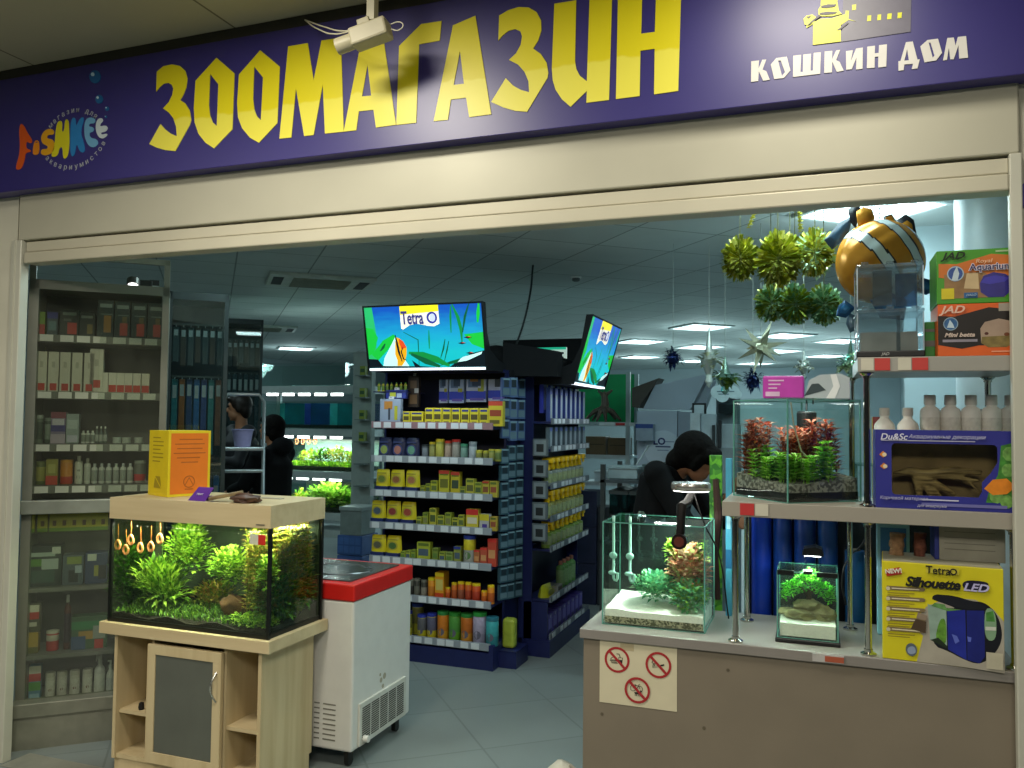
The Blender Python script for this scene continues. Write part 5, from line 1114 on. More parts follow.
# ------------------------------------------------------------------ people
def fuse(name, build, mat, parent, vox=.011, smooth=4):
    """several closed volumes fused into one continuous skin"""
    mb = MB(); build(mb)
    me = bpy.data.meshes.new(name); mb.bm.to_mesh(me); mb.bm.free()
    o = bpy.data.objects.new(name, me); COL.objects.link(o)
    m = o.modifiers.new('fuse', 'REMESH'); m.mode = 'VOXEL'; m.voxel_size = vox
    s = o.modifiers.new('soften', 'SMOOTH'); s.factor = .5; s.iterations = smooth
    dg = bpy.context.evaluated_depsgraph_get(); me2 = bpy.data.meshes.new_from_object(o.evaluated_get(dg))
    bpy.data.objects.remove(o); me2.materials.clear(); me2.materials.append(mat); me2.shade_smooth(); me2.name = name
    return link(name, me2, parent)
def fingers(mb, w, d, side, curl=.5):
    """palm and five unequal bent fingers from wrist w along direction d"""
    d = Vector(d).normalized(); s = Vector(side).normalized(); nrm = d.cross(s).normalized()
    pc = w+d*.045
    for k in range(4): mb.tube([w+s*(.012*(k-1.5)*.8), pc+s*(.019*(k-1.5))+d*.04], [.013, .012], 8)
    for k, L in enumerate((.062, .074, .070, .054)):
        b = pc+s*(.019*(k-1.5))+d*.04; m = b+d*L*.5-nrm*L*.12; e = m+(d*math.cos(curl)-nrm*math.sin(curl))*L*.5
        mb.tube([b-d*.01, m, e], [.0095, .009, .0075], 8); mb.ball(e, .0076, u=8, v=6)
    b = w+d*.02-s*.03; m = b+d*.03-s*.022; e = m+d*.03-nrm*.01; mb.tube([b+s*.015, m, e], [.012, .0105, .008], 8); mb.ball(e, .008, u=8, v=6)
def person(label, base, rz, J, cols, hood=False, hair_long=False, group=None):
    """J: joints in local space, facing -Y; cols: skin, hair, top, trousers, shoes"""
    t = thing('person', label, 'person', base, rz, group)
    V = {k: Vector(v) for k, v in J.items()}
    skin, hair, top, tr, sho = cols
    hd = V['head']; fd = V['look'].normalized(); up = V['hup'].normalized() if 'hup' in V else Vector((0, 0, 1)); up = (up-fd*up.dot(fd)).normalized(); sd = fd.cross(up)
    def hp(f, u, s): return hd+fd*f+up*u+sd*s
    rotm = Matrix((sd, fd, up)).transposed()
    def body(mb):
        mb.ball(hp(-.01, .02, 0), (.075, .095, .10), rot=rotm); mb.ball(hp(.03, -.055, 0), (.055, .06, .06), rot=rotm)
        mb.tube([hp(.075, .02, 0), hp(.105, -.015, 0), hp(.085, -.03, 0)], [.008, .015, .012], 8)          # nose
        mb.ball(hp(.083, -.058, 0), (.026, .010, .007), rot=rotm, u=10, v=6); mb.ball(hp(.082, -.07, 0), (.022, .010, .008), rot=rotm, u=10, v=6)
        mb.ball(hp(.062, -.1, 0), (.022, .022, .018), rot=rotm, u=10, v=6)
        for s in (-1, 1): mb.ball(hp(-.005, -.005, .077*s), (.012, .022, .032), rot=rotm, u=10, v=8); mb.ball(hp(.075, .035, .03*s), (.024, .01, .008), rot=rotm, u=8, v=6)
        mb.tube([hp(-.02, -.03, 0), V['neck'], V['chest']], [.055, .056, .07], 12)
        mb.tube([V['chest']+Vector((0, 0, .03)), (V['chest']+V['pelvis'])/2, V['pelvis']], [.14, .12, .13], 16)
        for s in 'LR':
            mb.tube([V['sh'+s], V['el'+s], V['wr'+s]], [.05, .04, .028], 12); mb.ball(V['sh'+s], .055)
            mb.tube([V['chest']+Vector((0, 0, .05)), V['sh'+s]], [.09, .055], 12)
            mb.tube([V['hip'+s], V['kn'+s], V['an'+s]], [.085, .058, .04], 12)
            f = V['an'+s]; mb.tube([f+Vector((0, .03, -.05)), f+Vector((0, -.13, -.055))], [.035, .032], 10)
            d = (V['wr'+s]-V['el'+s]).normalized(); fingers(mb, V['wr'+s], d, V.get('hs'+s, d.cross(Vector((0, 0, 1)))), .7)
    fuse('body', body, skin, t, .0085, 3)
    def jacket(mb):
        mb.tube([V['neck']-Vector((0, 0, .035)), V['chest']+Vector((0, 0, .04)), (V['chest']+V['pelvis'])/2, V['pelvis']-Vector((0, 0, .10))], [.075, .165, .158, .165], 18)
        for s in 'LR':
            mb.ball(V['sh'+s], .075); mb.tube([V['chest']+Vector((0, 0, .05)), V['sh'+s], V['el'+s], V['wr'+s]-(V['wr'+s]-V['el'+s])*.05], [.11, .074, .062, .046], 14); mb.ball(V['el'+s], .062)
        if hood: mb.ball(V['neck']-fd*.09+Vector((0, 0, .01)), (.11, .085, .08)); mb.ball(V['neck']-fd*.03+Vector((0, 0, -.02)), (.12, .09, .05))
    fuse('jacket', jacket, top, t, .012, 6)
    def trousers(mb):
        mb.ball(V['pelvis']-Vector((0, 0, .03)), (.155, .135, .13))
        for s in 'LR': mb.tube([V['hip'+s]+Vector((0, 0, .03)), V['kn'+s], V['an'+s]], [.102, .074, .062], 14)
    fuse('trousers', trousers, tr, t, .012, 4)
    for s in 'LR':
        f = V['an'+s]
        def shoe(mb): mb.tube([f+Vector((0, .035, -.055)), f+Vector((0, -.05, -.05)), f+Vector((0, -.14, -.062))], [.045, .045, .034], 12); mb.tube([f, f-Vector((0, 0, .05))], [.05, .05], 12)
        o = fuse('shoe', shoe, sho, t, .009, 3)
    def hr(mb):
        mb.ball(hp(-.028, .038, 0), (.092, .105, .1), rot=rotm); mb.ball(hp(-.06, -.02, 0), (.085, .06, .09), rot=rotm)
        for s in (-1, 1): mb.ball(hp(-.012, -.0, .074*s), (.02, .035, .05), rot=rotm)
        mb.ball(hp(.055, .085, 0), (.07, .04, .03), rot=rotm)
        if hair_long: mb.ball(hp(-.05, .03, 0), (.115, .12, .115), rot=rotm); mb.ball(hp(.055, .06, .0), (.09, .05, .055), rot=rotm); mb.ball(hp(-.10, -.07, 0), (.085, .07, .08), rot=rotm); [mb.ball(hp(.02, .0, .07*s), (.04, .03, .06), rot=rotm) for s in (-1, 1)]
    fuse('hair', hr, hair, t, .009, 4)
    mb = MB()
    for s in (-1, 1): mb.ball(hp(.083, .02, .03*s), .0095, u=10, v=8)
    mb.build('eyes', M('#1a1614', .2, nz=0), t, True)
    return t
SKN = M('#94664a', .55, nz=.06); BLK = M('#0d0e10', .85, nz=.2, spec=.12); HAIR = M('#0b0908', .85, nz=.3, spec=.1, bump=.8, sc=40); JEAN = M('#161a22', .7, nz=.15); SHOE = M('#141414', .5)
stand = dict(head=(0, -.02, 1.58), look=(0, -1, -.05), neck=(0, .015, 1.44), chest=(0, .01, 1.26), pelvis=(0, .01, .92), shL=(.18, .01, 1.38), shR=(-.18, .01, 1.38), elL=(.22, -.02, 1.1), elR=(-.22, -.02, 1.1), wrL=(.19, -.2, .95), wrR=(-.19, -.2, .95),
             hipL=(.09, .01, .9), hipR=(-.09, .01, .9), knL=(.1, -.02, .5), knR=(-.1, .0, .5), anL=(.1, .02, .085), anR=(-.1, .02, .085))
def place(px, Zd):
    v = ray(px, 421); return CAM+v*Zd
q = place(273, 7.0)
J = dict(stand); J['elL'] = (.2, -.12, 1.12); J['wrL'] = (.12, -.33, 1.06); J['elR'] = (-.2, -.12, 1.1); J['wrR'] = (-.12, -.33, 1.02); J['look'] = (0, -1, .05)
person('person in dark hooded jacket with black hair, standing sideways by the ladder', (q.x, q.y, 0), R(-92), J, (SKN, HAIR, BLK, JEAN, SHOE), hood=True)
q = place(240, 7.7)
J = dict(stand); J = {k: (v if k in ('look',) else (v[0], v[1], v[2]*1.12)) for k, v in J.items()}; J['elR'] = (-.2, -.1, 1.3); J['wrR'] = (-.06, -.3, 1.42); J['elL'] = (.22, -.1, 1.28); J['wrL'] = (.1, -.3, 1.3); J['anL'] = (.1, .02, .085); J['anR'] = (-.1, .02, .085); J['look'] = (-.5, -1, -.1)
person('person in dark clothes behind the ladder raising one hand to the chest', (q.x, q.y, 0), R(-30), J, (SKN, M('#1a110c', .5, nz=.2, spec=.3), M('#1b1c20', .7, nz=.2), JEAN, SHOE))
# cashier bending forward, facing right
q = place(677, 4.75)
J = dict(head=(0, -.13, 1.475), look=(0, -1, -.62), hup=(0, -.5, 1), neck=(0, -.01, 1.42), chest=(0, .06, 1.29), pelvis=(0, .16, .90), shL=(.18, .05, 1.40), shR=(-.18, .05, 1.40), elL=(.2, -.16, 1.12), elR=(-.2, -.14, 1.12), wrL=(.08, -.27, 1.27), wrR=(-.08, -.34, 1.16),
         hipL=(.09, .16, .87), hipR=(-.09, .16, .87), knL=(.1, .12, .48), knR=(-.1, .14, .48), anL=(.1, .16, .085), anR=(-.1, .16, .085), hsL=(.3, .3, 1), hsR=(.3, .3, 1))
person('person with black hair in dark clothes bending forward at the till, hand at chin', (q.x, q.y, 0), R(78), J, (SKN, HAIR, BLK, JEAN, SHOE), hair_long=True)

# ------------------------------------------------------------------ ladder
q = place(243, 6.1)
AL = M('#a3abad', .3, .7, nz=.05)
t = thing('stepladder', 'grey aluminium stepladder with a high handrail beside the dark cabinets', 'stepladder', (q.x, q.y, 0), R(38))
rail = [(.12*s, y, z) for s in (1,) for y, z in ((-.32, 0), (-.02, 1.5))]
for s in (-1, 1):
    mb = MB(); mb.tube([(.16*s, -.30, .0), (.15*s, .0, 1.2), (.148*s, .02, 1.42)], .013, 8); mb.build('rail', AL, t, True)
    mb = MB(); mb.tube([(.16*s, .42, .0), (.15*s, .04, 1.25)], .012, 8); mb.build('rear_leg', AL, t, True)
mb = MB(); mb.tube([(-.148, .02, 1.42), (-.147, .06, 1.76), (-.11, .07, 1.815), (.11, .07, 1.815), (.147, .06, 1.76), (.148, .02, 1.42)], .013, 8); mb.build('handrail', AL, t, True)
for k in range(5):
    z = .28+k*.245; y = -.30+.30*z/1.2
    mb = MB(); mb.bx(-.15, .15, y-.03, y+.06, z-.022, z, bev=.004); mb.build('step', AL, t)
mb = MB(); mb.bx(-.15, .15, -.05, .10, 1.40, 1.425, bev=.004); mb.build('tool_tray', AL, t)
mb = MB(); mb.lathe([(.055, 0), (.075, .12), (.08, .122), (.08, .13), (.07, .13), (.05, .01), (.001, .01)], 18)
o = mb.build('bucket', M('#8f8bb4', .4), smooth=True); vv = Matrix.Rotation(R(38), 3, 'Z') @ Vector((0, .025, 0)); o.location = (q.x+vv.x, q.y+vv.y, 1.4265); tag(o, 'small lilac bucket standing on top of the stepladder', 'bucket')

# ------------------------------------------------------------------ dark glass cabinets with long packs
def tall_cabinet(px0, px1, ytop, Zd, rz, label, kinds, n, seed):
    c = place((px0+px1)/2, Zd); w = (px1-px0)*Zd/FPX/.98; h = 1.65+(420-ytop)*Zd/FPX
    t = thing('glass_cabinet', label, 'cabinet', (c.x, c.y, 0), rz)
    m = M('#3c4444', .4, .4)
    mb = MB(); D = .36
    for x in (-w/2, w/2-.025):
        for y in (0, D-.025): mb.bx(x, x+.025, y, y+.025, 0, h)
    mb.bx(-w/2, w/2, 0, D, h-.05, h); mb.bx(-w/2, w/2, 0, D, 0, .12); mb.build('frame', m, t)
    mb = MB(); mb.bx(-w/2+.02, w/2-.02, D-.02, D-.005, .12, h-.05); mb.build('back_panel', M('#1c2629', .7, nz=.1), t)
    mb = MB(); mb.bx(-w/2+.02, w/2-.02, .004, .01, .12, h-.05); mb.build('glass_door', glass('#f2f7f5', .035, .02, '#6f7d7d'), t)
    mb = MB(); mb.bx(-w/2+.0255, -w/2+.0305, .026, D-.026, .12, h-.05); mb.bx(w/2-.0305, w/2-.0255, .026, D-.026, .12, h-.05); mb.build('side_glass', glass('#f2f7f5', .035), t)
    rg = random.Random(seed); ca, sa = math.cos(rz), math.sin(rz)
    zr = [h*.86, h*.62, .75]
    for r_, (z1, z0, lab) in enumerate(((h-.22, h-.48, 'short'), (h-.56, 1.38, 'long'), (1.26, .3, 'lower'))):
        mb = MB(); mb.bx(-w/2+.032, w/2-.032, .05, .06, z1+.01, z1+.022); mb.build('hanging_bar', m, t)
        for k in range(n):
            x = -w/2+.05+(w-.1)*k/(n-1); col = kinds[(k*2+r_) % len(kinds)] if r_ else ('#2c3a3c', '#34302a')[k % 2]
            mb = MB(); ww = (w-.1)/(n-1)*.78; hh = (z1-z0)*rg.uniform(.85, 1)
            mb.bx(-ww/2, ww/2, -.008, .008, -hh, 0, bev=.003)
            o = mb.build('slim_pack', M(col, .35, nz=.15, sc=30)); 
            mb = MB(); mb.tube([(0, 0, -.002), (0, 0, .018)], .003, 6); mb.bx(-ww*.35, ww*.35, -.0095, -.0082, -hh*.25, -hh*.08); mb.build('hang_hook', M('#8d989a', .4, .5), o)
            lx, ly = x, .085
            o.location = (c.x+lx*ca-ly*sa, c.y+lx*sa+ly*ca, z1); o.rotation_euler.z = rz
            tag(o, f'{lab} slim hanging pack, {ORD[k]} from left in the {"nearer" if seed == 1 else "farther"} dark cabinet', 'hanging pack', 'slim packs hanging in the dark cabinets')
    return t
tall_cabinet(168, 224, 296, 5.35, R(42), 'dark tall glass cabinet with long coloured packs right of the grey showcase', ['#1f4f7a', '#1f5f66', '#2c3f6a', '#7a4a24', '#2c6a6a', '#243a5a', '#6a4a3a'], 7, 1)
tall_cabinet(224, 260, 322, 8.4, R(38), 'farther dark tall glass cabinet behind the stepladder', ['#1a2c3c', '#23323a', '#2c2a2c', '#1f3a44'], 6, 2)

# ------------------------------------------------------------------ aquarium rack at the back
RY = 5.1
def rp(px, py): v = aty(px, py, RY); return v.x, v.z
x0 = rp(254, 430)[0]; x1 = rp(364, 430)[0]
zt, zm1, zm2, zm3 = rp(310, 389)[1], rp(310, 432)[1], rp(310, 474)[1], rp(310, 515)[1]
t = thing('aquarium_rack', 'white aquarium rack with three lit tank rows at the back left', 'rack', ((x0+x1)/2, RY, 0)); hw_ = (x1-x0)/2
WR = M('#bcc6c6', .4, .1, nz=.05)
for s in (-1, 1):
    for y in (0, .46):
        mb = MB(); mb.bx(s*hw_-.025, s*hw_+.025, y, y+.04, 0, zt+.05); mb.build('post', WR, t)
for z in (zt, zm1, zm2, zm3, .35):
    mb = MB(); mb.bx(-hw_, hw_, -.012, .5, z-.045, z+.035); mb.build('deck', WR, t)
mb = MB()
for z in (zt, zm1, zm2):
    for k in range(5): mb.bx(-hw_+.12+k*.22, -hw_+.26+k*.22, .06, .10, z-.075, z-.046)
mb.build('lamp', M('#f4fffa', .4, em=5, nz=0), t)
cx = (x0+x1)/2
def rack_tank(lab, px0, px1, z0, z1, back, cols=None):
    a, b = rp(px0, 450)[0], rp(px1, 450)[0]; w = b-a
    o = thing('aquarium', lab, 'aquarium', ((a+b)/2, RY+.02, z0), 0, 'tanks on the aquarium rack'); h = z1-z0
    mb = MB(); g = .008
    mb.bx(-w/2, w/2, 0, g, 0, h); mb.bx(-w/2, w/2, .42, .42+g, 0, h); mb.bx(-w/2, -w/2+g, g, .42, 0, h); mb.bx(w/2-g, w/2, g, .42, 0, h); mb.bx(-w/2, w/2, 0, .428, -.0, .008)
    mb.build('glass_tank', glass('#f2faf8', .03), o)
    if cols:
        n = len(cols)
        for k, c in enumerate(cols):
            mb = MB(); mb.bx(-w/2+w*k/n+.004, -w/2+w*(k+1)/n-.004, .40, .412, .01, h-.02); mb.build('back_print', M(c, .6, nz=.25, sc=8), o)
        for k in range(1, n):
            mb = MB(); mb.bx(-w/2+w*k/n-.003, -w/2+w*k/n+.003, .01, .40, .01, h-.02); mb.build('divider', glass('#b8d4d8', .05), o)
        mb = MB(); mb.bx(-w/2+.01, w/2-.01, .012, .4, .01, .045); mb.build('gravel', M('#2c342f', .9, nz=.3, sc=60), o)
    elif back:
        mb = MB(); mb.bx(-w/2+.01, w/2-.01, .405, .415, .01, h); mb.build('back_print', M(back, .7, nz=.05), o)
        mb = MB(); mb.bx(-w/2+.01, w/2-.01, .012, .4, .008, .05); mb.build('gravel', M('#3a3a2a', .9, nz=.3, sc=60), o)
    mb = MB(); mb.bx(-w/2+.009, w/2-.009, .0095, .3985, .012, h*.9); 
    if cols or back: mb.build('water', glass('#f4fbf9', .003, fres=.01), o)
    else: mb.bm.free()
    return o, a, b
rack_tank('empty clear glass tank on top of the aquarium rack', 258, 343, zt+.036, rp(300, 363)[1], None)
rack_tank('long tank with teal and navy back panels on the upper rack deck', 257, 363, zm1+.036, rp(310, 401)[1], None, ['#3fb4b8', '#2a4ab0', '#45c0c4', '#243c80'])
_, a, b = rack_tank('brightly lit planted tank on the middle rack deck', 283, 361, zm2+.036, rp(310, 440)[1], '#d8e6dc')
rg = random.Random(11)
YG = [M(c, .5, nz=.15, trans=.3) for c in ('#9ab82a', '#6fae2a', '#c2a83a', '#b8c83a')]
def rplant(lab, cxp, w, z, r, n, mats, seed, L=.05):
    mb = MB(); bush(mb, (cxp, RY+.2, z), r, n, L, L*.55, len(mats), random.Random(seed)); tag(mb.build('bushy_plant', mats), lab, 'aquarium plant', 'plants in the rack tanks')
zz = zm2+.036
rplant('yellow green plant at the left of the middle rack tank', a+.25, 0, zz+.15, (.16, .12, .09), 260, YG, 1)
rplant('dark green plant in the middle of the middle rack tank', a+.42, 0, zz+.15, (.12, .12, .10), 220, DG, 2)
rplant('orange green plant right of centre in the middle rack tank', a+.62, 0, zz+.16, (.17, .12, .10), 260, OL[:4], 3)
rplant('yellow green plant at the right of the middle rack tank', a+.82, 0, zz+.13, (.12, .12, .08), 220, YG, 4)
mb = MB(); rg = random.Random(4)
for _ in range(700): leaf(mb, Vector((rg.uniform(a+.03, b-.03), RY+.05+rg.random()*.15, zz+.03+rg.random()*.05)), Vector((rg.gauss(0, .4), rg.gauss(0, .4), 1)), .05, .03, rg.randrange(3))
o = mb.build('carpet_plant', [M(c, .5, nz=.15, trans=.3) for c in ('#9acb2c', '#b4d83a', '#7ab024')]); tag(o, 'bright lime carpet plant along the middle rack tank floor', 'aquarium plant', None, 'stuff')
_, a, b = rack_tank('planted tank on the lowest lit rack deck', 285, 361, zm3+.036, rp(310, 484)[1], '#2c3a34')
zz = zm3+.036
rplant('yellow green plant low at left of the lowest rack tank', a+.1, 0, zz+.12, (.12, .12, .1), 200, YG, 5)
rplant('big grassy green plant in the lowest rack tank', a+.5, 0, zz+.16, (.3, .14, .13), 620, GR, 6, .09)
rplant('green plant at the right of the lowest rack tank', a+.8, 0, zz+.13, (.12, .12, .12), 240, GR, 7, .07)
pr = drop(); ks = kids(pr)
# orange items hanging over the middle tank
for i, x in enumerate((297, 303, 309, 315)):
    v = aty(x, 438, RY+.25); lb = f'orange ring hanging over the middle rack tank, {ORD[i]} from left'
    if i == 0: pr.location = v; pr.scale = (1.4, 1.4, 1.6); tag(pr, lb, 'hanging ring', 'orange rings over the rack tank')
    else: dup(pr, v, lb, ks=ks)
# white column with pegs, grey bin and blue crates between rack and display
c0 = aty(361, 450, 4.3); 
t = thing('peg_column', 'pale grey peg panel standing between the aquarium rack and display', 'panel', (c0.x, 4.3, 0))
w = aty(371, 450, 4.3).x-aty(352, 450, 4.3).x; h = aty(361, 352, 4.3).z
mb = MB(); mb.bx(-w/2, w/2, 0, .08, 0, h, bev=.004); mb.build('panel', M('#93a09c', .6, nz=.08), t)
for k in range(6):
    z = h-.25-k*.22
    mb = MB(); mb.bx(-w*.1, w*.45, -.1, 0, z, z+.012); mb.build('small_shelf', M('#6f7c7a', .5), t)
pr = carton('carton', .06, .06, .09, '#8a9a3a', [(-.4, .3, .4, .7, '#3a5a3a')])
row(pr, None, [(c0.x+w*.22, 4.3-.052, h-.25-k*.22+.0125) for k in range(4)], 'small green carton', 'on the pale peg panel', 'carton', 'cartons on the peg panel', 0, 'from the top')
v = aty(358, 533, 3.9); zt2 = aty(358, 505, 3.9).z; w = aty(369, 520, 3.9).x-aty(348, 520, 3.9).x
t = thing('crate', 'blue plastic crate behind the freezer, under the grey bin', 'crate', (v.x, 3.75, 0)); zc = v.z; w2 = aty(371, 545, 3.75).x-aty(346, 545, 3.75).x
for k in range(3):
    mb = MB(); hh = zc/3; mb.bx(-w2/2, w2/2, 0, .3, k*hh, (k+1)*hh-.006, bev=.006); mb.build('tier', M('#3f5f9a', .45), t)
    mb = MB()
    for q_ in range(4):
        for r_ in range(2): mb.bx(-w2/2+.012+q_*(w2-.02)/4, -w2/2+.004+(q_+1)*(w2-.02)/4, -.003, .002, k*hh+.02+r_*hh*.42, k*hh+.02+r_*hh*.42+hh*.34)
    mb.build('panel', M('#4a6fae', .45), t)
t = thing('bin', 'grey lidded bin standing on the blue crate', 'bin', (v.x, 3.75, zc-.005)); hb = zt2-zc
mb = MB(); mb.bx(-w/2, w/2, .01, .28, 0, hb*.86, bev=.006); mb.build('body', M('#7a8886', .5), t)
mb = MB(); mb.bx(-w/2-.008, w/2+.008, 0, .29, hb*.86, hb, bev=.006); mb.build('lid', M('#8c9a98', .5), t)
mb = MB(); q = aty(396, 379, 2.85); mb.ball((0, 0, 0), (.11, .05, .10), u=24, v=14); o = mb.build('balloon', M('#2fc85a', .3), smooth=True, loc=(q.x, 2.9, 2.02)); mb = MB(); mb.tube([(0, 0, .09), (0, 0, .88)], .0015, 5); mb.build('string', M('#b8c4b8', .5, nz=0), o); tag(o, 'bright green round balloon peeping out under the picture box', 'balloon')

# ------------------------------------------------------------------ green backed shelf with driftwood behind the display
QY = 4.75
def gp(px, py): v = aty(px, py, QY); return v.x, v.z
xa, xb = gp(560, 430)[0], gp(630, 430)[0]; zt = gp(610, 372)[1]; wq = xb-xa
t = thing('shelf_unit', 'grey metal shelf unit with green back panel behind the display', 'shelf unit', ((xa+xb)/2, QY, 0))
mb = MB(); mb.bx(-wq/2, wq/2-.03, .40, .42, gp(610, 426)[1], zt); mb.build('green_panel', M('#12a05a', .5, nz=.06), t)
for x in (-wq/2, wq/2-.04):
    for y in (-.01, .38):
        mb = MB(); mb.bx(x, x+.04, y, y+.035, 0, zt)
        if y < 0:
            for k in range(30): mb.bx(x+.012, x+.028, y-.002, y, zt-.06-k*.06, zt-.03-k*.06)
        mb.build('post', M('#9fadb0', .4, .4, nz=.05), t)
for py in (424, 457, 484, 515):
    z = gp(610, py)[1]; mb = MB(); mb.bx(-wq/2, wq/2, 0, .42, z-.012, z+.012); mb.bx(-wq/2, wq/2, -.014, 0, z-.02, z+.02); s = mb.build('shelf', M('#a8b6ba', .4, .3), t)
    if py == 424:
        mb = MB(); mb.bx(.05, .2, -.017, -.0145, z-.016, z+.016); mb.bx(.34, .42, -.017, -.0145, z-.016, z+.016); mb.build('price_tag', M('#d4dadb', .5), s); mb = MB(); mb.bx(.21, .3, -.017, -.0145, z-.012, z+.012); mb.build('price_tag', M('#b83a3a', .5), s)
zs_ = gp(610, 424)[1]+.012
v = aty(604, 424, QY+.15)
def root_(mb):
    rg = random.Random(9); c = Vector((0, 0, .17))
    mb.tube([(0, 0, .30), (.01, 0, .2), (0, 0, .13)], [.03, .04, .045], 9)
    for a_, L, dz in ((200, .19, -.14), (340, .2, -.14), (250, .13, -.15), (290, .16, -.15), (30, .12, -.13), (150, .16, -.14)):
        d = Vector((math.cos(R(a_)), math.sin(R(a_)), 0)); mb.tube([c-Vector((0, 0, .02)), c+d*L*.5+Vector((0, 0, dz*.35)), c+d*L+Vector((0, 0, dz))], [.036, .024, .012], 8)
    for a_, L in ((170, .07), (20, .08), (100, .05)): d = Vector((math.cos(R(a_)), math.sin(R(a_)), .55)); mb.tube([(0, 0, .27), Vector((0, 0, .29))+d*L], [.024, .012], 8)
t2 = thing('driftwood', 'branching grey brown driftwood root on the green backed shelf', 'driftwood', (v.x, QY+.15, zs_-.012))
fuse('root', root_, wood('#6a5648', '#3a2e28', 5, 'Z'), t2, .008, 3)
for i, (px, py, w, h, c, lab) in enumerate(((598, 457, .2, .18, '#5a4a34', 'brown open carton on the left of the second shelf of green unit'), (620, 457, .2, .17, '#54452f', 'brown open carton on the right of the second shelf of green unit'))):
    v = aty(px, py, QY+.16); o = carton('carton', w, .2, h, c, [(-.4, .55, .4, .6, '#3a3022')]); o.location = (v.x, QY+.16, gp(610, py)[1]+.0125); tag(o, lab, 'carton', 'brown cartons on the green backed unit')
v = aty(610, 484, QY+.16); t2 = thing('plastic_bin', 'pale plastic bin on the third shelf of green backed unit', 'bin', (v.x, QY+.16, gp(610, 484)[1]+.0125))
mb = MB(); mb.prism([(-.13, -.1, 0), (.13, -.1, 0), (.13, .1, 0), (-.13, .1, 0)], (0, 0, .09)); mb.build('body', M('#9fb0b6', .4), t2)
mb = MB(); mb.bx(-.14, .14, -.11, .11, .09, .105, bev=.004); mb.build('lid', M('#b4c4c8', .4), t2)
for i, (px0, px1, h, c_, lab) in enumerate(((577, 596, 1.0, '#1c2440', 'dark navy stack of cartons on the floor under the green backed unit, left'), (597, 626, .86, '#22282e', 'dark grey stack of cartons on the floor under the green backed unit, right'))):
    a_, b_ = aty(px0, 600, QY-.3), aty(px1, 600, QY-.3); o = thing('carton_stack', lab, 'cartons', ((a_.x+b_.x)/2, QY-.3, 0)); w = b_.x-a_.x
    for k in range(3): mb = MB(); mb.bx(-w/2, w/2, 0, .25, h*k/3, h*(k+1)/3-.004, bev=.004); mb.bx(-w*.3, w*.3, -.0012, -.0002, h*k/3+.06, h*k/3+.16); mb.build('carton', M(c_, .6, nz=.15), o)
# leaning white display with brown canopy corner behind the till
WY = 4.6
def wpnt(l, y=WY): return [tuple(aty(a_, b_, y)) for a_, b_ in l]
t = thing('display_stand', 'large white leaning display stand behind the person at the till', 'display stand', (0, 0, 0))
PW = M('#aebccb', .5, nz=.05, sc=3); PG = M('#8e9aa8', .5, nz=.05)
mb = MB(); mb.prism(wpnt([(643, 409), (655, 385), (708, 374), (690, 410)]), (0, .25, 0)); mb.build('upper_panel', PW, t)
mb = MB(); mb.prism(wpnt([(637, 470), (637, 411), (677, 411), (677, 470)]), (0, .25, 0)); 
for z0_, z1_ in ((0, wpnt([(640, 470)])[0][2]+.02),):
    a_ = wpnt([(637, 470), (677, 470)]); mb.bx(a_[0][0], a_[1][0], WY, WY+.25, 0, z1_)
mb.build('lower_panel', PW, t)
mb = MB(); mb.prism(wpnt([(678, 412), (692, 412), (712, 374), (716, 374), (702, 415), (694, 470), (678, 470)], WY+.02), (0, .2, 0)); a_ = wpnt([(678, 470), (694, 470)], WY+.02); mb.bx(a_[0][0], a_[1][0], WY+.02, WY+.22, 0, a_[0][2]+.02); mb.build('side_panel', PG, t)
mb = MB(); mb.prism(wpnt([(632, 388), (659, 378), (638, 408), (632, 407)], WY-.05), (0, .3, 0)); mb.build('canopy_corner', M('#4a4540', .6), t)
cc = aty(663, 447, WY-.012); ck = aty(682, 447, WY-.012).x-cc.x
mb = MB(); mb.tube([(cc.x, WY-.0005, cc.z-.02), (cc.x, WY-.012, cc.z-.02)], ck, 36); mb.build('round_board', M('#c4d2de', .45, nz=.03), t)
nv = M('#24346a', .5, nz=0)
text('LO', ck*.5, nv, t, (cc.x-ck*.2, WY-.0135, cc.z+ck*.28), bold=.003)
a = Art(frame((cc.x, WY-.0135, cc.z))); a.r(ck*.1, ck*.26, ck*.6, ck*.31, M('#7d8ca6', .5)); a.r(-ck*.4, -ck*.02, ck*.4, ck*.05, nv); a.r(-ck*.3, -ck*.2, ck*.3, -ck*.15, M('#7d8ca6', .5)); a.build('small_print', t)
a_ = aty(644, 433, WY-.2)
t2 = thing('carton', 'white carton with blue top edge hanging left of the leaning stand', 'carton', (a_.x, WY-.14, aty(644, 441, WY-.2).z)); hh = aty(644, 424, WY-.2).z-aty(644, 441, WY-.2).z
mb = MB(); mb.bx(-.09, .07, 0, .1, 0, hh, bev=.003); mb.build('carton', M('#8d9cac', .5), t2); mb = MB(); mb.bx(-.09, .07, -.001, -.0002, hh*.75, hh); mb.build('blue_band', M('#2c4a8a', .5), t2)
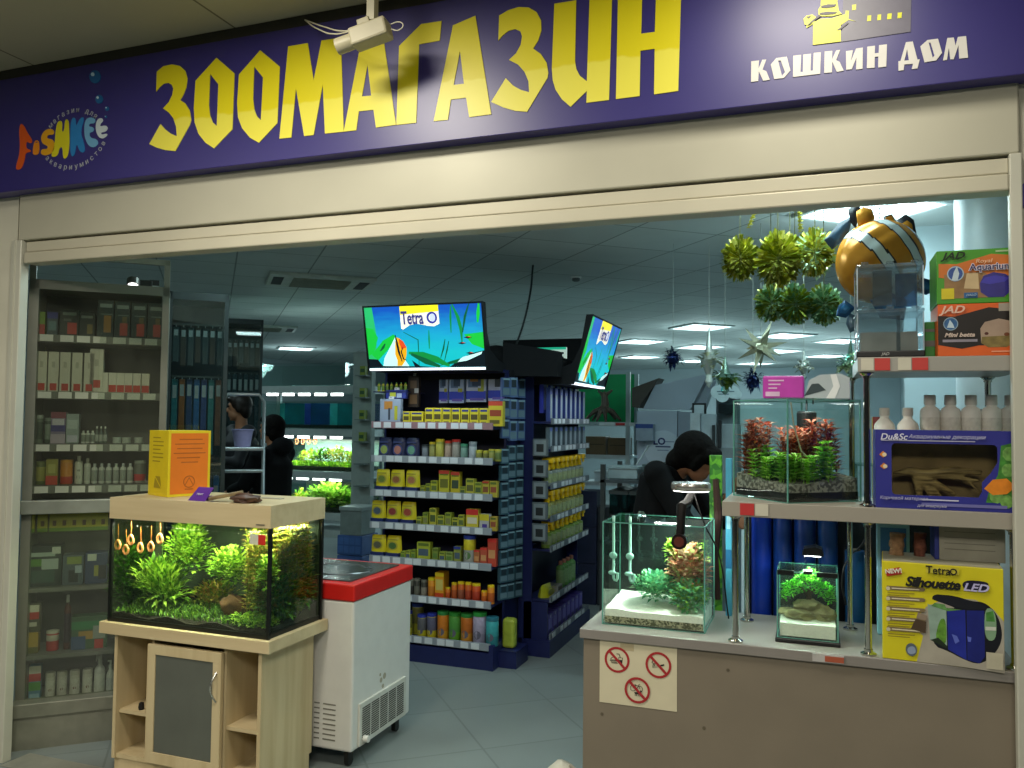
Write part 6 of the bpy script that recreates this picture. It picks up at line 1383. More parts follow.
# till equipment right of the person
t = thing('till_stand', 'pale till cabinet with slim equipment boxes behind the tank corner', 'cabinet', (0, 0, 0)); UY = 3.6
def uq(px, py): return aty(px, py, UY)
def ubox(name, px0, px1, py0, py1, m, y=0, d=.2, floor=False):
    a_, b_ = aty(px0, py1, UY+y), aty(px1, py0, UY+y); mb = MB(); mb.bx(a_.x, b_.x, UY+y, UY+y+d, 0 if floor else a_.z, b_.z, bev=.004); return mb.build(name, m, t)
ubox('base', 690, 738, 448, 600, M('#6f7d82', .5), 0, .3, True)
ubox('base_top', 690, 738, 424, 449, M('#8fa0a6', .5), .02, .28)
ubox('white_box', 690, 700, 413, 436, M('#b6c4ca', .4), -.06, .05); ubox('black_frame', 692, 706, 403, 416, M('#1c2226', .4), .03, .04); ubox('pale_panel', 694, 704, 405, 415, M('#aebcc2', .4), .02, .012)
ubox('grey_panel', 701, 716, 414, 446, M('#9aaab2', .4), -.04, .06); ubox('dark_slot', 712, 715, 425, 445, M('#20282c', .4), -.065, .03); ubox('dark_slot', 718, 721, 420, 448, M('#1a2226', .4), -.065, .06)
ubox('upper_panel', 716, 738, 394, 424, M('#5d6c72', .5), .05, .2)
ubox('dark_screen', 718, 734, 404, 413, M('#1a2428', .3), -.02, .07)
tw = thing('cloud_tag', 'white cloud shaped tag above the till cabinet', 'tag', aty(725, 392, UY-.05))
mb = MB()
for dx, dz, r in ((-.06, 0, .05), (0, .02, .06), (.06, 0, .05), (.09, -.02, .035), (-.02, -.03, .05)): mb.tube([(dx, dx*.03, dz), (dx, .012+dx*.03, dz)], r, 18)
mb.build('board', M('#c6dade', .5), tw); mb = MB(); mb.bx(-.06, .07, -.005, -.003, .0, .008); mb.bx(-.05, .03, -.005, -.003, -.02, -.013); mb.build('print', M('#5d7a86', .5), tw)
# low dark tank storage in front of it
LY_ = 2.35
t = thing('storage_rack', 'low dark rack of spare glass tanks left of the bending person', 'rack', (0, 0, 0))
a_ = aty(600, 520, LY_); b_ = aty(654, 520, LY_)
mb = MB()
for x in (a_.x, b_.x-.03):
    for y in (LY_, LY_+.5): mb.bx(x, x+.03, y, y+.03, 0, 1.36)
mb.build('frame', M('#2a3234', .5, .3), t)
for z in (.4, .86, 1.26):
    mb = MB(); mb.bx(a_.x, b_.x, LY_, LY_+.53, z-.02, z); mb.build('shelf', M('#39444a', .4, .3), t)
wb = (b_.x-a_.x)/2-.04
pr = None
for i, (z, xo, lab) in enumerate(((.861, .5, 'left spare tank on the upper deck of the dark rack'), (.861, 1.5, 'right spare tank on the upper deck of the dark rack'), (.401, .5, 'left spare tank on the lower deck of the dark rack'), (.401, 1.5, 'right spare tank on the lower deck of the dark rack'))):
    x = a_.x+.04+wb*xo
    if pr is None:
        pr = thing('glass_tank', lab, 'tank', (x, LY_+.06, z), 0, 'spare tanks in the dark rack'); q = wb*.44
        mb = MB(); mb.bx(-q, q, 0, .006, 0, .3); mb.bx(-q, q, .39, .396, 0, .3); mb.bx(-q, -q+.006, .006, .39, 0, .3); mb.bx(q-.006, q, .006, .39, 0, .3); mb.build('panes', glass('#a9c4c4', .08), pr)
        mb = MB(); mb.bx(-q-.004, q+.004, -.004, .4, .3, .325); mb.build('rim', M('#39464a', .35), pr); ks = kids(pr)
    else: dup(pr, (x, LY_+.06, z), lab, ks=ks)
for x, w, h, c, lab in ((a_.x+.13, .2, .1, '#7f9298', 'pale shallow tray on top of the dark rack, left'), (a_.x+.36, .18, .13, '#44575a', 'dark green tray on top of the dark rack, right')):
    o = thing('tray', lab, 'tray', (x, LY_+.2, 1.261)); mb = MB(); mb.bx(-w/2, w/2, -.12, .12, 0, h*.7, bev=.008); mb.build('body', M(c, .4), o); mb = MB(); mb.bx(-w/2-.006, w/2+.006, -.126, .126, h*.7, h*.7+.012); mb.build('rim', M(c, .3), o)
mb = MB(); mb.tube([(0, 0, 0), (.14, 0, .22)], .006, 8); o = mb.build('rod', M('#9fb0b4', .3, .6), loc=(a_.x+.12, LY_+.33, 1.262)); tag(o, 'thin pale rod leaning above the dark tank rack', 'rod')
# ------------------------------------------------------------------ sales counter at the right of the entrance
CZ = aty(795, 650, .03).z; CX0 = aty(579.5, 640, .03).x; CX1 = .61; CD = .52
LAM = M('#8a7f6e', .5, nz=.05, sc=5)
t = thing('counter', 'long grey brown sales counter at the right side of the entrance', 'counter', (0, 0, 0))
mb = MB(); mb.bx(CX0+.012, CX1, .045, CD, 0, CZ-.036); mb.build('body', M('#7d7363', .55, nz=.06, sc=4), t)
mb = MB(); mb.bx(CX0, CX1, .03, CD+.02, CZ-.036, CZ, bev=.003); mb.build('worktop', M('#85807a', .38, nz=.05, sc=6), t)
mb = MB()
for px, py in ((602, 714), (704, 728), (728, 670)): v = aty(px, py, .045); mb.tube([(v.x, .0455, v.z), (v.x, .0435, v.z)], .006, 12)
mb.build('screw_cap', M('#5d5444', .5), t)
# prohibition notice
v0, v1 = aty(600, 641.5, .045), aty(677, 710.5, .045)
a_ = [aty(*p, .0445) for p in ((600, 702.5), (677, 711), (676.5, 647), (600, 640.5))]
nw = v1.x-v0.x; nz0 = min(a_[0].z, a_[1].z); nh = (a_[3].z+a_[2].z)/2-(a_[0].z+a_[1].z)/2
t = thing('notice', 'cream notice with three red prohibition signs on the counter front', 'notice', (v0.x, .0445, (a_[0].z+a_[1].z)/2))
mb = MB(); mb.bx(0, nw, -.0015, 0, 0, nh); mb.build('sheet', M('#cfc6a8', .6, nz=.03), t)
a = Art(frame((0, -.0016, 0))); RD = M('#a3262a', .5, nz=0); INK = M('#1c1c1a', .5, nz=0); TAPE = M('#b7a987', .5, nz=0); PAP = M('#cfc6a8', .6, nz=.03)
a.r(nw*.27, nh*.87, nw*.45, nh*.985, TAPE)
ro = nw*.165
def noway(u, v, pic):
    pic(u, v); a.ring(u, v, ro, ro*.82, RD); k = ro*.62; a.line([(u-k, v+k), (u+k, v-k)], ro*.2, RD)
def food(u, v):
    q = ro*.1; a.p([(u-5.5*q, v-.3*q), (u-5*q, v+1*q), (u-3.5*q, v+1.8*q), (u-1.5*q, v+1.8*q), (u, v+1*q), (u+.4*q, v-.3*q)], INK); a.p([(u-4.8*q, v), (u-4.4*q, v+.8*q), (u-3.3*q, v+1.4*q), (u-1.6*q, v+1.4*q), (u-.5*q, v+.8*q), (u-.2*q, v)], PAP)
    a.r(u-5.8*q, v-1.3*q, u+1*q, v-.6*q, INK); a.line([(u-5*q, v-2*q), (u, v-2*q)], q*.5, INK); a.line([(u-4.5*q, v-2.8*q), (u+.5*q, v-2.8*q)], q*.4, INK)
    a.p([(u+1*q, v+2*q), (u+4.6*q, v+2*q), (u+4*q, v-3*q), (u+1.6*q, v-3*q)], INK); a.p([(u+1.5*q, v+1.6*q), (u+4.1*q, v+1.6*q), (u+3.9*q, v+.2*q), (u+1.7*q, v+.2*q)], PAP); a.line([(u+2.6*q, v+2*q), (u+1.6*q, v+4.6*q), (u-.4*q, v+4.6*q)], q*.6, INK)
def smoke(u, v):
    q = ro*.1; a.line([(u-4.5*q, v-2*q), (u+2*q, v-.2*q)], q*.9, INK); a.line([(u-4*q, v-1.9*q), (u+1.6*q, v-.3*q)], q*.45, PAP); a.p([(u+2*q, v-.8*q), (u+4.6*q, v+.2*q), (u+4.4*q, v+1.2*q), (u+1.8*q, v+.4*q)], INK); a.line([(u-4.4*q, v-1*q), (u-3.6*q, v+.6*q), (u-5*q, v+1.6*q), (u-4.2*q, v+3*q)], q*.5, INK); a.line([(u-3.4*q, v-1.2*q), (u-2.6*q, v+.4*q), (u-3.4*q, v+1.4*q)], q*.4, INK)
def bike(u, v):
    q = ro*.1
    for du in (-3.4, 2): a.ring(u+du*q, v+1.2*q, 2.3*q, 1.9*q, INK, 18)
    a.line([(u-3.4*q, v+1.2*q), (u-1.6*q, v+3.6*q), (u+1*q, v+3.4*q), (u-.6*q, v+1*q), (u-1.8*q, v+3.4*q)], q*.4, INK); a.line([(u+2*q, v+1.2*q), (u+1*q, v+4.4*q), (u+2*q, v+4.8*q)], q*.4, INK); a.line([(u-2.2*q, v+4*q), (u-1*q, v+4*q)], q*.5, INK)
    a.p([(u-2*q, v-1.6*q), (u+2*q, v-1.4*q), (u+2.6*q, v+.8*q), (u+3*q, v-.2*q), (u+4*q, v-.6*q), (u+2.6*q, v-1.6*q), (u+2.4*q, v-3*q), (u-1.8*q, v-2.8*q), (u-2.4*q, v-2*q)], INK)
    for du in (-1.6, -.6, 1.2, 2.1): a.line([(u+du*q, v-2.8*q), (u+du*q, v-4.4*q)], q*.5, INK)
noway(nw*.23, nh*.71, food); noway(nw*.765, nh*.70, smoke); noway(nw*.497, nh*.265, bike)
a.build('print', t)

# ------------------------------------------------------------------ chrome shelving on the counter
ZM = aty(866, 509, .03).z; ZM0 = aty(722, 500, .03); ZTP = aty(935, 356.3, .03).z
XM0 = ZM0.x; XT0 = aty(857.5, 360, .03).x; SDp = .42
ZM = aty(800, 504.6, .03).z
t = thing('shelving', 'chrome post shelving with beige boards standing on the counter', 'shelving', (0, 0, 0))
mb = MB(); mb.bx(XM0, CX1+.02, .03, .03+SDp, ZM-.052, ZM, bev=.002); mb.build('shelf_board', M('#9a9488', .4, nz=.04, sc=4), t)
mb = MB(); mb.bx(XT0, CX1+.02, .03, .03+SDp, ZTP-.05, ZTP, bev=.002); mb.build('shelf_board', M('#9a9890', .35, nz=.04, sc=4), t)
CH = M('#c9c6bf', .12, 1.0, nz=0)
px_ = aty(735.5, 580, .065).x; px2 = aty(868, 580, .065).x; px3 = aty(747, 580, .40).x; px4 = aty(850, 580, .41).x
for x, y, z0, z1 in ((px_, .065, CZ, ZM-.05), (px2, .065, CZ, ZM-.05), (px2, .065, ZM, ZTP-.05), (px3, .40, CZ, ZM-.05), (px4, .41, CZ, ZM-.05), (px4+.01, .41, ZM, ZTP-.05), (.585, .41, ZM, ZTP-.05), (.592, .062, CZ, ZM-.05)):
    mb = MB(); mb.tube([(x, y, z0), (x, y, z1)], .0108, 16); mb.lathe([(.026, 0), (.026, .006), (.014, .012), (.014, .02)], 16, (x, y, z0)); mb.lathe([(.014, -.02), (.014, -.012), (.024, -.004), (.024, 0)], 16, (x, y, z1)); mb.build('post', CH, t, True)
mb = MB(); mb.bx(.13, .57, .22, .38, ZM+.13, ZM+.136); mb.bx(.13, .136, .22, .38, ZM+.0005, ZM+.13); mb.bx(.564, .57, .22, .38, ZM+.0005, ZM+.13); mb.build('rear_riser', glass('#d8e6e2', .06), t)
def ptag(px0, px1, z, col, nm):
    x0, x1 = aty(px0, 360, .03).x, aty(px1, 360, .03).x
    mb = MB(); mb.bx(x0, x1, .0262, .0298, z-.045, z-.004); mb.build('price_tag', M(col, .5, nz=.05), t)
for p0, p1, c in ((861, 873.5, '#c4c0ae'), (874.5, 890, '#b83a34'), (898, 911, '#c4c0ae'), (912, 928, '#b83a34')): ptag(p0, p1, ZTP, c, '')
for p0, p1, c in ((740, 754, '#b83232'), (755, 768, '#c4c0ae')): ptag(p0, p1, ZM, c, '')
mb = MB(); v = aty(828, 657, .03); mb.bx(v.x-.05, v.x+.05, .024, .029, CZ-.03, CZ-.003); mb.build('label_strip', M('#b7b4b0', .2), t); mb = MB(); mb.bx(v.x-.01, v.x+.05, .0225, .0236, CZ-.027, CZ-.008); mb.build('red_label', M('#a8563c', .4), t)

GE = M('#5f9a8c', .15, nz=0, spec=.7)
def rimless(name, label, loc_, rz, w, d, h, g=.006, edge=True, base=None, group=None):
    """glass box, front left bottom corner at the local origin"""
    o = thing(name, label, 'aquarium', loc_, rz, group)
    G = glass('#f6fbf9', .03)
    mb = MB(); mb.bx(0, w, 0, g, 0, h); mb.bx(0, w, d-g, d, 0, h); mb.bx(0, g, g, d-g, 0, h); mb.bx(w-g, w, g, d-g, 0, h); mb.bx(g, w-g, g, d-g, 0, g); mb.build('glass_panes', G, o)
    mb = MB(); e = .0022
    for x in (0, w):
        for y in (0, d): mb.bx(x-e, x+e, y-e, y+e, 0, h)
    for z in (0, h):
        for y in (0, d): mb.bx(0, w, y-e, y+e, z-e*.8 if z else 0, z+e)
        for x in (0, w): mb.bx(x-e, x+e, 0, d, z-e*.8 if z else 0, z+e)
    mb.build('glass_edges', GE, o)
    return o
def bed(parent, w, d, z0, h0, h1, m, g=.008, wav=.01, seed=0, name='substrate', slope=lambda u, v: v):
    mb = MB(); n = 18; vs = {}
    for i in range(n+1):
        for j in range(n+1):
            u, v = i/n, j/n; vs[i, j] = mb.bm.verts.new((g+(w-2*g)*u, g+(d-2*g)*v, z0+h0+(h1-h0)*slope(u, v)+wav*(noise.noise(Vector((u*4, v*4, seed)))) ))
    for i in range(n):
        for j in range(n): mb.bm.faces.new((vs[i, j], vs[i+1, j], vs[i+1, j+1], vs[i, j+1]))
    per = [vs[i, 0] for i in range(n+1)]+[vs[n, j] for j in range(1, n+1)]+[vs[i, n] for i in range(n-1, -1, -1)]+[vs[0, j] for j in range(n-1, 0, -1)]
    lo = [mb.bm.verts.new((q.co.x, q.co.y, z0)) for q in per]
    for k in range(len(per)): mb.bm.faces.new((lo[k], lo[(k+1) % len(per)], per[(k+1) % len(per)], per[k]))
    mb.bm.faces.new(lo[::-1]); return mb.build(name, m, parent, True)
def pebbly(c1, c2, sc=120, rough=.9, thr=.5):
    m = bpy.data.materials.new('gravel_grains'); m.use_nodes = True; nt = m.node_tree; b = nt.nodes['Principled BSDF']
    tc = nt.nodes.new('ShaderNodeTexCoord'); v = nt.nodes.new('ShaderNodeTexVoronoi'); v.inputs['Scale'].default_value = sc; nt.links.new(tc.outputs['Object'], v.inputs['Vector'])
    r = nt.nodes.new('ShaderNodeValToRGB'); r.color_ramp.elements[0].color = lin(c1); r.color_ramp.elements[1].color = lin(c2); r.color_ramp.elements[0].position = thr-.15; r.color_ramp.elements[1].position = thr+.15
    sp = nt.nodes.new('ShaderNodeSeparateColor'); nt.links.new(v.outputs['Color'], sp.inputs[0]); nt.links.new(sp.outputs[0], r.inputs[0]); nt.links.new(r.outputs[0], b.inputs['Base Color']); b.inputs['Roughness'].default_value = rough
    return m
# front left open aquarium with white sand
c = atz(602.5, 624, CZ); TX0, TY0 = c.x, c.y; fw_ = atz(704, 635, CZ).x-c.x; fh = aty(603, 522, TY0).z-CZ; fd_ = .30
fy = TY0
o = rimless('aquarium', 'rimless glass aquarium with white sand and plants at the counter end', (TX0, fy, CZ+.0005), 0, fw_, fd_, fh)
mb = MB(); mb.bx(.004, fw_-.09, -.004, fd_-.01, fh+.003, fh+.008); mb.build('cover_glass', glass('#eef8f4', .06), o)
mb = MB(); x = fw_*.36; mb.tube([(x-.012, .05, fh+.008), (x-.012, .05, fh+.03), (x-.006, .05, fh+.039), (x+.006, .05, fh+.039), (x+.012, .05, fh+.03), (x+.012, .05, fh+.008)], .004, 8); mb.build('cover_handle', glass('#e8f4f0', .35), o, True)
bed(o, fw_, fd_, .006, .048, .072, M('#f2efe2', .9, nz=.08, sc=120), wav=.012, seed=3, slope=lambda u, v: v*.9+.1*(1-u))
mb = MB(); mb.bx(.0068, fw_-.0068, .0068, .0076, .007, .032); mb.build('gravel_band', pebbly('#4a4a30', '#a8a082', 160), o)
mb = MB(); mb.bx(.0075, fw_-.0075, .0085, fd_-.0085, .102, fh-.03); mb.build('water', glass('#f9fcfb', .003, fres=.01), o)
mb = MB(); mb.bx(.001, fw_-.001, fd_+.002, fd_+.006, .0, fh*.98); mb.build('back_sheet', M('#080b0d', .6, nz=.08), o)
for px in (613.5, 630): # clear pipes with suction cups
    lx = aty(px, 560, fy+.05).x-TX0
    mb = MB(); mb.tube([(lx, .05, fh+.02), (lx, .05, .17), (lx+.004, .05, .162), (lx+.012, .05, .16), (lx+.016, .05, .168), (lx+.016, .05, .19)], .0055, 8); p_ = mb.build('glass_pipe', M('#a9d4c6', .2, nz=0), o, True)
    mb = MB(); zc = fh*.66; mb.ball((lx, .045, zc), (.016, .008, .014)); mb.ball((lx-.004, .045, .19), (.016, .008, .009)); mb.build('suction_cup', M('#9fc9bd', .2, nz=0), p_, True)
PKL = [M(c_, .5, nz=.15, trans=.3) for c_ in ('#c98a6a', '#d8b090', '#a86a4a', '#b8c078')]
TG = [M(c_, .5, nz=.15, trans=.3) for c_ in ('#5aa878', '#7ac08a', '#489868', '#98c890')]
def at_(px, py, dep): v = aty(px, py, fy+dep); return (v.x, fy+dep, v.z)
pg = 'plants in the white sand aquarium'
q = at_(688, 568, .15); plant('bushy_plant', 'pinkish plant clump high at the right of the white sand aquarium', lambda mb, rg: bush(mb, q, (.075, .08, .09), 900, .030, .022, 4, rg), PKL, pg)
q2 = at_(655, 586, .12); plant('bushy_plant', 'blue green plant clump at the left of the pinkish one', lambda mb, rg: bush(mb, q2, (.08, .075, .05), 800, .026, .015, 4, rg), TG, pg)
q3 = at_(690, 596, .09); plant('bushy_plant', 'green plant clump under the pinkish one', lambda mb, rg: bush(mb, q3, (.07, .07, .06), 760, .026, .016, 4, rg), TG[1:]+[GR[1]], pg)
q4 = at_(673, 549, .19); plant('bushy_plant', 'fresh green plant tuft behind the black clamp of the lamp', lambda mb, rg: bush(mb, q4, (.03, .04, .04), 200, .024, .016, 4, rg), GR, pg)
q5 = (TX0+fw_-.028, fy+.20, CZ+.16); plant('stem_plant', 'thin tall stem plant at the right side pane', lambda mb, rg: stems(mb, (q5[0], q5[1], CZ+.09), (.016, .05), .22, 16, .022, .006, 4, rg, 10), GR, pg)
q = aty(683, 534, fy+.2)
t = thing('clip_lamp', 'silver clip on aquarium lamp with black arm over the white sand tank', 'lamp', (0, 0, 0))
lz = aty(690, 486, fy+.12); l0, l1 = aty(671.5, 486, fy+.12), aty(711, 486, fy+.12); rr = (l1.x-l0.x)/2; lc = ((l0.x+l1.x)/2, fy+.12, lz.z)
mb = MB(); mb.lathe([(rr*.96, -.016), (rr, -.012), (rr, .008), (rr*.96, .013), (.01, .014)], 36, lc); mb.build('lamp_head', M('#b4b2ac', .25, .8, nz=0), t, True)
mb = MB(); mb.lathe([(rr*.9, -.019), (rr*.9, -.0165)], 30, lc); mb.build('led_panel', M('#fffdf2', .4, em=7, nz=0), t)
m0 = aty(680, 541, fy-.012); m1 = aty(681, 512, fy-.01)
mb = MB(); mb.tube([(lc[0]+.01, fy+.10, lc[2]-.018), (m1.x+.012, fy+.06, lc[2]-.06), (m1.x, fy+.0, m1.z+.02), (m1.x, fy-.012, m1.z-.03), (m0.x, fy-.014, m0.z)], [.012, .017, .019, .017, .016], 12); mb.build('arm', M('#100d0c', .5, nz=.1, spec=.2), t, True)
mb = MB(); mb.tube([(m0.x, fy-.014, m0.z), (m0.x, fy-.036, m0.z)], .029, 20); mb.build('clamp_knob', M('#1a0f0d', .3), t, True); mb = MB(); mb.tube([(m0.x, fy-.0365, m0.z), (m0.x, fy-.04, m0.z)], .019, 20); mb.build('knob_face', M('#5a2c22', .35), t)
cable('power_cord', [(lc[0]+.01, fy+.1, lc[2]-.02), (lc[0]+.06, fy+.06, lc[2]-.14), (lc[0]+.10, fy+.14, lc[2]-.25), (lc[0]+.13, fy+.24, CZ+.01)], .003, M('#121212', .5, nz=0), None, t)

# tall hanging packs and blue rolls behind the shelving
BYY = .60
v0, v1 = aty(709.5, 455, .56), aty(722, 601, .56)
t = thing('backdrop_roll', 'tall green plant pattern board with dark wood left of chrome shelving', 'board', ((v0.x+v1.x)/2, .56, 0)); w = v1.x-v0.x; h = v0.z
mb = MB(); mb.bx(-w/2, w/2, 0, .02, 0, h, bev=.003); mb.build('board', pebbly('#1f6a1c', '#5fae2c', 45, .5), t)
mb = MB(); mb.tube([(.0, -.006, h-.10), (.012, -.008, h-.25), (-.004, -.006, h-.42), (.01, -.006, h-.6)], [.012, .018, .016, .012], 8); mb.build('wood_pattern', M('#3a2620', .7), t)
v0, v1 = aty(728, 458, .5), aty(734, 500, .5)
o = carton('narrow_pack', v1.x-v0.x, .03, v0.z-ZM, '#4aa0c0', [(-.5, .3, .5, .42, '#1f5f8a'), (-.3, .55, .3, .7, '#9ad0e0')]); o.location = ((v0.x+v1.x)/2-.005, .47, CZ); o.scale.z = (v0.z-CZ)/(v0.z-ZM); tag(o, 'narrow turquoise pack standing behind the left edge of the shelf board', 'pack')
RB = M('#123a8a', .3, nz=.15, sc=5)
for i, (pa, pb, py, lab) in enumerate(((751, 771, 500, 'bright blue roll, first from left behind the small cube tank'), (773, 792, 500, 'dark blue roll, second from left behind the small cube tank'), (794, 816, 500, 'dark blue roll, third from left behind the small cube tank'), (818, 838, 500, 'dark blue roll, fourth from left behind the small cube tank'), (845, 866, 551, 'shorter blue roll beside the middle chrome post'))):
    a_, b_ = aty(pa, 570, BYY), aty(pb, 570, BYY); r_ = (b_.x-a_.x)/2; zt_ = aty(pa, py, BYY).z
    t = thing('foil_roll', lab, 'roll', ((a_.x+b_.x)/2, BYY+.03, 0), 0, 'blue rolls behind the shelving')
    mb = MB(); mb.lathe([(r_, 0), (r_, zt_)], 24); mb.build('roll', M(('#1338a8', '#0f2e6e', '#0e2a66', '#10356e', '#154a78')[i], .28, nz=.2, sc=5), t, True)
    mb = MB(); mb.lathe([(r_*.5, zt_), (r_*.5, zt_+.006)], 16); mb.build('core', M('#6a5a44', .7), t)
cable('cable', [aty(871, 520, .5), aty(862, 545, .5), aty(850, 556, .5), aty(842, 580, .5), aty(846, 605, .5)], .004, M('#1a1c1c', .5, nz=0), 'black cable hanging behind the small cube tank')

mb = MB(); a_, b_ = aty(748, 570, BYY+.12), aty(1000, 570, BYY+.12); mb.bx(a_.x, b_.x, BYY+.12, BYY+.135, 0, ZM-.07, bev=.003); o = mb.build('gap_shade_sheet', M('#10151c', .5, nz=.15)); tag(o, 'dark sheet added to darken the gaps behind the blue rolls', 'board')  # dark sheet added to stand for the shade between the rolls
# small cube tank with moss tree
c = atz(777.5, 641.5, CZ); e_ = atz(838, 646, CZ); nwid = e_.x-c.x; ny = c.y; nhh = aty(778, 571, ny).z-CZ; nd = .20
o = rimless('aquarium', 'small glass cube tank with green moss tree on black base', (c.x, ny, CZ+.016), 0, nwid, nd, nhh-.016)
mb = MB(); mb.bx(-.008, nwid+.008, -.008, nd+.008, -.0155, -.001, bev=.003); mb.build('base_plate', M('#0f1010', .4), o)
hh = nhh-.016
mb = MB(); mb.bx(0, nwid*.28, -.004, .012, hh-.012, hh+.004); mb.bx(nwid*.66, nwid, -.004, .012, hh-.012, hh+.004); mb.bx(nwid*.44, nwid*.58, -.005, .014, hh-.004, hh+.008); mb.build('cover_clip', M('#111414', .35), o)
mb = MB(); mb.bx(.002, nwid-.002, .0, nd, hh+.003, hh+.007); mb.build('cover_glass', glass('#eef8f4', .06), o)
bed(o, nwid, nd, .006, .045, .06, M('#e6e4d4', .9, nz=.06, sc=100), wav=.006, seed=8)
mb = MB(); mb.bx(.0075, nwid-.0075, .0085, nd-.0085, .066, hh-.02); mb.build('water', glass('#f9fcfb', .003, fres=.01), o)
mb = MB(); mb.bx(.002, nwid-.002, nd+.001, nd+.004, 0, hh); mb.build('back_sheet', M('#06090c', .6), o)
zt_ = CZ+.016
RK = M('#8a8058', .9, nz=.35, sc=30, bump=.6)
def rk(cx, cy, cz, r, seed, lab):
    mb = MB(); lump(mb, (cx, cy, cz), r, random.Random(seed), amp=.45, fq=7); tag(mb.build('rock', RK, smooth=True), lab, 'rock', 'rocks in the small cube tank')
bx_, by_ = c.x, ny
rk(bx_+nwid*.5, by_+.10, zt_+.098, (.052, .035, .026), 1, 'top rock under the moss tree in small cube tank')
rk(bx_+nwid*.36, by_+.09, zt_+.070, (.06, .045, .022), 2, 'flat rock at the left under the moss tree')
rk(bx_+nwid*.78, by_+.09, zt_+.074, (.042, .04, .030), 3, 'slanted rock at the right under the moss tree')
MG = [M(c_, .5, nz=.15, trans=.35) for c_ in ('#5fd02a', '#84e83a', '#3fa01e')]
t = thing('moss_tree', 'bright green moss tree growing on rocks in the small cube tank', 'moss tree', (bx_+nwid*.5, by_+.10, zt_+.1))
mb = MB(); mb.tube([(0, 0, 0), (.006, 0, .03), (-.002, 0, .06)], [.011, .009, .006], 8)
for k in range(5): a__ = k*1.25; mb.tube([(0, 0, .035), (.035*math.cos(a__), .025*math.sin(a__), .07)], [.006, .003], 6)
mb.build('trunk', M('#3a2a1a', .8), t, True)
mb = MB(); rg = random.Random(21)
for cc_, rr_, n in (((0, 0, .085), (.055, .045, .036), 520), ((-.055, 0, .06), (.038, .035, .026), 300), ((.055, 0, .062), (.038, .035, .026), 300), ((.012, 0, .11), (.032, .03, .024), 240), ((-.075, 0, .035), (.018, .02, .02), 110), ((.075, 0, .035), (.018, .02, .022), 110)):
    bush(mb, cc_, rr_, n, .011, .008, 3, rg, .4, .5)
mb.build('crown', MG, t)
lc = aty(812, 551, ny+.09)
t = thing('clip_lamp', 'small black lamp on clear legs over the cube tank', 'lamp', (lc.x, ny+.09, lc.z))
mb = MB(); mb.prism([(-.034, -.04, -.012), (.04, -.04, -.012), (.034, -.04, .012), (.012, -.04, .02), (-.028, -.04, .012)], (0, .08, 0)); mb.build('head', M('#15181a', .3), t)
mb = MB(); mb.bx(-.026, .03, -.034, .034, -.0155, -.0125); mb.build('led_panel', M('#f4fffa', .4, em=9, nz=0), t)
mb = MB(); zz = CZ+nhh+.0075-lc.z; mb.bx(-.026, -.021, -.02, .02, zz, -.0125); mb.bx(.027, .032, -.02, .02, zz, -.0125); mb.build('clear_leg', glass('#dff0ff', .25), t)

# corner standing aquarium on the middle board
c = atz(788, 503.2, ZM); SQ = .32; an = R(40)
rz = an   # front right pane runs right and back; front left pane runs left and back
o = rimless('aquarium', 'glass cube aquarium with red and green plants, one corner forward', (c.x, .045, ZM+.0006), rz, SQ, SQ, aty(788, 399.5, .05).z-ZM)
ht = aty(788, 399.5, .05).z-ZM
bed(o, SQ, SQ, .006, .05, .11, pebbly('#57554d', '#9a958a', 110), wav=.014, seed=5, slope=lambda u, v: (u+v)/2)
mb = MB(); mb.bx(.0062, SQ-.0062, .0062, .0068, .007, .035); mb.bx(.0062, .0068, .0068, SQ-.0062, .007, .035); mb.build('soil_band', M('#1c1c1a', .9, nz=.3, sc=90), o)
mb = MB(); mb.bx(.008, SQ-.008, .008, SQ-.008, .115, ht-.03); mb.build('water', glass('#f7fbfa', .003, fres=.01), o)
mb = MB(); mb.bx(SQ-.085, SQ-.03, SQ*.60, SQ*.78, ht*.40, ht*.90, bev=.008); mb.build('filter_box', M('#0d0f10', .4), o)
mb = MB(); mb.tube([(SQ-.06, SQ*.68, ht*.9), (SQ-.06, SQ*.68, ht+.02), (SQ-.05, SQ*.66, ht+.035), (SQ-.04, SQ*.64, ht+.02), (SQ-.04, SQ*.64, ht-.01)], .0035, 8); mb.build('filter_hook', M('#15181a', .3, nz=0), o, True)
mb = MB(); mb.tube([(.03, .02, ht-.01), (.05, .03, ht*.75), (.09, .04, ht*.5), (.16, .05, ht*.36), (.25, .05, ht*.27), (.31, .04, ht*.22)], .0028, 8); mb.build('air_tube', M('#b4a898', .3, nz=0), o, True)
mb = MB(); mb.bx(-.003, SQ+.003, -.003, SQ+.003, ht+.003, ht+.007); mb.build('cover_glass', glass('#f0f6f4', .06), o)
Rm = Matrix.Rotation(rz, 3, 'Z')
def inq(x, y, z): v = Rm @ Vector((x, y, 0)); return (c.x+v.x, .045+v.y, ZM+z)
RDP = [M(c_, .5, nz=.2, trans=.3) for c_ in ('#b04e32', '#8f3a26', '#b8643e', '#7a3c24', '#cc9878')]
FRG = [M(c_, .5, nz=.15, trans=.35) for c_ in ('#8cc63e', '#aadc54', '#6cae2e', '#c0e878')]
pg = 'plants in the corner cube aquarium'
for i, (x, y, r_, h_, lab) in enumerate(((.06, .25, .05, .20, 'red stem plants at the left of the corner cube aquarium'), (.16, .17, .06, .17, 'red stem plants in the middle of the corner cube aquarium'), (.25, .105, .05, .20, 'red stem plants at the right of the corner cube aquarium'))):
    b_ = inq(x, y, .08); plant('red_plant', lab, lambda mb, rg: stems(mb, b_, (r_, r_), h_, 22, .050, .014, 5, rg, 8), RDP, pg)
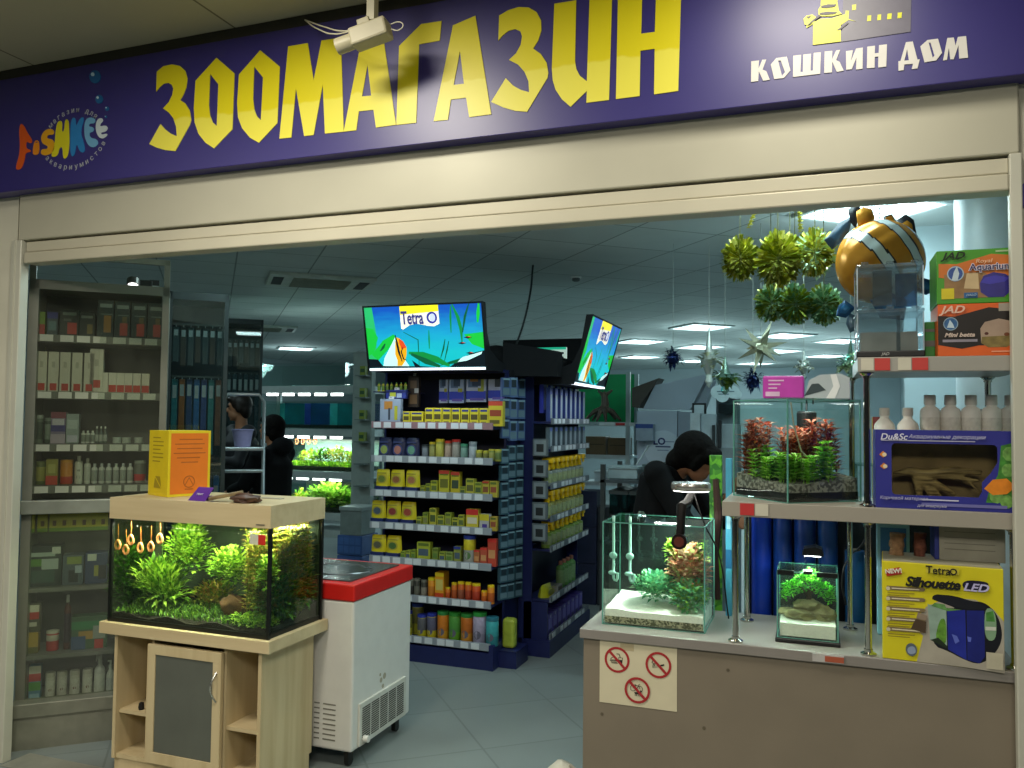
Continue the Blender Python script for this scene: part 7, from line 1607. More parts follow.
for i, (x, y, r_, h_, n, lab) in enumerate(((.045, .09, .04, .10, 16, 'fresh green stem plants in the left pane of the corner cube'), (.10, .045, .04, .085, 16, 'fresh green stem plants just right of the front corner'), (.19, .045, .035, .14, 14, 'taller green stem plants in the right pane of the corner cube'), (.035, .20, .03, .12, 12, 'green stem plants at far left of the corner cube'), (.03, .145, .035, .08, 12, 'low green stem plants in the middle of the left pane'))):
    b_ = inq(x, y, .065); plant('stem_plant', lab, lambda mb, rg: stems(mb, b_, (r_*1.1, r_*.8), h_*1.05, n-3, .036, .018, 4, rg, 7), FRG, pg)
# hood boxes on top of the cube
a_, b_ = aty(763, 402, .28), aty(850, 378, .28)
zq = ZM+ht+.0078
t = thing('hood_box', 'pink and white packed tank hood lying on the corner cube aquarium', 'box', ((a_.x+b_.x)/2, .26, zq)); w = .30; h = .088
mb = MB(); mb.bx(-w/2, -w/2+.145, -.07, .09, 0, h*.95, bev=.006); mb.build('pink_carton', M('#b83aa8', .4, nz=.1), t)
mb = MB()
for k in range(3): mb.bx(-w/2+.02, -w/2+.075-.012*k, -.0712, -.0702, h*(.72-.16*k), h*(.78-.16*k))
mb.bx(-w/2+.01, -w/2+.06, -.0712, -.0702, .008, h*.28); mb.build('print', M('#d8b4d4', .5), t)
pr_ = [(-.003, 0), (.012, h*.75), (.05, h*.98), (w/2-.03, h*1.02), (w/2, h*.85), (w/2, 0)]
mb = MB(); mb.prism([(x, -.075, z) for x, z in pr_], (0, .17, 0)); mb.build('hood', M('#a9b4b8', .35, nz=.04), t)
mb = MB(); mb.prism([(-.005, -.0762, .008), (.022, -.0762, h*.6), (.045, -.0762, h*.62), (.07, -.0762, .03)], (0, .001, 0)); mb.build('dark_window', M('#39464a', .3), t)
mb = MB(); mb.prism([(.07, -.077, 0), (.095, -.077, h*.5), (.085, -.077, h*.98), (.105, -.077, h), (.118, -.077, h*.5), (.10, -.077, 0)], (0, .002, 0)); mb.build('white_band', M('#d8dcdc', .4), t)

# driftwood gift box with window
a_, b_ = aty(875, 430, .06), aty(1010, 507, .06)
bw_, bh_ = .449, aty(900, 430, .06).z-ZM
bx0 = a_.x
t = thing('driftwood_box', 'blue window carton with driftwood inside on the middle shelf', 'carton', (bx0, .05, ZM+.0006))
BL = M('#2c2f86', .4, nz=.08, sc=6)
mb = MB(); wx0, wx1, wz0, wz1 = .05, bw_-.085, .045, bh_-.045
mb.bx(0, bw_, .004, .14, 0, .006); mb.bx(0, bw_, .004, .14, bh_-.006, bh_); mb.bx(0, .006, .004, .14, .006, bh_-.006); mb.bx(bw_-.006, bw_, .004, .14, .006, bh_-.006); mb.build('carton', BL, t)
mb = MB(); mb.bx(.006, bw_-.006, .130, .139, .006, bh_-.006); mb.build('inside_back', M('#c8a470', .8, nz=.3, sc=8), t)
rnd_w = []
def rc(x, z, a0): return [(x+.014*math.cos(R(a0+k*22.5)), z+.014*math.sin(R(a0+k*22.5))) for k in range(5)]
hole = rc(wx0+.014, wz0+.014, 180)+[(wx1-.055, wz0), (wx1-.045, wz0+.02), (wx1-.045, wz0+.05), (wx1-.02, wz0+.08), (wx1, wz0+.115)]+rc(wx1-.014, wz1-.014, 0)+rc(wx0+.014, wz1-.014, 90)
me = shape2d([[(0, 0), (bw_, 0), (bw_, bh_), (0, bh_)], hole], .002); me.materials.clear(); me.materials.append(BL); me.transform(Matrix.Translation((0, .002, 0)) @ RX90); link('front_panel', me, t)
mb = MB(); mb.bx(wx0-.01, wx1+.01, .0045, .0052, wz0-.01, wz1+.01); mb.build('window_film', glass('#e8ecea', .07), t)
a = Art(frame((0, -.0003, 0))); LF = M('#3a7a2a', .5, nz=.4, sc=40); ORG = M('#d8801e', .45, nz=.15, sc=30)
a.p([(bw_-.075, bh_*.82), (bw_-.04, bh_*.86), (bw_, bh_*.84), (bw_, .03), (bw_-.12, .03), (bw_-.11, .07), (bw_-.085, .12), (bw_-.08, bh_*.6)], LF)
for u, v_, r__ in ((bw_-.05, bh_*.72, .022), (bw_-.025, bh_*.6, .024), (bw_-.055, bh_*.52, .02), (bw_-.09, .05, .02), (bw_-.06, .035, .02)): a.c(u, v_, r__, r__*1.1, M('#6a9a4a', .5, nz=.4, sc=50), 9)
a.p([(bw_-.125, .075), (bw_-.1, .105), (bw_-.06, .11), (bw_-.035, .085), (bw_-.06, .06), (bw_-.1, .055)], ORG)
a.r(bw_-.045, .045, bw_-.004, .085, M('#b02a24', .5)); a.r(bw_-.045, .006, bw_-.004, .044, M('#c4c2b4', .5))
for u, v_ in ((.02, bh_*.68), (.022, bh_*.53)): a.p([(u-.008, v_), (u+.004, v_+.012), (u+.016, v_), (u+.004, v_-.01)], ORG); a.c(u+.008, v_, .007, .007, M('#d8c8a8', .5), 10)
lt_ = M('#c4c4dc', .5, nz=0); a.r(.018, bh_-.037, .30, bh_-.034, lt_); a.r(.14, .03, .25, .034, lt_); a.r(.14, .012, bw_-.06, .022, M('#6a6aa8', .5))
a.build('print', t)
text('Du&Sc', .030, M('#d4d4e4', .5, nz=0), t, (.056, -.007, bh_-.024), shear=.25, bold=.0004)
text('Аквариумные декорации', .0185, M('#b9b9d4', .5, nz=0), t, (.215, -.007, bh_-.022), shear=.3)
text('Корневой материал', .015, M('#b4b4d0', .5, nz=0), t, (.085, -.007, .034), shear=.2)
text('для аквариума', .012, M('#b4b4d0', .5, nz=0), t, (.17, -.007, .012), shear=.2)
t = thing('driftwood', 'branching driftwood lying inside the blue window carton', 'driftwood', (bx0, .05, ZM+.001))
def dw(mb):
    P_ = lambda x, z, y=.07: Vector((x, y, z))
    mb.tube([P_(.06, .11), P_(.11, .12), P_(.17, .112), P_(.24, .13), P_(.33, .122)], [.008, .016, .018, .015, .008], 8)
    mb.tube([P_(.12, .12), P_(.15, .09), P_(.17, .06), P_(.18, .03)], [.016, .014, .012, .009], 8); mb.tube([P_(.15, .1), P_(.21, .07), P_(.25, .045)], [.016, .012, .007], 8); mb.tube([P_(.13, .1), P_(.14, .05), P_(.145, .02)], [.014, .012, .008], 8)
    mb.tube([P_(.17, .112), P_(.24, .105), P_(.32, .095)], [.012, .01, .006], 8); mb.tube([P_(.26, .12), P_(.31, .07), P_(.34, .05)], [.007, .005, .004], 8); mb.tube([P_(.18, .06), P_(.21, .03)], [.012, .008], 8)
fuse('root', dw, wood('#d0ac70', '#6d5232', 9, 'X'), t, .005, 2)
# white bottles behind it
zb = ZM+.1365
WB = '#e2dfd6'
pr = bottle('bottle', .036, .205, WB, '#c9c6bc', None, shoulder=.72, nr=.42)
def bl(px): return aty(px, 420, .30).x
row(pr, None, [(bl(884.5), .30, zb), (bl(907), .27, zb)], 'short plain white bottle', 'at the left of the white bottles', 'bottle', 'white bottles behind the driftwood carton')
pr = bottle('bottle', .0335, aty(930, 395, .30).z-zb, WB, '#cbc8be', '#d2cfc6', shoulder=.8, nr=.5)
row(pr, None, [(bl(x), .30, zb) for x in (930, 950.5, 971, 991.5, 1011)], 'tall labelled white bottle', 'of the white bottles', 'bottle', 'white bottles behind the driftwood carton')
o = carton('carton', .05, .06, .22, '#c2a82a', [(-.5, .75, .5, 1, '#8a3a3a'), (-.5, .45, .5, .62, '#2a5a9a')]); o.location = (aty(879, 400, .37).x, .36, ZM+.2); o.location.z = ZM+.0006; o.scale.z = 1.4; tag(o, 'yellow and blue carton behind the middle post on the shelf', 'carton')
for i, (px, w, h, c_, lab) in enumerate(((934, .055, .335, '#1c1210', 'dark brown carton behind the tall white bottles'), (958, .05, .33, '#5d7a80', 'grey teal carton behind the tall white bottles'), (985, .06, .34, '#2c5058', 'dark teal carton behind the tall white bottles'))):
    o = carton('carton', w, .03, h, c_, [(-.3, .86, .3, .93, '#8aa0a0')]); o.location = (aty(px, 390, .405).x, .425, ZM+.0006); tag(o, lab, 'carton')

# yellow aquarium carton on the counter
p0 = atz(882.5, 658, CZ); YY = p0.y; p1 = aty(1003.5, 668, YY); yw = p1.x-p0.x; yh = aty(883, 561, YY).z-CZ
t = thing('aquarium_carton', 'yellow aquarium carton with blue tank picture on the counter', 'carton', (p0.x, YY, CZ+.0006), R(-4))
YL = M('#cfc41c', .42, nz=.04)
mb = MB(); mb.bx(0, yw, 0, .24, 0, yh, bev=.002); mb.build('carton', YL, t)
mb = MB(); mb.bx(.004, yw-.004, .01, .235, yh+.0002, yh+.001); mb.build('top_face', M('#a8a58e', .5), t)
a = Art(frame((0, -.0006, 0)))
def q_(l): return [((x-80)/722*yw, yh-(y-105-(x-80)*.056)/575*yh) for x, y in l]
GRY_ = M('#a09a8c', .5, nz=.12, sc=12)
a.p(q_([(290, 690), (330, 540), (270, 480), (300, 430), (350, 370), (480, 310), (640, 320), (740, 370), (801, 440), (801, 728), (560, 705)]), GRY_)
a.sm(q_([(380, 320), (420, 296), (520, 300), (620, 330), (690, 330), (760, 390), (790, 480), (785, 560), (740, 630), (660, 690), (560, 660), (480, 620), (380, 590), (365, 360), (560, 380), (400, 330)]), M('#12131c', .35))
a.p(q_([(358, 352), (470, 385), (472, 600), (372, 560)]), M('#8aa294', .4, nz=.2, sc=20)); a.sm(q_([(400, 560), (420, 470), (440, 430), (468, 440), (470, 598)]), M('#5a8a2c', .5, nz=.4, sc=60)); a.p(q_([(372, 560), (420, 545), (472, 590), (472, 605)]), M('#1c2a1a', .5))
a.p(q_([(474, 390), (580, 380), (585, 665), (478, 610)]), M('#1f2a8a', .35, nz=.2, sc=14)); a.p(q_([(588, 382), (690, 380), (690, 640), (660, 680), (590, 664)]), M('#1a2270', .35, nz=.2, sc=14))
a.sm(q_([(390, 300), (440, 292), (700, 345), (700, 378), (560, 374), (385, 325)]), M('#1a1c24', .3)); a.p(q_([(400, 345), (460, 352), (470, 372), (560, 380), (480, 390), (380, 362)]), M('#5a8a4a', .5, nz=.3, sc=40))
for l in ([(500, 520), (530, 530), (545, 560), (520, 575)], [(590, 530), (615, 535), (610, 560), (595, 560)]): a.p(q_(l), M('#5a68c0', .4))
a.sm(q_([(690, 370), (735, 362), (760, 420), (755, 550), (690, 545)]), M('#7a9a7a', .4, nz=.1)); a.p(q_([(700, 390), (740, 380), (750, 440), (700, 440)]), M('#4a8a3a', .5, nz=.3, sc=40)); a.p(q_([(695, 470), (755, 470), (755, 490), (695, 490)]), M('#c4c8bc', .5))
for k in range(5):
    y = 265+k*60; a.p(q_([(110, y-14), (335, y-6), (348, y+4), (335, y+16), (110, y+10)]), M('#7a6a4a', .5)); a.c((118-80)/722*yw, yh-(y-105)/575*yh, .0065, .0065, M('#c4bda0', .5), 12)
    a.p(q_([(140, y-3), (310, y+3), (310, y+9), (140, y+3)]), M('#d8d0b0', .5)); a.p(q_([(115, y+24), (280, y+28), (280, y+33), (115, y+29)]), M('#8a7a2a', .5)); a.p(q_([(115, y+38), (250, y+42), (250, y+46), (115, y+42)]), M('#8a7a2a', .5))
a.p(q_([(285, 440), (350, 455), (345, 520), (255, 500)]), M('#4a3a28', .5)); a.p(q_([(300, 400), (355, 420), (350, 450), (290, 435)]), M('#8a7a68', .5))
a.c((258-80)/722*yw, yh-(620-115)/575*yh, .017, .021, M('#55606a', .5), 24); a.sm(q_([(230, 610), (275, 595), (290, 640), (240, 650)]), M('#8a98b0', .5))
a.p(q_([(100, 158), (190, 140), (205, 180), (110, 195)]), M('#b02a1e', .45)); a.sm(q_([(572, 205), (712, 214), (718, 240), (700, 270), (560, 258)]), M('#16122e', .4)); a.r(yw*.375, yh*.915, yw*.645, yh*.985, M('#c9bd3a', .45))
a.r(yw*.855, .006, yw*.985, .058, M('#b4ae98', .5))
a.build('print', t)
bk_ = M('#14130f', .5, nz=0); wt_ = M('#e4e0d0', .5, nz=0)
tl_ = Matrix.Rotation(R(-.0), 4, 'Y')@RX90
text('Silhouette', .043, bk_, t, (yw*.425, -.0085, yh*.81), shear=.25, bold=.0018, sx=1.0, space=.92)
text('LED', .034, M('#b9b4dc', .5, nz=0), t, (yw*.775, -.0075, yh*.80), shear=.3, bold=.0008, sx=1.2)
text('Tetra', .036, bk_, t, (yw*.475, -.0085, yh*.945), bold=.0004, sx=.9)
a = Art(frame((0, -.009, 0))); a.ring(yw*.60, yh*.945, .0105, .0065, bk_); a.build('logo_ring', t)
text('NEW!', .02, wt_, t, (yw*.1, -.0085, yh*.905), rot=Matrix.Rotation(R(-8), 4, 'Y')@RX90, bold=.0006)
# things lying on it
zz = CZ+yh+.0018
for i, (px, r_, h, c_, lab) in enumerate(((897, .024, .075, '#8a6a4a', 'rough brown stump standing behind the yellow carton, left one'), (920, .020, .08, '#6a3f30', 'rough reddish stump standing behind the yellow carton, right one'))):
    v = aty(px, 556, YY+.16); mb = MB(); n = 12; rg = random.Random(30+i); mb.lathe([(r_*rg.uniform(.9, 1.15), h*k/7) for k in range(8)], 14)
    for q in mb.bm.verts: q.co.x *= 1+.25*noise.noise(q.co*60); q.co.y *= 1+.25*noise.noise(q.co*70)
    tag(mb.build('stump', M(c_, .9, nz=.35, sc=60, bump=.6), smooth=True, loc=(v.x, YY+.16, zz)), lab, 'stump', 'stumps behind the yellow carton')
v0, v1 = aty(934, 560, YY+.12), aty(1004, 524, YY+.12)
o = thing('carton', 'pale grey carton with blue end lying on the yellow carton', 'carton', (v0.x, YY+.1, zz)); w = v1.x-v0.x; h = v1.z-zz-.006
mb = MB(); mb.bx(.014, w, 0, .12, 0, h, bev=.002); mb.build('carton', M('#8d8a7c', .6, nz=.1), o); mb = MB(); mb.bx(0, .014, 0, .12, 0, h, bev=.002); mb.build('blue_end', M('#24307a', .5), o); mb = MB()
for k in range(4): mb.bx(.03, w-.03, -.0008, -.0002, h*(.78-.16*k), h*(.80-.16*k))
mb.build('print', M('#6d6a5d', .5), o)
o = carton('carton', .11, .06, .21, '#8ab8c4', [(-.4, .6, .4, .95, '#3a6a9a'), (-.3, .1, .1, .5, '#4a8a4a')]); o.location = (aty(893, 530, .38).x, .40, CZ+.0006); o.scale.z = 2.2; o.scale.z = (aty(893, 522, .38).z-CZ)/.21; tag(o, 'light blue carton behind the stumps on the counter', 'carton')

# top board: two stacked clear tanks, two printed cartons
x0, x1 = aty(857.5, 350, .06).x, aty(923.5, 350, .06).x; w = x1-x0; zq = ZTP+.0006
zl = aty(890, 309, .06).z; zt_ = aty(890, 263, .06).z
def clear_tank(label, x, z, w, h, d, base):
    o = thing('clear_tank', label, 'tank', (x, .05, z), 0, 'clear plastic tanks on the top board')
    G = glass('#eef3f5', .06, .03, '#b4c0c6')
    mb = MB(); b0 = .022 if base else 0; g = .003
    mb.bx(0, w, 0, g, b0, h-.012); mb.bx(0, w, d-g, d, b0, h-.012); mb.bx(0, g, g, d-g, b0, h-.012); mb.bx(w-g, w, g, d-g, b0, h-.012); mb.build('walls', G, o)
    mb = MB(); mb.bx(-.004, w+.004, -.004, d+.004, h-.012, h, bev=.004)
    for q in (.12, .5, .88): mb.bx(w*q-.012, w*q+.012, -.006, .012, h, h+.008, bev=.003)
    mb.build('lid', glass('#dde6ea', .12, .07, '#b4c0c8'), o)
    mb = MB(); e = .002
    for xx in (0, w):
        mb.bx(xx-e, xx+e, -e, e, b0, h-.012)
    for yy in (d,): mb.bx(-e, e, yy-e, yy+e, b0, h-.012); mb.bx(w-e, w+e, yy-e, yy+e, b0, h-.012)
    mb.build('edges', M('#8f9ca4', .2, nz=0, spec=.7), o)
    if base:
        mb = MB(); mb.bx(-.004, w+.004, -.005, d, 0, .022, bev=.004); mb.build('base', M('#121315', .35), o)
        text('JAD', .014, M('#b4b4b0', .5, nz=0), o, (w*.42, -.0062, .011), shear=.3)
        mb = MB(); mb.bx(.012, w-.012, .05, .12, .0225, h*.55); mb.build('insert', M('#9a968a', .6, nz=.2), o)
        mb = MB(); mb.bx(w*.6, w*.66, .015, .03, .023, h-.02); mb.build('tube', glass('#e4ecf0', .3), o)
    else:
        mb = MB(); mb.bx(w*.25, w*.55, .05, .055, .01, h*.9); mb.build('divider', glass('#b9c4cc', .12, .1), o)
        mb = MB(); mb.bx(w*.62, w*.95, .09, .10, .008, h*.85); mb.build('back_insert', glass('#7aa0bc', .1, .15, '#6a9ac0'), o)
    return o
clear_tank('lower clear plastic tank with black base on the top board', x0, zq, w, zl-zq, .2, True)
clear_tank('upper clear plastic tank stacked on the black based one', x0, zl+.0088, w, zt_-zl-.012, .2, False)
mb = MB(); v = aty(930, 340, .12); mb.bx(-.016, .016, 0, .05, 0, .125, bev=.003); o = mb.build('carton', M('#2f7a2c', .5, nz=.2), loc=(v.x, .12, ZTP+.0006)); tag(o, 'narrow green carton between clear tanks and printed cartons', 'carton')
mb = MB(); mb.bx(-.0162, .0162, -.0008, 0, .04, .06); mb.bx(-.0162, .0162, -.0008, 0, .09, .1); mb.build('print', M('#5d5a54', .5), o)
jx = aty(938, 350, .05).x; jw = .222; jz1 = aty(945, 304.5, .05).z; jz2 = aty(945, 251, .05).z
def jad(label, z, h, base, xoff=0):
    o = thing('product_carton', label, 'carton', (jx+xoff, .045, z), 0, 'printed tank cartons on the top board')
    mb = MB(); mb.bx(0, jw+.02, 0, .19, 0, h, bev=.002); mb.build('carton', M(base, .42, nz=.05), o); return o, Art(frame((0, -.0006, 0)))
h1 = jz1-ZTP-.001
o, a = jad('orange and black mini tank carton on the top board', ZTP+.0006, h1, '#cf5a1c')
a.p([(0, h1*.78), (.05, h1*.76), (.1, h1*.84), (.15, h1*.92), (jw, h1*.86), (jw, h1*.2), (.12, h1*.2), (.07, h1*.14), (0, h1*.22)], M('#181210', .4))
a.p([(jw*.56, h1*.52), (jw*.62, h1*.64), (jw*.8, h1*.7), (jw*.98, h1*.64), (jw, h1*.55), (jw, h1*.24), (jw*.9, h1*.16), (jw*.66, h1*.16), (jw*.57, h1*.24)], M('#a08a78', .4, nz=.15)); a.p([(jw*.57, h1*.24), (jw*.58, h1*.36), (jw, h1*.38), (jw, h1*.24), (jw*.9, h1*.16), (jw*.66, h1*.16)], M('#7a6a3a', .5, nz=.3, sc=40))
a.c(jw*.64, h1*.42, .006, .005, M('#4a2018', .5)); a.c(jw*.9, h1*.4, .008, .006, M('#6a3a20', .5))
a.c(jw*.17, h1*.62, .021, .021, M('#2a5a8a', .4, nz=.3, sc=40)); a.p([(jw*.12, h1*.55), (jw*.16, h1*.7), (jw*.2, h1*.62), (jw*.22, h1*.54)], M('#b4c8d4', .5)); a.ring(jw*.17, h1*.62, .022, .0195, M('#8aa0b0', .5))
a.r(jw*.06, h1*.27, jw*.52, h1*.32, M('#8a8490', .5)); a.r(jw*.8, h1*.84, jw*1.0, h1*.99, M('#9a9184', .5)); a.r(jw*.7, h1*.07, jw, h1*.09, M('#e0a080', .5)); a.build('print', o)
text('JAD', .034, M('#d8b4a0', .5, nz=0), o, (jw*.19, -.006, h1*.885), shear=.3, bold=.0008, sx=1.2); text('Mini betta', .019, M('#c8b4a8', .5, nz=0), o, (jw*.28, -.006, h1*.4), shear=.3, bold=.0006, sx=1.15)
h2 = jz2-jz1-.001
o, a = jad('green and orange aquarium carton stacked on the orange one', ZTP+.0006+h1+.0008, h2, '#3f8a1e', -.002)
a.p([(.006, h2*.76), (.06, h2*.74), (.11, h2*.82), (.16, h2*.9), (jw, h2*.86), (jw, h2*.5), (.1, h2*.4), (.006, h2*.5)], M('#c06a24', .45, nz=.1)); a.p([(jw*.1, h2*.1), (jw*.1, h2*.55), (jw*.6, h2*.58), (jw*.95, h2*.3), (jw*.9, h2*.1)], M('#8a6a44', .5, nz=.25, sc=20)); a.p([(jw*.36, h2*.28), (jw*.4, h2*.56), (jw*.55, h2*.56), (jw*.56, h2*.26)], M('#c0a880', .5))
a.p([(jw*.57, h2*.36), (jw*.62, h2*.5), (jw*.75, h2*.56), (jw*.9, h2*.52), (jw*.98, h2*.44), (jw*.97, h2*.2), (jw*.88, h2*.1), (jw*.68, h2*.1), (jw*.58, h2*.2)], M('#2a2478', .35, nz=.15, sc=30)); a.p([(jw*.58, h2*.38), (jw*.64, h2*.47), (jw*.78, h2*.5), (jw*.95, h2*.45), (jw*.9, h2*.38), (jw*.7, h2*.34)], M('#3a34a0', .35))
a.c(jw*.25, h2*.56, .023, .026, M('#2a4a8a', .4, nz=.3, sc=40)); a.ring(jw*.25, h2*.56, .025, .0215, M('#9ab0c0', .5)); a.p([(jw*.2, h2*.44), (jw*.23, h2*.6), (jw*.27, h2*.7), (jw*.3, h2*.56), (jw*.28, h2*.44)], M('#b4c4cc', .5))
a.r(jw*.06, h2*.09, jw*.23, h2*.29, M('#c8b81e', .45)); a.r(jw*.36, h2*.1, jw*.54, h2*.2, M('#2a5a8a', .5)); a.r(jw*.78, h2*.93, jw, h2*.96, M('#a0b88a', .5)); a.build('print', o)
text('JAD', .031, M('#10240c', .5, nz=0), o, (jw*.22, -.006, h2*.89), shear=.3, bold=.0008, sx=1.25); text('Royal', .018, M('#d8b898', .5, nz=0), o, (jw*.62, -.006, h2*.77), shear=.2, sx=1.2)
text('Aquarium', .031, M('#d8d4e0', .5, nz=0), o, (jw*.71, -.0055, h2*.66), bold=.002); text('Aquarium', .031, M('#2a2058', .5, nz=0), o, (jw*.71, -.0068, h2*.66), bold=.0003); text('HALO', .011, M('#a8b8c8', .5, nz=0), o, (jw*.45, -.006, h2*.15), shear=.3)

# small white bag at the counter foot
v = atz(560, 790, .0); vz = aty(560, 761, v.y).z
t = thing('bag', 'white crumpled plastic bag on the floor beside the counter end', 'bag', (-1.0, .10, 0))
v = aty(562, 761, .10)
t.location = (v.x, .10, 0)
mb = MB(); lump(mb, (0, 0, v.z*.48), (.10, .09, v.z*.5), random.Random(12), amp=.18, fq=9); mb.build('bag', M('#b9b6a8', .4, nz=.08), t, True)
mb = MB(); mb.tube([(.02, 0, v.z*.9), (.03, .0, v.z*.97), (.05, .01, v.z*.92)], .006, 6); mb.build('knot', M('#b9b6a8', .4), t, True)
# ------------------------------------------------------------------ hanging foil decorations
GOLD = [M(c_, .28, .65, nz=.1) for c_ in ('#a8a432', '#8a9226', '#d0cc70', '#7d8528')]
GGRN = [M(c_, .28, .6, nz=.1) for c_ in ('#98a63c', '#74a078', '#c8e4c4', '#848f30')]
SIL = M('#ccd4ce', .25, .5, nz=.05)
def string(o, h): 
    mb = MB(); mb.tube([(0, 0, 0), (0, 0, h)], .002, 5); mb.build('string', M('#c8c8a8', .4, nz=0), o)
def foil_ball(label, px, py, Y, r, mats, seed, group):
    v = aty(px, py, Y); o = thing('foil_garland', label, 'decoration', v, 0, group); rg = random.Random(seed)
    mb = MB()
    # crimped fan discs standing around an upright axis
    for k in range(9):
        a0 = k*math.pi/9*2
        for j in range(24):
            b0 = -math.pi/2+math.pi*j/24; b1 = b0+math.pi/24; w_ = .09*(1 if j % 2 else -1)
            def pt(b, rr, da): return (rr*math.cos(b)*math.cos(a0+da), rr*math.cos(b)*math.sin(a0+da), rr*math.sin(b)*1.15)
            rr = r*rg.uniform(.8, 1.1)
            f = mb.bm.faces.new([mb.bm.verts.new(q) for q in ((0, 0, r*.1*math.sin(b0)), pt(b0, rr, w_), pt((b0+b1)/2, rr*1.06, 0), pt(b1, rr, -w_))]); f.material_index = rg.randrange(len(mats))
    bush(mb, (0, 0, -r*.2), (r*.95, r*.95, r*.95), 420, r*.26, r*.17, len(mats), rg, 0, .6)
    mb.build('foil', mats, o); mb = MB(); hgt = 2.9-v.z
    mb.tube([(0, 0, -r), (0, 0, hgt)], .0022, 5); mb.build('string', M('#4a4a20', .5, nz=0), o); return o
gg = 'gold foil garlands under the ceiling'
foil_ball('gold foil garland ball, upper row left', 740, 258, 1.35, .095, GOLD, 1, gg)
foil_ball('largest gold foil garland ball, upper row middle', 778, 258, 1.30, .115, GOLD, 2, gg)
foil_ball('gold foil garland ball, upper row right beside the fish balloon', 815, 252, 1.32, .100, GOLD[:3]+GGRN[2:3], 3, gg)
foil_ball('green gold foil garland ball, lower row left', 771, 303, 1.62, .085, GGRN, 4, gg)
foil_ball('green gold foil garland ball, lower row middle', 795, 304, 1.60, .09, GGRN, 5, gg)
foil_ball('green gold foil garland ball, lower row right', 824, 304, 1.62, .09, GGRN[1:], 6, gg)
for i, (px, py, px2, py2, Y, lab) in enumerate(((749, 228, 756, 210, 1.3, 'twisted gold foil streamer above the upper left garland ball'), (801, 232, 800, 212, 1.3, 'twisted gold foil streamer above the upper right garland ball'), (778, 290, 790, 276, 1.6, 'twisted silver foil streamer above the lower garland row'))):
    a_, b_ = aty(px, py, Y), aty(px2, py2, Y); o = thing('foil_streamer', lab, 'decoration', a_, 0, 'twisted foil streamers'); d = b_-a_; d = d*1.0
    mb = MB(); n = 24
    for k in range(n):
        q0, q1 = d*(k/n), d*((k+1)/n); c0, s0_ = math.cos(k*.7), math.sin(k*.7); c1, s1_ = math.cos((k+1)*.7), math.sin((k+1)*.7); w_ = .014
        mb.poly([q0+Vector((c0, s0_, 0))*w_, q0-Vector((c0, s0_, 0))*w_, q1-Vector((c1, s1_, 0))*w_, q1+Vector((c1, s1_, 0))*w_])
    mb.build('foil', SIL if i == 2 else GOLD[2], o); mb = MB(); mb.tube([d, Vector((d.x, d.y, 2.9-a_.z))], .002, 5); mb.build('string', M('#8a8a5a', .5, nz=0), o)
def spike_star(label, px, py, Y, r, m, n=14, seed=0, group=None):
    v = aty(px, py, Y); o = thing('foil_star', label, 'decoration', v, 0, group); mb = MB()
    for k in range(n):
        z = 1-2*(k+.5)/n; a_ = k*2.39996+.4; q = math.sqrt(1-z*z); d = Vector((q*math.cos(a_), q*math.sin(a_), z)); e = d.orthogonal().normalized(); f = d.cross(e)
        b = [d*r*.22+(e*math.cos(t_)+f*math.sin(t_))*r*.17 for t_ in (0, 1.571, 3.142, 4.712)]; tip = mb.bm.verts.new(d*r*(1.15 if abs(z) > .8 else 1)); bb = [mb.bm.verts.new(x) for x in b]
        for i in range(4): mb.bm.faces.new((bb[i], bb[(i+1) % 4], tip))
    mb.ball((0, 0, 0), r*.3, u=10, v=8); mb.build('spikes', m, o); mb = MB(); mb.tube([(0, 0, r*.3), (0, 0, 2.9-v.z)], .002, 5); mb.build('string', M('#8a8f8a', .5, nz=0), o); return o
spike_star('silver many pointed foil star under the green gold garlands', 761, 347, 2.35, .165, M('#b4b59c', .25, .6, nz=.1), 13)
def spindle(label, px, py, Y, L, r, mats, group='fluted foil spindles'):
    v = aty(px, py, Y); o = thing('foil_spindle', label, 'decoration', v, 0, group); mb = MB()
    prof = [(.004, -L*.52), (r*.35, -L*.42), (r*.28, -L*.3), (r*.55, -L*.16), (r*.8, -L*.05), (r*.45, L*.06), (r*.3, L*.18), (r*.22, L*.3), (.004, L*.55)]
    mb.lathe(prof, 12); rg = random.Random(int(px)); bush(mb, (0, 0, -L*.03), (r*.7, r*.7, L*.09), 36, r*.9, r*.7, len(mats), rg, .1, .8)
    mb.build('foil', mats, o); mb = MB(); mb.tube([(0, 0, L*.5), (0, 0, 2.9-v.z)], .002, 5); mb.build('string', M('#9aa09a', .5, nz=0), o)
SL = [SIL, M('#d8d8b8', .2, .85, nz=.05)]
spindle('silver fluted foil spindle hanging left of the silver star', 709, 358, 2.9, .40, .075, SL)
spindle('silver green foil spindle hanging low beside the cloud shaped tag', 725, 376, 3.1, .26, .09, [M('#b4d8c8', .2, .85), M('#98a83a', .25, .8)])
spindle('small silver foil spindle above the pink hood box', 804, 366, 2.6, .18, .05, SL)
spindle('silver foil spindle close to the upper shelf end', 851, 362, 1.9, .22, .07, [M('#b4d8cc', .2, .85), M('#d8e4c0', .2, .8)])
for i, (px, py, lab) in enumerate(((673, 357, 'dark blue and silver foil pompon left of the silver spindle'), (753, 380, 'dark blue foil pompon hanging under the silver star'))):
    v = aty(px, py, 2.8); o = thing('foil_pompon', lab, 'decoration', v, 0, 'blue foil pompons'); mb = MB(); bush(mb, (0, 0, 0), (.05, .05, .055), 130, .05, .018, 3, random.Random(40+i), 0, .3); mb.ball((0, 0, -.01), .045, u=10, v=8)
    mb.build('foil', [M('#1a2a5a', .25, .7), M('#a4b8c0', .2, .85), M('#24386a', .25, .7)], o); mb = MB(); mb.tube([(0, 0, .03), (0, 0, 2.9-v.z)], .002, 5); mb.build('string', M('#9aa09a', .5, nz=0), o)

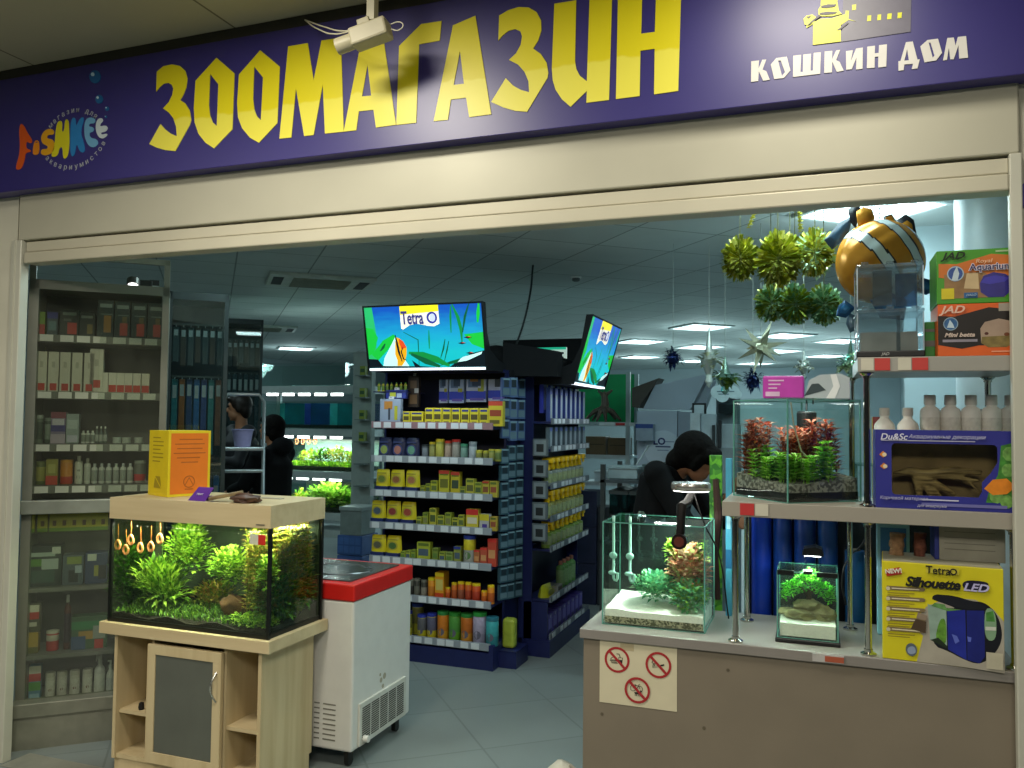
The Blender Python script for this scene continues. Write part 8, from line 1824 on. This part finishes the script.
# ------------------------------------------------------------------ fish balloon
v = aty(880, 262, 1.05)
t = thing('fish_balloon', 'orange fish foil balloon with white stripes and blue lower fins', 'balloon', v, R(0))
ax = Vector((.80, .25, .52)).normalized()      # tail direction; the face looks left and down
sd = Vector((0, 0, 1)).cross(ax).normalized(); up = ax.cross(sd)
FR = Matrix((ax, sd, up)).transposed()
mb = MB(); vs = mb.ball((0, 0, 0), 1, u=120, v=96)
for q in mb.bm.verts: q.co = Vector((q.co.z, q.co.x, q.co.y))
for f in mb.bm.faces:
    x = f.calc_center_median().x; b = f.calc_center_median()
    k = 0
    for c_, w_ in ((-.28, .10), (.42, .11), (.86, .07)):
        d = abs(x-c_-.10*b.y*b.y)
        if d < w_: k = 1
        elif d < w_+.035: k = 2
    f.material_index = k
Rb = .19
for q in mb.bm.verts:
    a_ = math.atan2(q.co.z, q.co.y); rip = 1+.018*math.sin(a_*14)*(1-abs(q.co.x))
    q.co = FR @ Vector((q.co.x*Rb*1.02, q.co.y*Rb*.82*rip, q.co.z*Rb*rip))
FO = [M('#dc9230', .25, .25, nz=.08), M('#dce4e4', .25, .2, nz=.04), M('#14161a', .4, nz=0)]
mb.build('body', FO, t, True)
def fin(name, pts, th, mats, split=.55):
    mb = MB(); c_ = sum((Vector(p_) for p_ in pts), Vector())/len(pts)
    lo = [Vector(p_) for p_ in pts]; n_ = (lo[1]-lo[0]).cross(lo[2]-lo[0]).normalized()
    fr_, bk_ = mb.bm.verts.new(c_-n_*th), mb.bm.verts.new(c_+n_*th); ed = [mb.bm.verts.new(p_) for p_ in lo]; md = [mb.bm.verts.new(c_+(p_-c_)*split-n_*th*.7) for p_ in lo]; mk = [mb.bm.verts.new(c_+(p_-c_)*split+n_*th*.7) for p_ in lo]
    m_ = len(lo)
    for i in range(m_):
        j = (i+1) % m_
        mb.bm.faces.new((fr_, md[i], md[j])).material_index = 0; mb.bm.faces.new((md[i], ed[i], ed[j], md[j])).material_index = 1
        mb.bm.faces.new((bk_, mk[j], mk[i])).material_index = 0; mb.bm.faces.new((mk[j], ed[j], ed[i], mk[i])).material_index = 1
    bmesh.ops.recalc_face_normals(mb.bm, faces=mb.bm.faces[:]); mb.build(name, mats, t, True)
def fp(l, y=1.05): return [aty(a_, b_, y)-v for a_, b_ in l]
FB = [M('#c9862c', .25, .35, nz=.08), M('#16181e', .35, nz=0)]
fin('top_fin', fp([(858, 228), (856, 212), (863, 207), (872, 209), (875, 218), (870, 228)], 1.02), .02, [FB[0], FB[0]])
fin('top_fin', fp([(856, 229), (850, 222), (848, 210), (856, 203), (861, 208), (858, 220)], 1.06), .018, [FB[1], FB[1]], .5)
fin('top_fin', fp([(882, 226), (884, 216), (892, 214), (897, 222), (892, 230)], 1.04), .02, [FB[0], FB[1]], .7)
fin('tail_fin', fp([(898, 232), (897, 220), (906, 214), (914, 220), (917, 236), (915, 254), (908, 252)], 1.12), .022, [FB[0], FB[1]], .62)
BB = [M('#2a6a9a', .28, .3, nz=.1), M('#1c4a74', .3, .2, nz=.1)]
fin('lower_fin', fp([(845, 300), (838, 306), (836, 316), (846, 318), (856, 308)], .98), .02, BB); fin('lower_fin', fp([(848, 312), (846, 324), (850, 333), (856, 330), (856, 316)], 1.0), .015, [M('#6a8294', .3, .3), M('#4a6274', .3, .3)])
fin('lower_fin', fp([(915, 275), (930, 280), (936, 290), (926, 295), (912, 290)], 1.05), .02, BB)
fin('side_fin', fp([(832, 250), (824, 240), (840, 222), (853, 216), (848, 236)], 1.15), .02, [M('#20384a', .35, .2), M('#1a2c3c', .35)])
fin('side_fin', fp([(870, 300), (890, 292), (908, 300), (904, 320), (880, 318)], .93), .03, BB)
mb = MB(); mb.tube([(0, 0, Rb*.8), (0, 0, 2.9-v.z)], .0025, 5); mb.build('string', M('#a8a8a0', .5, nz=0), t)
# pale ceiling plates: dividing beam on the ceiling
# ------------------------------------------------------------------ everything that stands on the floor reaches down to it
FLOOR = -.04
bpy.context.view_layer.update(); done = set()
for o in list(bpy.data.objects):
    if o.type != 'MESH' or o.name.startswith('floor') or o.data.name in done: continue
    done.add(o.data.name); W_ = o.matrix_world; Wi = W_.inverted()
    root = o
    while root.parent: root = root.parent
    if root.name.startswith('person'): continue
    low = [q for q in o.data.vertices if abs((W_ @ q.co).z) < (.0255 if o.name.startswith('caster') else .004)]
    if low and (W_ @ o.data.vertices[0].co).z > -.02:
        for q in low: w0_ = W_ @ q.co; q.co = Wi @ Vector((w0_.x, w0_.y, w0_.z+FLOOR))
for o in bpy.data.objects:
    if o.name.startswith('person') and o.parent is None: o.location.z += FLOOR
# ------------------------------------------------------------------ lights
def area(name, loc_, size, power, color, rot=(0, 0, 0), sy=None, spread=None):
    if name == 'ceiling_and_fill_lamp': rot = (0, 0, SHOP)
    l = bpy.data.lights.new(name, 'AREA'); l.energy = power; l.color = color; l.size = size
    if sy: l.shape = 'RECTANGLE'; l.size_y = sy
    if spread: l.spread = spread
    o = bpy.data.objects.new(name, l); COL.objects.link(o); o.location = loc_; o.rotation_euler = rot; return o
COOL = (.70, .98, 1.0); WARM = (1.0, .94, .81)
def pt(name, loc_, power, color, r=.16):
    l = bpy.data.lights.new(name, 'POINT'); l.energy = power; l.color = color; l.shadow_soft_size = r; o = bpy.data.objects.new(name, l); COL.objects.link(o); o.location = loc_
for i, q in enumerate(lgt_pos): area('ceiling_and_fill_lamp', (q.x, q.y, 2.86), .52, 11, COOL); pt('ceiling_and_fill_lamp', (q.x, q.y, 2.72), 14, COOL)  # point lamp under each fixture is added to brighten the ceiling
# unseen fill lamps without fixtures, added above the lintel and the side aisles
for q in ((-3.0, 1.0), (-1.5, 1.15), (-.1, 1.1), (-4.8, 2.0), (-6.3, 3.5), (-5.0, 6.4), (-3.2, 8.5), (-1.0, 8.0)): area('ceiling_and_fill_lamp', (q[0], q[1], 2.86), .52, 13, COOL)
# hall lamps in front of the shop; the widest is unseen added fill
area('hall_and_fill_lamp', (-1.88, -1.28, 3.33), .45, 46, WARM); area('hall_and_fill_lamp', (-.02, -.8, 3.33), .45, 18, WARM); area('hall_and_fill_lamp', (.2, -4.4, 3.33), 1.4, 145, WARM); area('hall_and_fill_lamp', (-4.2, -3.6, 3.33), 1.0, 110, WARM)
area('picture_box_lamp', (-2.55, 2.1, 1.955), .85, 2.2, (.9, .95, 1), sy=.04); area('picture_box_lamp', (-1.62, 3.2, 1.92), .04, 1.6, (.9, .95, 1), sy=.85)
area('aquarium_and_fill_lamp', (*inq(.16, .16, ht-.02)[:2], ZM+ht-.006), .2, 1.5, (1, 1, .97))  # added fill under the corner cube's cover; no lamp hangs there
# aquarium lamps
area('aquarium_and_fill_lamp', (TC, TY+.06, ZLB-.02), TW*.9, 13, (1, 1, .88), sy=.05)
area('aquarium_and_fill_lamp', (TXR-.06, TY+.2, ZLB-.02), .06, 4, (1, 1, .88), sy=.3)
area('aquarium_and_fill_lamp', ((TX0+fw_*.62), fy+.12, CZ+fh+.03), .14, 8, (1, 1, .95))
area('aquarium_and_fill_lamp', (bx_+nwid*.5, by_+.09, CZ+nhh+.035), .05, 3.2, (.95, 1, .97))
for z_, p_ in ((zt, 34), (zm1, 20), (zm2, 14)): area('rack_lamp', (cx, RY+.12, z_-.085), 1.0, p_, (.95, 1, .98), sy=.12)
w_ = bpy.data.worlds.new('world'); S.world = w_; w_.use_nodes = True; w_.node_tree.nodes['Background'].inputs[0].default_value = (.5, .6, .62, 1); w_.node_tree.nodes['Background'].inputs[1].default_value = .02
S.view_settings.view_transform = 'Standard'; S.view_settings.look = 'None'; S.view_settings.gamma = 1; S.view_settings.exposure = 0; S.view_settings.use_curve_mapping = False
S.cycles.transparent_max_bounces = 40; S.cycles.max_bounces = 8; S.cycles.use_denoising = True; S.cycles.sample_clamp_indirect = 3
